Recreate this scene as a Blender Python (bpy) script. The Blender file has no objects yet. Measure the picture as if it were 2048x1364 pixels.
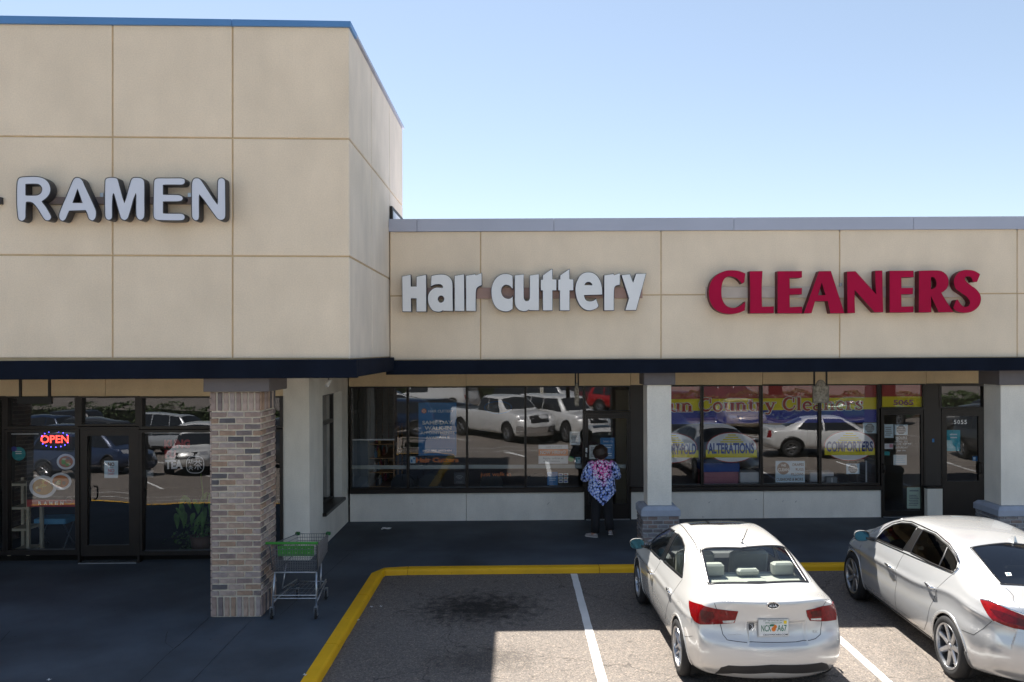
import bpy, bmesh, math, random
import numpy as np
from mathutils import Vector, Matrix, geometry
from mathutils.bvhtree import BVHTree
R = math.radians
random.seed(7)
SC = bpy.context.scene
COL = SC.collection

# ------------------------------------------------------------------ camera
FOC = 1600.0; CAMH = 3.55; YAW = R(1.15); ROLL = R(0.25)
CX = 1035 + FOC*math.tan(YAW); CY = 700.5
fwd = Vector((math.sin(YAW), math.cos(YAW), 0)); rt = Vector((math.cos(YAW), -math.sin(YAW), 0)); up = Vector((0,0,1))
RT = rt*math.cos(ROLL) - up*math.sin(ROLL); UP = up*math.cos(ROLL) + rt*math.sin(ROLL)
cam_d = bpy.data.cameras.new('camera'); cam = bpy.data.objects.new('camera', cam_d); COL.objects.link(cam)
m = Matrix.Identity(4)
for i in range(3):
    m[i][0] = RT[i]; m[i][1] = UP[i]; m[i][2] = -fwd[i]
m[2][3] = CAMH
cam.matrix_world = m
cam_d.sensor_width = 36; cam_d.lens = FOC/2048*36
cam_d.shift_x = (1024-CX)/2048; cam_d.shift_y = (CY-682)/2048
cam_d.clip_end = 1500; cam_d.clip_start = 0.05
SC.camera = cam

# ------------------------------------------------------------------ light
SUN = Vector((0.237, -0.574, -1.0)).normalized()      # direction the light travels
elev = math.asin(-SUN.z)
W = bpy.data.worlds.new('World'); SC.world = W; W.use_nodes = True
nt = W.node_tree; nt.nodes.clear()
sky = nt.nodes.new('ShaderNodeTexSky'); sky.sky_type = 'NISHITA'; sky.sun_disc = False
sky.sun_elevation = elev
sd = -SUN
sky.sun_rotation = math.atan2(sd.x, sd.y)
sky.air_density = 1.0; sky.dust_density = 0.15; sky.ozone_density = 1.6
bg = nt.nodes.new('ShaderNodeBackground'); bg.inputs[1].default_value = 0.063
wo = nt.nodes.new('ShaderNodeOutputWorld')
gm = nt.nodes.new('ShaderNodeGamma'); gm.inputs[1].default_value = .8
nt.links.new(sky.outputs[0], gm.inputs[0]); hs = nt.nodes.new('ShaderNodeHueSaturation'); hs.inputs['Saturation'].default_value = .88
nt.links.new(gm.outputs[0], hs.inputs['Color']); nt.links.new(hs.outputs[0], bg.inputs[0]); nt.links.new(bg.outputs[0], wo.inputs[0])
sl = bpy.data.lights.new('sun', 'SUN'); sl.energy = 3.7; sl.angle = R(0.53); sl.color = (1.0, 0.95, 0.87)
so = bpy.data.objects.new('sun', sl); COL.objects.link(so)
so.rotation_euler = SUN.to_track_quat('-Z', 'Y').to_euler(); so.location = (-5, 30, 40)
SC.view_settings.view_transform = 'Standard'; SC.view_settings.look = 'None'
SC.view_settings.exposure = 1.90; SC.view_settings.gamma = 1; SC.view_settings.use_curve_mapping = False
SC.render.engine = 'CYCLES'
SC.cycles.max_bounces = 8; SC.cycles.transparent_max_bounces = 12

# ------------------------------------------------------------------ helpers
def ray(px, py):
    u = (px-CX)/FOC; v = (CY-py)/FOC
    return fwd + RT*u + UP*v
def atY(px, py, Y):
    d = ray(px, py); t = Y/d.y
    return Vector((d.x*t, Y, CAMH + d.z*t))
def atX(px, py, X):
    d = ray(px, py); t = X/d.x
    return Vector((X, d.y*t, CAMH + d.z*t))
def atZ(px, py, Z):
    d = ray(px, py); t = (Z-CAMH)/d.z
    return Vector((d.x*t, d.y*t, Z))

def tag(o, label=None, cat=None, group=None, kind=None):
    if label: o['label'] = label
    if cat: o['category'] = cat
    if group: o['group'] = group
    if kind: o['kind'] = kind
    return o
def empty(name, loc=(0,0,0), rz=0.0):
    o = bpy.data.objects.new(name, None); COL.objects.link(o); o.location = loc; o.rotation_euler = (0,0,rz)
    o.empty_display_size = 0.1
    return o
def thing(name, label, cat, loc=(0,0,0), rz=0.0, group=None):
    return tag(empty(name, loc, rz), label, cat, group)
def mobj(name, verts, faces, mat, parent=None, smooth=False):
    me = bpy.data.meshes.new(name); me.from_pydata([tuple(v) for v in verts], [], faces)
    me.validate(); me.update()
    if mat is not None: me.materials.append(mat)
    if smooth: me.polygons.foreach_set('use_smooth', [True]*len(me.polygons))
    o = bpy.data.objects.new(name, me); COL.objects.link(o)
    if parent: o.parent = parent
    return o
class MB:
    def __init__(s): s.v = []; s.f = []
    def add(s, v, f):
        n = len(s.v); s.v += [Vector(p) for p in v]; s.f += [tuple(i+n for i in q) for q in f]; return s
    def box(s, x0, x1, y0, y1, z0, z1):
        return s.add([(x0,y0,z0),(x1,y0,z0),(x1,y1,z0),(x0,y1,z0),(x0,y0,z1),(x1,y0,z1),(x1,y1,z1),(x0,y1,z1)],
          [(0,3,2,1),(4,5,6,7),(0,1,5,4),(1,2,6,5),(2,3,7,6),(3,0,4,7)])
    def cbox(s, x0, x1, y0, y1, z0, z1, c=0.006):
        # box with all edges along the vertical and top chamfered
        P = []
        for z, d in ((z0,c),(z0+c,0),(z1-c,0),(z1,c)):
            for (x,y,sx,sy) in ((x0,y0,1,1),(x1,y0,-1,1),(x1,y1,-1,-1),(x0,y1,1,-1)):
                e = c if d == 0 else c
                if sx*sy > 0:
                    P.append((x+sx*(d), y+sy*(d+c), z)); P.append((x+sx*(d+c), y+sy*d, z))
                else:
                    P.append((x+sx*(d+c), y+sy*d, z)); P.append((x+sx*d, y+sy*(d+c), z))
        F = []
        for k in range(3):
            for i in range(8):
                a = k*8+i; b = k*8+(i+1)%8
                F.append((a, b, b+8, a+8))
        F.append(tuple(range(7,-1,-1))); F.append(tuple(24+i for i in range(8)))
        return s.add(P, F)
    def quadprism(s, q, n, d):
        # q four points, extruded along n by d
        n = Vector(n); v = [Vector(p) for p in q] + [Vector(p)+n*d for p in q]
        return s.add(v, [(0,1,2,3),(7,6,5,4),(0,4,5,1),(1,5,6,2),(2,6,7,3),(3,7,4,0)])
    def tube(s, pts, r, n=8, cap=True, closed=False):
        pts = [Vector(p) for p in pts]; N = len(pts); rings = []
        base = len(s.v); prev = None
        rr = r if isinstance(r, (list,tuple)) else [r]*N
        for i, p in enumerate(pts):
            if closed: t = (pts[(i+1)%N]-pts[i-1])
            elif i == 0: t = pts[1]-p
            elif i == N-1: t = p-pts[i-1]
            else: t = (pts[i+1]-p).normalized() + (p-pts[i-1]).normalized()
            t.normalize()
            if prev is None:
                a = Vector((0,0,1)) if abs(t.z) < .9 else Vector((1,0,0))
                u = t.cross(a).normalized()
            else:
                u = (prev - t*prev.dot(t)).normalized()
            prev = u; w = t.cross(u)
            for k in range(n):
                an = 2*math.pi*k/n
                s.v.append(p + (u*math.cos(an) + w*math.sin(an))*rr[i])
        M = N if closed else N-1
        for i in range(M):
            for k in range(n):
                a = base+i*n+k; b = base+i*n+(k+1)%n; j = (i+1)%N
                c = base+j*n+(k+1)%n; d = base+j*n+k
                s.f.append((a,b,c,d))
        if cap and not closed:
            s.f.append(tuple(base+k for k in range(n-1,-1,-1)))
            s.f.append(tuple(base+(N-1)*n+k for k in range(n)))
        return s
    def lathe(s, prof, n=24, axis='z', c=(0,0,0)):
        # prof: list of (r, h); revolve
        base = len(s.v); c = Vector(c)
        for (r, h) in prof:
            for k in range(n):
                a = 2*math.pi*k/n; x = r*math.cos(a); y = r*math.sin(a)
                if axis == 'z': p = (x,y,h)
                elif axis == 'x': p = (h,x,y)
                else: p = (x,h,y)
                s.v.append(c+Vector(p))
        for i in range(len(prof)-1):
            for k in range(n):
                a = base+i*n+k; b = base+i*n+(k+1)%n
                s.f.append((a,b,b+n,a+n))
        return s
    def prism(s, poly, y0, y1):
        # polygon in XZ (list of (x,z)) extruded over y
        n = len(poly); v = [(p[0],y0,p[1]) for p in poly]+[(p[0],y1,p[1]) for p in poly]
        f = [tuple(range(n)), tuple(range(2*n-1,n-1,-1))]+[(i,i+n,(i+1)%n+n,(i+1)%n) for i in range(n)]
        return s.add(v, f)
    def build(s, name, mat, parent=None, smooth=False):
        return mobj(name, s.v, s.f, mat, parent, smooth)

# ------------------------------------------------------------------ materials
MATS = {}
def srgb(r, g, b):
    f = lambda c: (c/255/12.92) if c/255 <= .04045 else ((c/255+.055)/1.055)**2.4
    return (f(r), f(g), f(b))
def mat(name, col, rough=.6, metal=0.0, var=.12, scale=8.0, bump=0.0, bscale=120.0, coat=0.0, spec=.5, emit=None, es=0.0, detail=4.0, alpha=1.0, coords='Object', sat=0.0, croughness=.03, rvar=0.0):
    if name in MATS: return MATS[name]
    M = bpy.data.materials.new(name); M.use_nodes = True; t = M.node_tree; N = t.nodes; L = t.links
    P = N['Principled BSDF']
    P.inputs['Roughness'].default_value = rough; P.inputs['Metallic'].default_value = metal
    P.inputs['Coat Weight'].default_value = coat; P.inputs['Coat Roughness'].default_value = croughness
    P.inputs['Specular IOR Level'].default_value = spec
    tc = N.new('ShaderNodeTexCoord')
    nz = N.new('ShaderNodeTexNoise'); nz.inputs['Scale'].default_value = scale; nz.inputs['Detail'].default_value = detail
    L.new(tc.outputs[coords], nz.inputs['Vector'])
    cr = N.new('ShaderNodeValToRGB')
    c = Vector(col[:3]); lo = c*(1-var); hi = c*(1+var)
    cr.color_ramp.elements[0].position = .3; cr.color_ramp.elements[1].position = .7
    cr.color_ramp.elements[0].color = (*lo, 1); cr.color_ramp.elements[1].color = (min(hi[0],1), min(hi[1],1), min(hi[2],1), 1)
    L.new(nz.outputs['Fac'], cr.inputs[0]); L.new(cr.outputs[0], P.inputs['Base Color'])
    if rvar:
        mr = N.new('ShaderNodeMapRange'); mr.inputs[3].default_value = max(0, rough-rvar); mr.inputs[4].default_value = min(1, rough+rvar)
        L.new(nz.outputs['Fac'], mr.inputs[0]); L.new(mr.outputs[0], P.inputs['Roughness'])
    if bump:
        nb = N.new('ShaderNodeTexNoise'); nb.inputs['Scale'].default_value = bscale; nb.inputs['Detail'].default_value = 3
        L.new(tc.outputs[coords], nb.inputs['Vector'])
        bp = N.new('ShaderNodeBump'); bp.inputs['Strength'].default_value = 1.0; bp.inputs['Distance'].default_value = bump
        L.new(nb.outputs['Fac'], bp.inputs['Height']); L.new(bp.outputs[0], P.inputs['Normal'])
    if emit:
        P.inputs['Emission Color'].default_value = (*emit, 1); P.inputs['Emission Strength'].default_value = es
    MATS[name] = M
    return M
def nodes_of(M): return M.node_tree.nodes, M.node_tree.links, M.node_tree.nodes['Principled BSDF']

def stucco(name, col, dirt=.10):
    M = mat(name, col, rough=.92, var=.05, scale=1.3, bump=.0022, bscale=130, coords='Object', spec=.2)
    N, L, P = nodes_of(M)
    src = P.inputs['Base Color'].links[0].from_socket
    # long faint vertical rain streaks and fine mottling
    tc = N.new('ShaderNodeTexCoord'); mp = N.new('ShaderNodeMapping'); mp.inputs['Scale'].default_value = (2.2, 2.2, .9)
    L.new(tc.outputs['Object'], mp.inputs[0])
    n1 = N.new('ShaderNodeTexNoise'); n1.inputs['Scale'].default_value = 1.6; n1.inputs['Detail'].default_value = 5
    L.new(mp.outputs[0], n1.inputs['Vector'])
    n2 = N.new('ShaderNodeTexNoise'); n2.inputs['Scale'].default_value = 55; n2.inputs['Detail'].default_value = 2
    L.new(tc.outputs['Object'], n2.inputs['Vector'])
    r1 = N.new('ShaderNodeMapRange'); r1.inputs[1].default_value = .35; r1.inputs[2].default_value = .75
    r1.inputs[3].default_value = 1.03; r1.inputs[4].default_value = 1-dirt
    L.new(n1.outputs['Fac'], r1.inputs[0])
    r2 = N.new('ShaderNodeMapRange'); r2.inputs[1].default_value = .3; r2.inputs[2].default_value = .7
    r2.inputs[3].default_value = .95; r2.inputs[4].default_value = 1.04
    L.new(n2.outputs['Fac'], r2.inputs[0])
    mu = N.new('ShaderNodeMath'); mu.operation = 'MULTIPLY'; L.new(r1.outputs[0], mu.inputs[0]); L.new(r2.outputs[0], mu.inputs[1])
    vm = N.new('ShaderNodeVectorMath'); vm.operation = 'SCALE'
    L.new(src, vm.inputs[0]); L.new(mu.outputs[0], vm.inputs['Scale']); L.new(vm.outputs[0], P.inputs['Base Color'])
    return M
STUCCO = stucco('stucco_beige', (.85, .715, .55), .03)
STUCCO2 = stucco('stucco_side', (.82, .715, .59), .08)
STUCG = stucco('stucco_greige', (.83, .79, .71), .10)
STUCL = stucco('stucco_low_wall', (.88, .84, .77), .10)
JOINT = mat('joint', (.60, .45, .27), .9, var=.1)
HEADER = stucco('stucco_header', (.76, .60, .39), .06)
COPE_B = mat('coping_blue', (.10, .25, .50), .42, metal=.25, var=.06, scale=1.2)
COPE_G = mat('coping_grey', (.44, .46, .55), .45, metal=.3, var=.05, scale=1.0)
NAVY = mat('fascia_navy', (.007, .011, .022), .8, spec=.12, var=.2, scale=2.5, bump=.001, bscale=40)
CAPG = mat('cap_taupe', (.165, .150, .155), .8, var=.08, scale=3, bump=.001)
BRONZE = mat('dark_bronze', (.022, .017, .015), .38, metal=.3, var=.2, scale=3)
BRONZEP = mat('bronze_panel', (.032, .025, .022), .5, var=.15, scale=2)
LEDGE = mat('ledge_stone', (.36, .40, .48), .7, var=.08, scale=6, bump=.0015)
BLACKM = mat('black_matte', (.012, .012, .013), .6, var=.2)
WHITEP = mat('white_plastic', (.78, .79, .80), .4, var=.03)
STEEL = mat('galvanised', (.45, .48, .52), .35, metal=.85, var=.15, scale=20)
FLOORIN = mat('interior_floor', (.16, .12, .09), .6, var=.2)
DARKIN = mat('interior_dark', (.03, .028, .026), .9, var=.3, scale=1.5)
MIDIN = mat('interior_wall', (.34, .29, .23), .9, var=.15, scale=.8)

def glass_mat(name, tint, ior=2.5, wob=0.0006):
    M = bpy.data.materials.new(name); M.use_nodes = True; t = M.node_tree; N = t.nodes; L = t.links; N.clear()
    o = N.new('ShaderNodeOutputMaterial'); mx = N.new('ShaderNodeMixShader'); tr = N.new('ShaderNodeBsdfTransparent'); gl = N.new('ShaderNodeBsdfGlossy')
    fr = N.new('ShaderNodeFresnel'); ge = N.new('ShaderNodeNewGeometry'); mxi = N.new('ShaderNodeMix'); mxi.data_type = 'FLOAT'
    mxi.inputs[2].default_value = ior; mxi.inputs[3].default_value = 1/ior; L.new(ge.outputs['Backfacing'], mxi.inputs[0]); L.new(mxi.outputs[0], fr.inputs[0])
    tr.inputs[0].default_value = (*tint, 1); gl.inputs['Roughness'].default_value = 0.0; gl.inputs[0].default_value = (.95,.96,1,1)
    if wob:
        tc = N.new('ShaderNodeTexCoord'); nz = N.new('ShaderNodeTexNoise'); nz.inputs['Scale'].default_value = 1.1; nz.inputs['Detail'].default_value = 1
        L.new(tc.outputs['Object'], nz.inputs['Vector'])
        bp = N.new('ShaderNodeBump'); bp.inputs['Distance'].default_value = wob; bp.inputs['Strength'].default_value = 1
        L.new(nz.outputs['Fac'], bp.inputs['Height']); L.new(bp.outputs[0], gl.inputs['Normal'])
    L.new(fr.outputs[0], mx.inputs[0]); L.new(tr.outputs[0], mx.inputs[1]); L.new(gl.outputs[0], mx.inputs[2]); L.new(mx.outputs[0], o.inputs[0])
    MATS[name] = M
    return M
PANE = glass_mat('window_glass', (.84,.86,.86), 2.0, .0028)
CARGLASS = glass_mat('car_glass', (.84,.88,.87), 1.42, 0)
DARKGLASS = mat('dark_car_glass', (.012,.014,.016), .04, var=.1, spec=.8)

# asphalt
def asphalt():
    M = mat('asphalt', (.178,.158,.142), rough=.9, var=.12, scale=.35, bump=.004, bscale=150, spec=.3, coords='Object')
    N, L, P = nodes_of(M); src = P.inputs['Base Color'].links[0].from_socket
    tc = N.new('ShaderNodeTexCoord')
    v = N.new('ShaderNodeTexVoronoi'); v.inputs['Scale'].default_value = 75; L.new(tc.outputs['Object'], v.inputs['Vector'])
    sp = N.new('ShaderNodeSeparateColor'); L.new(v.outputs['Color'], sp.inputs[0])
    r = N.new('ShaderNodeValToRGB'); e = r.color_ramp.elements
    e[0].position = 0; e[0].color = (.62,.60,.60,1); e[1].position = 1; e[1].color = (1.75,1.6,1.45,1)
    x = r.color_ramp.elements.new(.55); x.color = (.95,.95,.95,1); x = r.color_ramp.elements.new(.85); x.color = (1.15,1.12,1.05,1)
    L.new(sp.outputs[0], r.inputs[0])
    mu = N.new('ShaderNodeMix'); mu.data_type = 'RGBA'; mu.blend_type = 'MULTIPLY'; mu.inputs[0].default_value = 1
    L.new(src, mu.inputs[6]); L.new(r.outputs[0], mu.inputs[7])
    # dark dabs
    n3 = N.new('ShaderNodeTexNoise'); n3.inputs['Scale'].default_value = 5; n3.inputs['Detail'].default_value = 6
    L.new(tc.outputs['Object'], n3.inputs['Vector'])
    r3 = N.new('ShaderNodeMapRange'); r3.inputs[1].default_value = .62; r3.inputs[2].default_value = .72; r3.inputs[3].default_value = 1; r3.inputs[4].default_value = .70
    L.new(n3.outputs['Fac'], r3.inputs[0])
    # oil stain in the stall
    def blot(cx, cy, rx, ry, depth, prev):
        mp = N.new('ShaderNodeMapping'); mp.inputs['Location'].default_value = (-cx/rx, -cy/ry, 0); mp.inputs['Scale'].default_value = (1/rx, 1/ry, 0)
        L.new(tc.outputs['Object'], mp.inputs[0])
        ln = N.new('ShaderNodeVectorMath'); ln.operation = 'LENGTH'; L.new(mp.outputs[0], ln.inputs[0])
        nn = N.new('ShaderNodeTexNoise'); nn.inputs['Scale'].default_value = 7; nn.inputs['Detail'].default_value = 7; nn.inputs['Roughness'].default_value = .65
        L.new(tc.outputs['Object'], nn.inputs['Vector'])
        a = N.new('ShaderNodeMath'); a.operation = 'MULTIPLY_ADD'; a.inputs[1].default_value = 2.2; L.new(nn.outputs['Fac'], a.inputs[0]); L.new(ln.outputs['Value'], a.inputs[2])
        rr = N.new('ShaderNodeMapRange'); rr.inputs[1].default_value = 1.35; rr.inputs[2].default_value = 2.1; rr.inputs[3].default_value = depth; rr.inputs[4].default_value = 1
        L.new(a.outputs[0], rr.inputs[0])
        m2 = N.new('ShaderNodeMath'); m2.operation = 'MULTIPLY'; L.new(prev, m2.inputs[0]); L.new(rr.outputs[0], m2.inputs[1])
        return m2.outputs[0]
    f = blot(-.55, 11.05, 1.05, .85, .20, r3.outputs[0])
    f = blot(-.4, 9.2, .8, .5, .62, f)
    f = blot(3.1, 11.6, 1.2, .7, .6, f)
    f = blot(4.45, 8.7, .35, 1.5, .8, f)
    # cracks
    vc = N.new('ShaderNodeTexVoronoi'); vc.feature = 'DISTANCE_TO_EDGE'; vc.inputs['Scale'].default_value = .42
    nw = N.new('ShaderNodeTexNoise'); nw.inputs['Scale'].default_value = 3; nw.inputs['Detail'].default_value = 6; L.new(tc.outputs['Object'], nw.inputs['Vector'])
    ad = N.new('ShaderNodeVectorMath'); ad.operation = 'MULTIPLY_ADD'; ad.inputs[1].default_value = (.35,.35,.35); L.new(nw.outputs['Color'], ad.inputs[0]); L.new(tc.outputs['Object'], ad.inputs[2])
    L.new(ad.outputs[0], vc.inputs['Vector'])
    rc = N.new('ShaderNodeMapRange'); rc.inputs[1].default_value = .001; rc.inputs[2].default_value = .0035; rc.inputs[3].default_value = .55; rc.inputs[4].default_value = 1
    L.new(vc.outputs['Distance'], rc.inputs[0])
    m3 = N.new('ShaderNodeMath'); m3.operation = 'MULTIPLY'; L.new(f, m3.inputs[0]); L.new(rc.outputs[0], m3.inputs[1])
    vm = N.new('ShaderNodeVectorMath'); vm.operation = 'SCALE'; L.new(mu.outputs[2], vm.inputs[0]); L.new(m3.outputs[0], vm.inputs['Scale'])
    L.new(vm.outputs[0], P.inputs['Base Color'])
    return M
ASPH = asphalt()
SIDEW = mat('sidewalk_coating', (.064,.080,.100), .72, var=.22, scale=.9, bump=.0012, bscale=60, coords='Object', detail=6)
def spots(M, amt=.5):
    N, L, P = nodes_of(M); src = P.inputs['Base Color'].links[0].from_socket; tc = N.new('ShaderNodeTexCoord')
    v = N.new('ShaderNodeTexVoronoi'); v.inputs['Scale'].default_value = 2.6; L.new(tc.outputs['Object'], v.inputs['Vector'])
    r = N.new('ShaderNodeMapRange'); r.inputs[1].default_value = .030; r.inputs[2].default_value = .045; r.inputs[3].default_value = .55; r.inputs[4].default_value = 1; L.new(v.outputs['Distance'], r.inputs[0])
    v2 = N.new('ShaderNodeTexVoronoi'); v2.inputs['Scale'].default_value = 7.3; L.new(tc.outputs['Object'], v2.inputs['Vector'])
    r2 = N.new('ShaderNodeMapRange'); r2.inputs[1].default_value = .018; r2.inputs[2].default_value = .030; r2.inputs[3].default_value = 1.9; r2.inputs[4].default_value = 1; L.new(v2.outputs['Distance'], r2.inputs[0])
    n = N.new('ShaderNodeTexNoise'); n.inputs['Scale'].default_value = .6; n.inputs['Detail'].default_value = 8; n.inputs['Roughness'].default_value = .6; L.new(tc.outputs['Object'], n.inputs['Vector'])
    r3 = N.new('ShaderNodeMapRange'); r3.inputs[1].default_value = .35; r3.inputs[2].default_value = .65; r3.inputs[3].default_value = .72; r3.inputs[4].default_value = 1.25; L.new(n.outputs['Fac'], r3.inputs[0])
    a = N.new('ShaderNodeMath'); a.operation = 'MULTIPLY'; L.new(r.outputs[0], a.inputs[0]); L.new(r2.outputs[0], a.inputs[1])
    b = N.new('ShaderNodeMath'); b.operation = 'MULTIPLY'; L.new(a.outputs[0], b.inputs[0]); L.new(r3.outputs[0], b.inputs[1])
    vm = N.new('ShaderNodeVectorMath'); vm.operation = 'SCALE'; L.new(src, vm.inputs[0]); L.new(b.outputs[0], vm.inputs['Scale']); L.new(vm.outputs[0], P.inputs['Base Color'])
spots(SIDEW)
def worn_paint(name, col, worn=(.12,.11,.10), amt=.62, rough=.6):
    M = mat(name, col, rough=rough, var=.08, scale=2.5, bump=.002, bscale=90, coords='Object')
    N, L, P = nodes_of(M); src = P.inputs['Base Color'].links[0].from_socket
    tc = N.new('ShaderNodeTexCoord'); n = N.new('ShaderNodeTexNoise'); n.inputs['Scale'].default_value = 22; n.inputs['Detail'].default_value = 8; n.inputs['Roughness'].default_value = .7
    L.new(tc.outputs['Object'], n.inputs['Vector'])
    r = N.new('ShaderNodeMapRange'); r.inputs[1].default_value = amt; r.inputs[2].default_value = amt+.06; r.inputs[3].default_value = 0; r.inputs[4].default_value = .8
    L.new(n.outputs['Fac'], r.inputs[0])
    mu = N.new('ShaderNodeMix'); mu.data_type = 'RGBA'; L.new(r.outputs[0], mu.inputs[0]); L.new(src, mu.inputs[6]); mu.inputs[7].default_value = (*worn, 1)
    L.new(mu.outputs[2], P.inputs['Base Color'])
    return M
YELLOW = worn_paint('kerb_yellow_paint', (.90,.48,.004), (.13,.08,.02), .63)
STRIPE = worn_paint('stripe_white_paint', (.72,.72,.70), (.2,.18,.16), .66)

# ------------------------------------------------------------------ setting
KH = 0.09
KX = -2.12; SKY_Y = 12.70     # kerb faces: side of the bay, head of the bay
SFRONT = 5.72                  # kerb in front of the left shops
def struct(o): o['kind'] = 'structure'; return o
g = MB(); g.add([(-400,-400,0),(400,-400,0),(400,400,0),(-400,400,0)], [(0,1,2,3)])
struct(g.build('parking_lot', ASPH))
# sidewalk slab: polygon top with thickness
sw = [(-60,SFRONT+.16),(KX-.16,SFRONT+.16),(KX-.16,SKY_Y-.20),(KX-.02,SKY_Y+.10),(KX+.35,SKY_Y+.16),(60,SKY_Y+.16),(60,30),(-60,30)]
b = MB(); n = len(sw)
b.add([(x,y,KH) for x,y in sw]+[(x,y,0.0) for x,y in sw], [tuple(range(n))]+[(i,i+n,(i+1)%n+n,(i+1)%n) for i in range(n)])
struct(b.build('sidewalk', SIDEW))
# kerb segments (painted concrete lengths with joints)
kerb_root = struct(MB().box(60,60.5,SKY_Y,SKY_Y+.16,0.0,KH).build('kerb', YELLOW))
def kseg(p0, p1, q0, q1):
    # p = outer face line points, q = inner back points ; rounded top edge
    b = MB(); z = KH+.004
    up_ = Vector((0,0,1))
    def P(a, c): 
        a = Vector((*a,0)); c = Vector((*c,0)); d = (c-a); 
        return [a, a+up_*(z-.035)+d*.04, a+up_*(z-.012)+d*.10, a+up_*z+d*.24, c+up_*z, c]
    # subdivide lengthwise with a little unevenness
    L = (Vector(p1)-Vector(p0)).length; k = max(2, int(L/.35)); rows = []
    for i in range(k+1):
        t = i/k; a = Vector(p0).lerp(Vector(p1), t); c = Vector(q0).lerp(Vector(q1), t)
        j = random.uniform(-.004,.004)
        if 0 < i < k: a = a + (a-c).normalized()*j
        rows.append(P(a, c))
    base = 0
    for i in range(k+1): b.v += rows[i]
    for i in range(k):
        for j in range(5):
            a = i*6+j; b.f.append((a, a+1, a+7, a+6))
    b.f.append((0,5,4,3,2,1)); e = k*6; b.f.append((e,e+1,e+2,e+3,e+4,e+5))
    return b.build('kerb_segment', YELLOW, kerb_root)
y = SFRONT
yy = [SFRONT, 7.6, 9.5, 11.4, SKY_Y-.12]
kseg((-6.0,SFRONT),(KX-.0,SFRONT),(-6.0,SFRONT+.165),(KX-.165,SFRONT+.165))
for i in range(9):
    x1 = -6.0-i*3.05; kseg((x1-3.045,SFRONT),(x1-.005,SFRONT),(x1-3.045,SFRONT+.165),(x1-.005,SFRONT+.165))
for a, c in zip(yy[:-1], yy[1:]):
    kseg((KX, a+.004), (KX, c-.004), (KX-.165, a+.004), (KX-.165, (c-.004) if c < 12 else SKY_Y-.20))
kseg((KX, SKY_Y-.116), (KX+.015, SKY_Y-.03), (KX-.165, SKY_Y-.196), (KX-.02, SKY_Y+.095))
kseg((KX+.017, SKY_Y-.03), (KX+.36, SKY_Y), (KX-.015, SKY_Y+.098), (KX+.355, SKY_Y+.165))
x = KX+.365
while x < 30:
    kseg((x, SKY_Y), (x+3.04, SKY_Y), (x, SKY_Y+.165), (x+3.04, SKY_Y+.165)); x += 3.048
# parking lines (sheets 4 mm above the asphalt)
def line(x0, y0, x1, y1, w=.105, name='parking_line', m=None):
    a = Vector((x0,y0,0)); c = Vector((x1,y1,0)); d = (c-a).normalized(); s = Vector((-d.y,d.x,0))*w/2; z = Vector((0,0,.004))
    k = max(2, int((c-a).length/.12)); L = []; Rr = []
    for i in range(k+1):
        p = a.lerp(c, i/k)
        L.append(p+s*random.uniform(.93,1.05)+z); Rr.append(p-s*random.uniform(.93,1.05)+z)
    b = MB(); b.v = L+Rr; b.f = [(i, i+k+1, i+k+2, i+1) for i in range(k)]
    return struct(b.build(name, m or STRIPE))
pa = atZ(1150,1147,0); pb = atZ(1199,1364,0)
LX = (pa.x+pb.x)/2
pc = atZ(1684,1276,0); pd = atZ(1766,1364,0); LX2 = (pc.x+pd.x)/2
print('lines', pa, pb, pc, pd)
line(LX, SKY_Y-.03, LX+.02, 7.4)
line(LX2, SKY_Y-.03, LX2, 7.4)
for i in range(1,4): line(LX2+3.1*i, SKY_Y-.03, LX2+3.1*i, 7.4)
# ------------------------------------------------------------------ buildings
TY = 10.30; RY = 13.45; SY = 16.30; VY = 13.30     # tower front, right wing front, right shops' wall, left shops' wall
TX = atY(699,400,TY).x
SX = -3.45                                          # side wall of the entry recess
tower = thing('shop_building', 'tall beige panelled corner block with blue edge trim over the ramen shop', 'building', (TX-4, TY+3, 0))
wing = thing('shop_building', 'long low beige shop wing with grey edge trim right of the tall block', 'building', (6, RY+3, 0))
def par(o, p):
    o.parent = p; o.matrix_parent_inverse = Matrix.Translation(-p.location) if p.rotation_euler.z == 0 else p.matrix_world.inverted(); return o
def child(b, name, m, p, smooth=False):
    o = b.build(name, m, None, smooth)
    # put mesh into parent's frame so that parenting needs no inverse
    off = p_world(p)
    for v in o.data.vertices: v.co -= off
    o.parent = p
    return o
def p_world(p):
    v = Vector((0,0,0))
    while p is not None: v += Vector(p.location); p = p.parent
    return v
def quadpanel(px, Y, name, m, p, th=.022, gap=.010, c=.006):
    """four photo corners (TL,TR,BR,BL) of a panel on plane Y, pulled in by gap, chamfered"""
    q = [atY(a, b_, Y) for a, b_ in px]
    def ins(q, g):
        return [q[0]+Vector((g,0,-g)), q[1]+Vector((-g,0,-g)), q[2]+Vector((-g,0,g)), q[3]+Vector((g,0,g))]
    o = ins(q, gap); f = ins(q, gap+c); b = MB()
    v = [p_+Vector((0,0,0)) for p_ in f] + [p_+Vector((0,c,0)) for p_ in o] + [p_+Vector((0,th,0)) for p_ in o]
    b.add(v, [(0,3,2,1),(0,1,5,4),(1,2,6,5),(2,3,7,6),(3,0,4,7),(4,5,9,8),(5,6,10,9),(6,7,11,10),(7,4,8,11)])
    return child(b, name, m, p)
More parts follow.
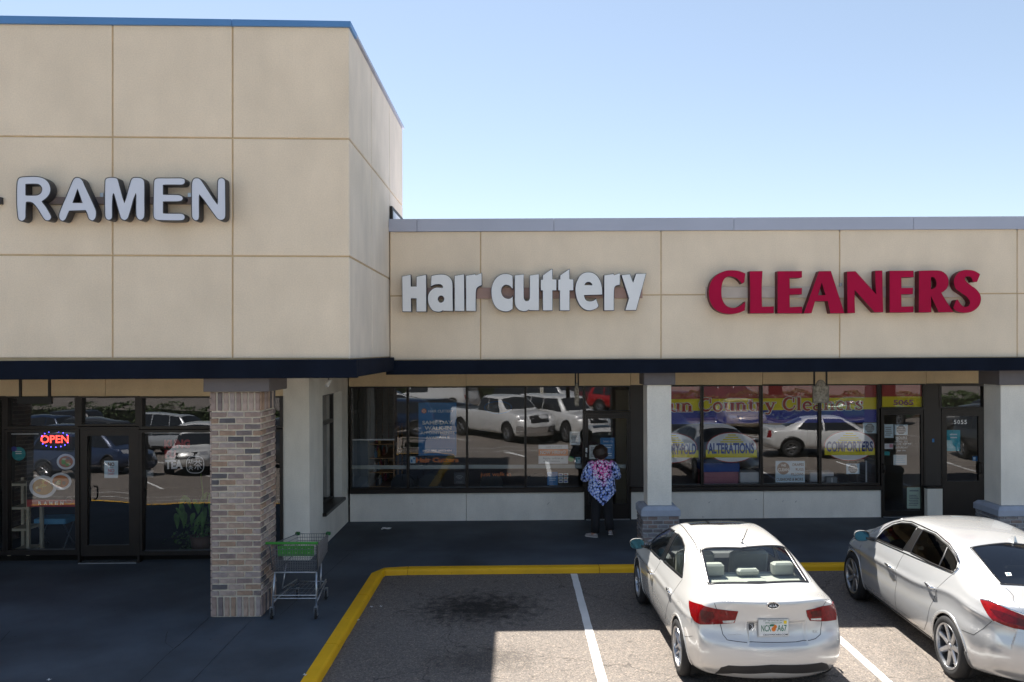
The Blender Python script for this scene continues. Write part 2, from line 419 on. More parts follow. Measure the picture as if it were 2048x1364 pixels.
# tower core
TTOP = atY(699,52,TY).z; TTL = atY(0,46,TY).z
TBOT = atY(500,720,TY).z
TBACK = 15.08
b = MB(); 
b.add([(-30,TY+.016,TBOT),(TX-.016,TY+.016,TBOT),(TX-.016,TBACK,TBOT),(-30,TBACK,TBOT),(-30,TY+.016,TTL+.25),(TX-.016,TY+.016,TTOP),(TX-.016,TBACK,TTOP),(-30,TBACK,TTL+.25)],
      [(0,3,2,1),(4,5,6,7),(0,1,5,4),(1,2,6,5),(2,3,7,6),(3,0,4,7)])
child(b, 'wall_core', JOINT, tower)
xs = [-235, -12, 225, 465, 699]
def rowy(k, x):     # y of panel rows at a given x
    t = x/699.0
    return [(46,52),(272.5,278),(510,513),(717,718)][k][0]*(1-t) + [(46,52),(272.5,278),(510,513),(717,718)][k][1]*t
for i in range(4):
    for k in range(3):
        a, c = xs[i], xs[i+1]
        quadpanel([(a,rowy(k,a)),(c,rowy(k,c)),(c,rowy(k+1,c)),(a,rowy(k+1,a))], TY, 'wall_panel', STUCCO, tower)
# side of the tower (plane X = TX)
zs = [TBOT, atY(699,513,TY).z, atY(699,278,TY).z, TTOP]
ysd = [TY+.004, atX(743.5,400,TX).y, atX(779,300,TX).y, TBACK]
for i in range(3):
    for k in range(3):
        y0, y1 = ysd[i], ysd[i+1]; z0, z1 = zs[k], zs[k+1]; g = .018; gz = .013; c = .006
        y0i = y0+(g if i else .0); 
        v = [(TX,y0i+c*(i>0),z0+gz+c),(TX,y1-g-c,z0+gz+c),(TX,y1-g-c,z1-gz-c),(TX,y0i+c*(i>0),z1-gz-c),
             (TX-c,y0i,z0+gz),(TX-c,y1-g,z0+gz),(TX-c,y1-g,z1-gz),(TX-c,y0i,z1-gz),
             (TX-.02,y0i,z0+gz),(TX-.02,y1-g,z0+gz),(TX-.02,y1-g,z1-gz),(TX-.02,y0i,z1-gz)]
        child(MB().add(v, [(0,1,2,3),(0,4,5,1),(1,5,6,2),(2,6,7,3),(3,7,4,0),(4,8,9,5),(5,9,10,6),(6,10,11,7),(7,11,8,4)]), 'wall_panel', STUCCO2, tower)
child(MB().box(-30, TX+.01, TBACK+.01, 32, 4.95, 5.10), 'roof', COPE_G, tower)
# coping of the tower
def coping_seg(pxl, pxr, ytl, ytr, ybl, ybr, Y, depth, m, p, lip=.035):
    a = atY(pxl, ytl, Y-lip); c = atY(pxr, ytr, Y-lip); d = atY(pxr, ybr, Y-lip); e = atY(pxl, ybl, Y-lip)
    b = MB(); v = [a, c, d, e]; V = [Vector(q) for q in v]
    back = Vector((0, depth, 0)); hang = Vector((0,.03,0))
    b.add([V[3],V[2],V[1],V[0], V[1]+back, V[0]+back, V[2]+hang, V[3]+hang, V[2]+back, V[3]+back],
          [(0,1,2,3),(3,2,4,5),(0,7,6,1),(1,6,8,4,2),(0,3,5,9,7),(9,5,4,8),(7,9,8,6)])
    return child(b, 'coping', m, p)
def lint(x, x0, y0, x1, y1): return y0+(y1-y0)*(x-x0)/(x1-x0)
for a, c in ((-240,463),(464.2,701)):
    coping_seg(a, c, lint(a,0,31,699,42), lint(c,0,31,699,42), lint(a,0,46.5,699,53.5), lint(c,0,46.5,699,53.5), TY, .40, COPE_B, tower)
cz = atY(699,42,TY-.035).z; cb = atY(699,53.5,TY-.035).z
child(MB().box(TX-.35, TX+.03, TY+.37, TBACK+.03, cb+.03, cz-.002), 'coping', COPE_G, tower)  # grey here puts the sky's reflection into the side coping's colour
child(MB().box(-30, TX-.36, TBACK-.3, TBACK+.03, TTOP-.1, cz-.01), 'coping', COPE_B, tower)
# roof-side flashing box seen where the wing roof meets the tower
zt = atX(776,409,TX).z
fl = child(MB().box(TX+.004, TX+.05, RY+.05, 14.75, zt-.32, zt), 'roof_flashing', BLACKM, tower)
child(MB().box(TX+.052, TX+.06, RY+.10, 14.62, zt-.27, zt-.07), 'flashing_face', mat('flashing_pale', (.7,.72,.75), .5), tower)
# navy fascia of the tower, soffit
FZ0 = atY(600,756.5,TY-.10).z; FZ1 = atY(600,719,TY-.10).z
child(MB().cbox(-30, TX+.10, TY-.10, TY+.04, FZ0, FZ1, .008), 'fascia', NAVY, tower)
child(MB().cbox(TX-.04, TX+.10, TY+.043, RY-.12, FZ0+.012, FZ1-.002, .008), 'fascia', NAVY, tower)
child(MB().box(-30, TX-.045, TY+.043, VY+.02, FZ0+.06, FZ0+.10), 'soffit', HEADER, tower)
# ---------------- right wing
WTOPL = atY(800,462,RY).z; WBOT = atY(1200,720,RY).z
child(MB().box(TX+.01, 30, RY+.016, RY+.35, WBOT, WTOPL-.02), 'wall_core', JOINT, wing)
child(MB().box(TX+.01, 30, RY+.36, 30, WTOPL-.75, WTOPL-.60), 'roof', COPE_G, wing)
xr = [779.5, 961, 1322, 1679.5, 2034.5, 2390]
def wt(x): return lint(x, 779, 463, 2048, 457)
def wm(x): return lint(x, 779, 592, 2048, 587)
def wb(x): return lint(x, 779, 721, 2048, 715)
for i in range(5):
    a, c = xr[i], xr[i+1]
    quadpanel([(a,wt(a)),(c,wt(c)),(c,wm(c)),(a,wm(a))], RY, 'wall_panel', STUCCO, wing, gap=.009)
    quadpanel([(a,wm(a)),(c,wm(c)),(c,wb(c)),(a,wb(a))], RY, 'wall_panel', STUCCO, wing, gap=.009)
for a, c in ((777.5,833.5),(834.3,1107.5),(1108.3,1467.5),(1468.3,1827),(1827.8,2390)):
    coping_seg(a, c, lint(a,779,438,2048,432.5), lint(c,779,438,2048,432.5), lint(a,779,463,2048,458), lint(c,779,463,2048,458), RY, .45, COPE_G, wing, .04)
RZ0 = atY(1300,746.5,RY-.12).z; RZ1 = atY(1300,719,RY-.12).z
xl = TX-.04
b = MB()
zl = atY(800,749.5,RY-.12).z; zr = atY(2048,741,RY-.12).z; zlt = atY(800,721,RY-.12).z; zrt = atY(2048,715,RY-.12).z
xr0 = atY(800,740,RY-.12).x; xr1 = atY(2048,740,RY-.12).x
def ext(z0,z1,x): return z0+(z1-z0)*(x-xr0)/(xr1-xr0)
q = [(xl,RY-.12,ext(zl,zr,xl)),(25,RY-.12,ext(zl,zr,25)),(25,RY-.12,ext(zlt,zrt,25)),(xl,RY-.12,ext(zlt,zrt,xl))]
child(b.quadprism(q, (0,1,0), .16), 'fascia', NAVY, wing)
child(MB().box(TX-.04, 30, RY+.016, SY+.02, RZ0+.06, RZ0+.10), 'soffit', HEADER, wing)
# header strip over the right shops (four pieces with joints)
HZ1 = RZ0+.06
def hstrip(x0, x1, Y, ytop, ybot, p, m=HEADER, name='header_panel'):
    a = atY(x0, ytop, Y); c = atY(x1, ytop, Y); d = atY(x1, ybot, Y); e = atY(x0, ybot, Y)
    return child(MB().quadprism([e,d,c,a], (0,1,0), .12), name, m, p)
for a, c in ((698,931.7),(932.6,1260.5),(1261.4,1524.5),(1525.5,1852),(1853,2160)):
    hstrip(a, c, SY-.004, 722, lint((a+c)/2, 700, 773.5, 2048, 766.5), wing)
for a, c in ((-120,210.3),(211.2,566)):
    hstrip(a, c, VY-.004, 731, 792.5, tower)
# ---------------- storefront elements
def frame_rect(px0, px1, py0, py1, Y, name, p, t=4.5, depth=.11, proud=.03, m=None, pane=True, tb=None, tt=None, pm=None, tiltz=0):
    """window: frame mesh around an opening given in photo coordinates; a pane as its child"""
    a = atY(px0, py1, Y); c = atY(px1, py0, Y)
    s = t*Y/FOC; sb = (tb if tb is not None else t)*Y/FOC; st = (tt if tt is not None else t)*Y/FOC
    x0, x1, z0, z1 = a.x, c.x, a.z, c.z
    b = MB(); y0 = Y-proud; y1 = Y-proud+depth
    b.box(x0, x0+s, y0, y1, z0, z1); b.box(x1-s, x1, y0, y1, z0, z1)
    b.box(x0+s, x1-s, y0, y1, z0, z0+sb); b.box(x0+s, x1-s, y0, y1, z1-st, z1)
    f = child(b, name, m or BRONZE, p)
    if pane:
        yp = Y+.03
        g = MB().add([(x0+s-.01,yp,z0+sb-.01),(x1-s+.01,yp,z0+sb-.01),(x1-s+.01,yp+tiltz,z1-st+.01),(x0+s-.01,yp+tiltz,z1-st+.01)], [(0,1,2,3)])
        child(g, 'pane', pm or PANE, f)
    return f
# right shops: low wall, sills
def lowwall(x0, x1, p, ytl, ytr, ybl, ybr, Y=SY, m=None, name='low_wall', th=.14):
    a = atY(x0, ytl, Y); c = atY(x1, ytr, Y); d = atY(x1, ybr+3, Y); e = atY(x0, ybl+3, Y)
    return child(MB().quadprism([e,d,c,a], (0,1,0), th), name, m or STUCL, p)
def bl(x): return lint(x, 700, 1044, 1765, 1034)
def sl_(x): return lint(x, 700, 987, 1765, 979.5)
for a, c in ((700,932),(933,1168.5),(1261,1526.5),(1527.5,1765)):
    lowwall(a, c, wing, sl_(a), sl_(c), bl(a), bl(c), SY-.01)
for a, c in ((700,1168),(1261,1764)):
    z = atY((a+c)/2, sl_((a+c)/2)-4, SY-.06).z
    A = atY(a, 985, SY-.08).x; C = atY(c, 985, SY-.08).x
    child(MB().cbox(A, C, SY-.10, SY+.10, z-.045, z+.055, .012), 'window_sill', BRONZE, wing)
# salon windows
HC = [(701,815.5),(815.5,934),(934,1051),(1051,1168)]
hw = []
for a, c in HC:
    hw.append(frame_rect(a, c, lint(a,700,773.5,1765,769), 981-(a-700)*.006, SY, 'window', wing, t=2.6, tb=5, tt=2.0))
frame_rect(1168, 1261, 771, 823, SY, 'transom_window', wing, t=3, tb=2, tt=3)
def door(px0, px1, py0, py1, gl, Y, p, hx, hy0, hy1, tilt=0, name='door'):
    """leaf with stiles, glass opening gl=(x0,x1,y0,y1)"""
    a = atY(px0, py1, Y); c = atY(px1, py0, Y); g0 = atY(gl[0], gl[3], Y); g1 = atY(gl[1], gl[2], Y)
    b = MB(); y0, y1 = Y-.02, Y+.04
    b.box(a.x, g0.x, y0, y1, a.z, c.z); b.box(g1.x, c.x, y0, y1, a.z, c.z)
    b.box(g0.x, g1.x, y0, y1, a.z, g0.z); b.box(g0.x, g1.x, y0, y1, g1.z, c.z)
    b.box(g0.x, g1.x, y0-.006, y0-.002, g0.z-.02, g0.z-.006)
    d = child(b, name, BRONZE, p)
    child(MB().add([(g0.x-.01,Y+.012,g0.z-.01),(g1.x+.01,Y+.012,g0.z-.01),(g1.x+.01,Y+.012+tilt,g1.z+.01),(g0.x-.01,Y+.012+tilt,g1.z+.01)],[(0,1,2,3)]), 'pane', PANE, d)
    h0 = atY(hx, hy1, Y-.06); h1 = atY(hx, hy0, Y-.06)
    child(MB().tube([(h0.x-.03,Y-.02,h0.z),(h0.x,Y-.07,h0.z+.01),(h0.x+.005,Y-.08,h0.z+.04),(h0.x+.005,Y-.08,h1.z-.04),(h0.x,Y-.07,h1.z-.01),(h0.x-.03,Y-.02,h1.z)], .013, 8), 'handle', BRONZE, d, True)
    # outer frame
    f = MB(); s = .035
    return d
def doorframe(px0, px1, py0, py1, Y, p, w=3.2, name='door_frame'):
    a = atY(px0, py1, Y); c = atY(px1, py0, Y); s = w*Y/FOC; b = MB()
    b.box(a.x, a.x+s, Y-.035, Y+.08, KH, c.z); b.box(c.x-s, c.x, Y-.035, Y+.08, KH, c.z); b.box(a.x+s, c.x-s, Y-.035, Y+.08, c.z-s, c.z)
    child(b, name, BRONZE, p)
    child(MB().box(a.x+s, c.x-s, Y-.08, Y+.10, KH, KH+.015), 'threshold', STEEL, p)
doorframe(1168.5, 1261, 824, 1040, SY, wing)
door(1172, 1258, 827.5, 1038, (1177,1253,836.5,1008), SY, wing, 1173.5, 905, 925)
doorframe(1761.5, 1849, 816, 1034, SY, wing)
door(1765, 1846, 819.5, 1032, (1768.5,1841,829.5,1021), SY, wing, 1768, 928, 945)
doorframe(1883, 1970, 816, 1033, SY, wing)
door(1886, 1967, 819.5, 1031, (1893,1956,832,962), SY, wing, 1962, 925, 947)
# brown pilaster panels
def brown(px0, px1, py0, py1, Y, p, name='pilaster_panel', m=None, th=.1, proud=.02):
    a = atY(px0, py1, Y); c = atY(px1, py0, Y)
    return child(MB().box(a.x, c.x, Y-proud, Y-proud+th, a.z, c.z), name, m or BRONZEP, p)
brown(1261.5, 1290, 770, 981, SY, wing)
brown(1849.5, 1882.5, 768, 976, SY, wing)
brown(1970.5, 2160, 768, 980, SY, wing)
# low stub wall between the two cleaners' doors, wider at its foot
a = atY(1855, 1028+4, SY-.16); c = atY(1885, 977, SY-.16)
child(MB().box(a.x, c.x, SY-.16, SY+.05, KH, c.z), 'low_wall', STUCG, wing)
child(MB().box(a.x-.02, c.x+.02, SY-.18, SY+.05, c.z, c.z+.04), 'window_sill', BRONZE, wing)
lowwall(1971, 2160, wing, 978, 977, 1034, 1034, SY-.01)
# cleaners windows
CL = [(1290,1404),(1404,1522.5),(1522.5,1639.5),(1639.5,1757.5)]
for a, c in CL:
    frame_rect(a, c, lint(a,1338,771,1757,768), 974-(a-1338)*.008, SY, 'window', wing, t=3.0, tb=5, tt=1.6)
frame_rect(1757.5, 1849, 767.5, 816, SY, 'transom_window', wing, t=4, tb=1.5, tt=2)
frame_rect(1877, 1970, 767, 816, SY, 'transom_window', wing, t=5, tb=2, tt=5)
# ---------------- left shops (plane VY)
TL = .06
frame_rect(-130, 12, 792, 1110, VY, 'window', tower, t=6, tb=8, tiltz=TL*1.2)
frame_rect(12, 157, 858, 1110, VY, 'window', tower, t=5.5, tb=10, tiltz=TL, tt=5)
frame_rect(12, 157, 792, 858, VY, 'transom_window', tower, t=5.5, tb=5.5, tt=3, tiltz=.01)
frame_rect(157, 280, 792, 852, VY, 'transom_window', tower, t=8, tb=4, tt=3, tiltz=.01)
frame_rect(280, 566, 858, 1110, VY, 'window', tower, t=6, tb=8, tiltz=TL, tt=5)
frame_rect(280, 566, 792, 858, VY, 'transom_window', tower, t=6, tb=5.5, tt=3, tiltz=.01)
doorframe(157.5, 279.5, 853, 1114, VY, tower, 4)
door(162.5, 274.5, 857.5, 1111.5, (176,258.5,871,1090), VY, tower, 181.5, 975, 1002, tilt=.045)
a = atY(164.5, 986.5, VY-.03)
# ---------------- recess side wall & pier (X = SX)
PZ = FZ0+.06
zb = KH
sy0, sy1 = atX(645.5,900,SX).y, atX(684,900,SX).y
sz0 = atX(645.5,1031,SX).z; sz1 = atX(645.5,791,SX).z
pier0 = atY(566,900,VY).x
b = MB()
b.box(pier0, SX, VY, sy0, zb-.01, PZ)                      # pier in front of the window
child(b, 'wall', STUCG, tower)
b = MB().box(SX-.30, SX, sy0+.001, sy1, zb-.01, sz0); child(b, 'wall', STUCG, tower)
b = MB().box(SX-.30, SX, sy0+.001, sy1, sz1, PZ); child(b, 'wall', STUCG, tower)
b = MB().box(SX-.30, SX, sy1+.001, SY+.02, zb-.01, PZ); child(b, 'wall', STUCG, tower)
wx = SX-.19
b = MB()
for (u0,u1,w0,w1) in ((sy0,sy0+.07,sz0,sz1),(sy1-.07,sy1,sz0,sz1),(sy0+.07,sy1-.07,sz0,sz0+.08),(sy0+.07,sy1-.07,sz1-.06,sz1),
                      (sy0+.07,sy1-.07,sz1-.60,sz1-.53)):
    b.box(wx-.04, wx+.03, u0, u1, w0, w1)
f = child(b, 'window', BRONZE, tower)
child(MB().add([(wx,sy0+.06,sz0+.07),(wx,sy1-.06,sz0+.07),(wx,sy1-.06,sz1-.05),(wx,sy0+.06,sz1-.05)],[(0,1,2,3)]), 'pane', PANE, f)
child(MB().cbox(SX-.17, SX+.07, sy0-.04, sy1+.02, sz0-.02, sz0+.04, .008), 'window_sill', BRONZE, tower)
# ---------------- shop rooms behind the glass
def room(x0, x1, y0, y1, z1, p, name, mw=None, mf=None):
    b = MB(); b.box(x0, x1, y1, y1+.1, KH, z1); b.box(x0-.1, x0, y0, y1, KH, z1); b.box(x1, x1+.1, y0, y1, KH, z1); b.box(x0, x1, y0, y1, z1, z1+.1)
    r = child(b, name, mw or MIDIN, p)
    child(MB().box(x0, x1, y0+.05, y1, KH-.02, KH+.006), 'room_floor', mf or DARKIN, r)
    return r
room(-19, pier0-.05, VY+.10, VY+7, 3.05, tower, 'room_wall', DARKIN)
c1 = atY(1300,800,SY).x
room(SX-.32, c1-.05, SY+.12, SY+7, 3.0, wing, 'room_wall', MIDIN, FLOORIN)
c2 = atY(1866,800,SY).x
room(c1+.06, c2-.05, SY+.12, SY+7, 3.0, wing, 'room_wall', MIDIN, FLOORIN)
room(c2+.06, c2+5, SY+.12, SY+7, 3.0, wing, 'room_wall', MIDIN, FLOORIN)
# ------------------------------------------------------------------ brick pillar
BR = []
for i, c in enumerate([(.46,.34,.29),(.54,.42,.36),(.35,.27,.25),(.48,.33,.24),(.28,.23,.22),(.57,.47,.41),(.42,.32,.28),(.53,.39,.31),(.49,.40,.37),(.18,.165,.17)]):
    BR.append(mat('brick_%d' % i, tuple(v*.80 for v in c), .9, var=.22, scale=14, bump=.004, bscale=60, coords='Object', spec=.2))
MORT = mat('mortar', (.68,.61,.50), .95, var=.1, scale=20, bump=.003, bscale=90)
BRC = []
for i, c in enumerate([(.24,.23,.25),(.29,.27,.27),(.20,.18,.18),(.27,.21,.19),(.32,.31,.32)]):
    BRC.append(mat('cool_brick_%d' % i, c, .9, var=.2, scale=14, bump=.003, bscale=60, spec=.2))
MORT2 = mat('pale_mortar', (.45,.46,.48), .95, var=.1, scale=20, bump=.002)
BM = {}
def brick(p, c, ax, up, nrm, w, h, d, mats, loose=1.0):
    """brick centred at c on a face; ax along, up, nrm outward"""
    key = (round(w,2), round(h,2), id(mats), random.randrange(3))
    mt = random.choices(range(len(mats)), weights=[1]*(len(mats)-1)+[.9])[0]
    key = key+(mt,)
    if key not in BM:
        me = bpy.data.meshes.new('brick'); j = lambda s=.004: random.uniform(-s,s)*loose
        hw_, hh = w/2, h/2; c_ = .006
        V = []
        for y_, e in ((0.0, 0),(d-c_, 0),(d, c_)):
            for sx, sz in ((-1,-1),(1,-1),(1,1),(-1,1)):
                V.append((sx*(hw_-e)+j(), y_+(j(.0025) if y_ > 0 else 0), sz*(hh-e)+j(.003)))
        F = []
        for k in range(2):
            for i in range(4):
                a = k*4+i; b_ = k*4+(i+1)%4; F.append((a,b_,b_+4,a+4))
        F.append((8,9,10,11))
        me.from_pydata(V, [], F); me.materials.append(mats[mt]); me.update()
        BM[key] = me
    o = bpy.data.objects.new('brick', BM[key]); COL.objects.link(o)
    mm = Matrix((( ax.x, nrm.x, up.x, 0),(ax.y, nrm.y, up.y, 0),(ax.z, nrm.z, up.z, 0),(0,0,0,1)))
    o.matrix_local = Matrix.Translation(c) @ mm
    o.parent = p
    return o
bx0 = atY(422.5,1229,10.5).x; bx1 = atY(523,1229,10.5).x; by0 = 10.5; by1 = by0+(bx1-bx0)*.97
bz0 = KH; bz1 = atY(470,783,10.5).z
pil = thing('brick_pillar', 'square brick pillar of mixed pink and brown bricks beside the shopping cart', 'pillar', ((bx0+bx1)/2, (by0+by1)/2, KH))
child(MB().box(bx0+.012, bx1-.012, by0+.012, by1-.012, bz0, bz1), 'mortar_core', MORT, pil)
O = Vector(pil.location)
def bricks_face(origin, ax, nrm, width, z0, z1, p, mats, rows, soldier_top=.26, soldier_bot=.27, n=3.5, ln=.195, loose=1.0, off=0):
    up_ = Vector((0,0,1)); jt = .022
    cnt = 0
    def put(u, v, w, h):
        c = origin + ax*u + up_*v - nrm*.0
        brick(p, c - p.location + Vector((0,0,0)), ax, up_, nrm, w, h, .02, mats, loose)
    zz0 = z0+soldier_bot; zz1 = z1-soldier_top
    if soldier_bot > 0:
        k = max(2, round(width/.083)); s = width/k
        for i in range(k): put((i+.5)*s, z0+soldier_bot/2, s-jt-.004, soldier_bot-jt)
        if soldier_top > 0:
            for i in range(k): put((i+.5)*s, z1-soldier_top/2, s-jt-.004, soldier_top-jt)
    rh = (zz1-zz0)/rows
    full = width/n
    for r_ in range(rows):
        v = zz0+(r_+.5)*rh
        u = 0.0; first = (r_+off) % 2 == 0
        segs = []
        if first: segs.append(full/2)
        while sum(segs)+full < width+1e-4: segs.append(full)
        if width-sum(segs) > .03: segs.append(width-sum(segs))
        for s in segs:
            put(u+s/2, v, s-jt, rh-jt); u += s
bricks_face(Vector((bx0,by0+.012,0)), Vector((1,0,0)), Vector((0,-1,0)), bx1-bx0, bz0, bz1, pil, BR, 30, n=3.0)
bricks_face(Vector((bx1-.012,by0,0)), Vector((0,1,0)), Vector((1,0,0)), by1-by0, bz0, bz1, pil, BR, 30, n=3.0, off=1)
# hidden faces joined in one mesh
def joined_courses(origin, ax, nrm, width, z0, z1, rows, name, p, mt):
    b = MB(); rh = (z1-z0)/rows; full = width/3
    for r_ in range(rows):
        u = 0; segs = ([full/2] if r_%2 else [])
        while sum(segs)+full < width+1e-4: segs.append(full)
        if width-sum(segs) > .03: segs.append(width-sum(segs))
        for s in segs:
            a = origin+ax*(u+.006)+Vector((0,0,z0+r_*rh+.006)); c = a+ax*(s-.012)
            q = [a, c, c+Vector((0,0,rh-.012)), a+Vector((0,0,rh-.012))]
            b.quadprism([v for v in q], nrm, .02); u += s
    o = child(b, name, mt, p); o['kind'] = 'stuff'; return o
joined_courses(Vector((bx0+.012,by0,0)), Vector((0,1,0)), Vector((-1,0,0)), by1-by0, bz0, bz1, 34, 'brick_courses', pil, BR[1])
joined_courses(Vector((bx0,by1-.012,0)), Vector((1,0,0)), Vector((0,1,0)), bx1-bx0, bz0, bz1, 34, 'brick_courses', pil, BR[1])
ca0 = atY(406.5,770,by0-.09).x; ca1 = atY(538,770,by0-.09).x
child(MB().cbox(ca0, ca1, by0-.09, by1+.09, bz1+.001, FZ0+.055, .006), 'cap', CAPG, pil)
p2_ = pil.copy(); COL.objects.link(p2_); p2_.location = pil.location+Vector((-6.35,0,0)); p2_['label'] = 'second square brick pillar left of the frame, mirrored dark in the ramen window'
for ch in list(pil.children):
    c_ = ch.copy(); COL.objects.link(c_); c_.parent = p2_
# ------------------------------------------------------------------ right wing columns
def column(px0, px1, Yf, label, bricks_left=True):
    x0 = atY(px0, 900, Yf).x; x1 = atY(px1, 900, Yf).x; w = x1-x0
    t = thing('column', label, 'column', ((x0+x1)/2, Yf+w/2, KH))
    ztop = FZ0
    zl0 = atY((px0+px1)/2, 1011, Yf).z; zcap = atY((px0+px1)/2, 770, Yf-.05).z
    child(MB().cbox(x0, x1, Yf, Yf+w, zl0+.002, zcap, .006), 'shaft', STUCG, t)
    child(MB().cbox(x0-.06, x1+.06, Yf-.06, Yf+w+.06, zcap+.001, RZ0+.06, .006), 'cap', CAPG, t)
    # ledge with sloping top
    e = .125; zb1 = zl0; zb0 = zl0-.16; X0, X1, Y0, Y1 = x0-e, x1+e, Yf-e, Yf+w+e
    v = [(X0,Y0,zb0),(X1,Y0,zb0),(X1,Y1,zb0),(X0,Y1,zb0),(X0,Y0,zb0+.10),(X1,Y0,zb0+.10),(X1,Y1,zb0+.10),(X0,Y1,zb0+.10),
         (X0+.05,Y0+.05,zb1-.01),(X1-.05,Y0+.05,zb1-.01),(X1-.05,Y1-.05,zb1-.01),(X0+.05,Y1-.05,zb1-.01),
         (x0-.02,Yf-.02,zb1),(x1+.02,Yf-.02,zb1),(x1+.02,Yf+w+.02,zb1),(x0-.02,Yf+w+.02,zb1)]
    f = [(0,3,2,1)]
    for k in range(3):
        for i in range(4): f.append((k*4+i, k*4+(i+1)%4, k*4+4+(i+1)%4, k*4+4+i))
    f.append((12,13,14,15))
    child(MB().add(v, f), 'ledge', LEDGE, t)
    B0, B1, C0, C1 = x0-.10, x1+.10, Yf-.10, Yf+w+.10
    child(MB().box(B0+.01, B1-.01, C0+.01, C1-.01, KH, zb0-.001), 'mortar_core', MORT2, t)
    rows = 9
    bricks_face(Vector((B0,C0+.01,0)), Vector((1,0,0)), Vector((0,-1,0)), B1-B0, KH, zb0, t, BRC, rows, 0, 0, n=3.5, loose=.4)
    bricks_face(Vector((B0+.01,C1,0)), Vector((0,-1,0)), Vector((-1,0,0)), C1-C0, KH, zb0, t, BRC, rows, 0, 0, n=3.5, loose=.4, off=1)
    joined_courses(Vector((B1-.01,C0,0)), Vector((0,1,0)), Vector((1,0,0)), C1-C0, KH, zb0, rows, 'brick_courses', t, BRC[1])
    joined_courses(Vector((B0,C1-.01,0)), Vector((1,0,0)), Vector((0,1,0)), B1-B0, KH, zb0, rows, 'brick_courses', t, BRC[1])
    return t
column(1294.5, 1343, 13.62, 'square greige column on a brick base behind the small white sedan')
column(2002, 2060, 13.62, 'square greige column on a brick base at the right edge above the silver sedan')
# ------------------------------------------------------------------ signs
def smooth_poly(pts, sub=5):
    """pts: list of (x,y,corner). closed Catmull-Rom broken at corners"""
    n = len(pts); out = []
    for i in range(n):
        p0, p1, p2, p3 = pts[i-1], pts[i], pts[(i+1)%n], pts[(i+2)%n]
        out.append((p1[0],p1[1]))
        if p1[2] and p2[2]: continue
        a = Vector(p1[:2]); b_ = Vector(p2[:2])
        m1 = (Vector(p2[:2])-Vector(p0[:2]))*.5; m2 = (Vector(p3[:2])-Vector(p1[:2]))*.5
        d = (b_-a).length
        if p1[2]: m1 = (b_-a)*1.0; m1 = m1*1.5 - m2*.5 if m2.length < 3*d else m1
        if p2[2]: m2 = (b_-a)*1.5 - m1*.5
        if m1.length > 1.6*d: m1 = m1.normalized()*d*1.2
        if m2.length > 1.6*d: m2 = m2.normalized()*d*1.2
        for k in range(1, sub):
            t = k/sub; t2 = t*t; t3 = t2*t
            q = a*(2*t3-3*t2+1)+m1*(t3-2*t2+t)+b_*(-2*t3+3*t2)+m2*(t3-t2)
            out.append((q.x,q.y))
    return out
def P(s):
    r = []
    for w in s.split():
        c = w.endswith('*'); x, y = w.rstrip('*').split(','); r.append((float(x), float(y), c))
    return r
def fill_shape(loops, y0, y1, name, mf, ms, p, rim=.006):
    """loops: list of world XZ polygons (outer + holes). Face plate at y0, walls to y1"""
    vs = []; es = []; 
    for lp in loops:
        n0 = len(vs)
        for q in lp: vs.append(Vector(q))
        for i in range(len(lp)): es.append((n0+i, n0+(i+1)%len(lp)))
    r = geometry.delaunay_2d_cdt(vs, es, [], 0, 1e-5)
    V, F = r[0], r[2]
    def inside(pt):
        c = False
        for lp in loops:
            n = len(lp); j = n-1
            for i in range(n):
                xi, yi = lp[i]; xj, yj = lp[j]
                if (yi > pt.y) != (yj > pt.y) and pt.x < (xj-xi)*(pt.y-yi)/(yj-yi)+xi: c = not c
                j = i
        return c
    F2 = []
    for f in F:
        c = Vector((0,0))
        for i in f: c += V[i]
        c /= len(f)
        if inside(c): F2.append(tuple(f))
    if mf is not None:
        me = [(v.x, y0, v.y) for v in V]
        fo = mobj(name+'_face', me, F2, mf)
    # walls + back
    wv = []; wf = []
    for lp in loops:
        n = len(lp); a = len(wv)
        wv += [(q[0], y0-.003, q[1]) for q in lp] + [(q[0], y1, q[1]) for q in lp]
        # inner lip
        wf += [(a+i, a+(i+1)%n, a+n+(i+1)%n, a+n+i) for i in range(n)]
    a = len(wv); wv += [(v.x, y1, v.y) for v in V]; wf += [tuple(a+i for i in f) for f in F2]
    # rim: offset inward ring
    for lp in loops:
        n = len(lp); ar = sum(lp[i][0]*lp[(i+1)%n][1]-lp[(i+1)%n][0]*lp[i][1] for i in range(n))
        outer = lp is loops[0]; sgn = 1 if (ar > 0) == outer else -1
        a = len(wv); inn = []
        for i in range(n):
            p0, p1, p2 = Vector(lp[i-1]), Vector(lp[i]), Vector(lp[(i+1)%n])
            d1 = (p1-p0).normalized() if (p1-p0).length > 1e-7 else Vector((1,0)); d2 = (p2-p1).normalized() if (p2-p1).length > 1e-7 else d1
            nn = Vector((-(d1+d2).y, (d1+d2).x)); 
            if nn.length < 1e-4: nn = Vector((-d1.y,d1.x))
            nn.normalize(); inn.append(p1+nn*rim*sgn)
        wv += [(q[0], y0-.003, q[1]) for q in lp] + [(q.x, y0-.003, q.y) for q in inn]
        wf += [(a+i, a+(i+1)%n, a+n+(i+1)%n, a+n+i) for i in range(n)]
    so_ = mobj(name, wv, wf, ms)
    off = p_world(p)
    for v in so_.data.vertices: v.co -= off
    so_.parent = p
    if mf is not None:
        for v in fo.data.vertices: v.co -= off
        fo.parent = so_
    return so_
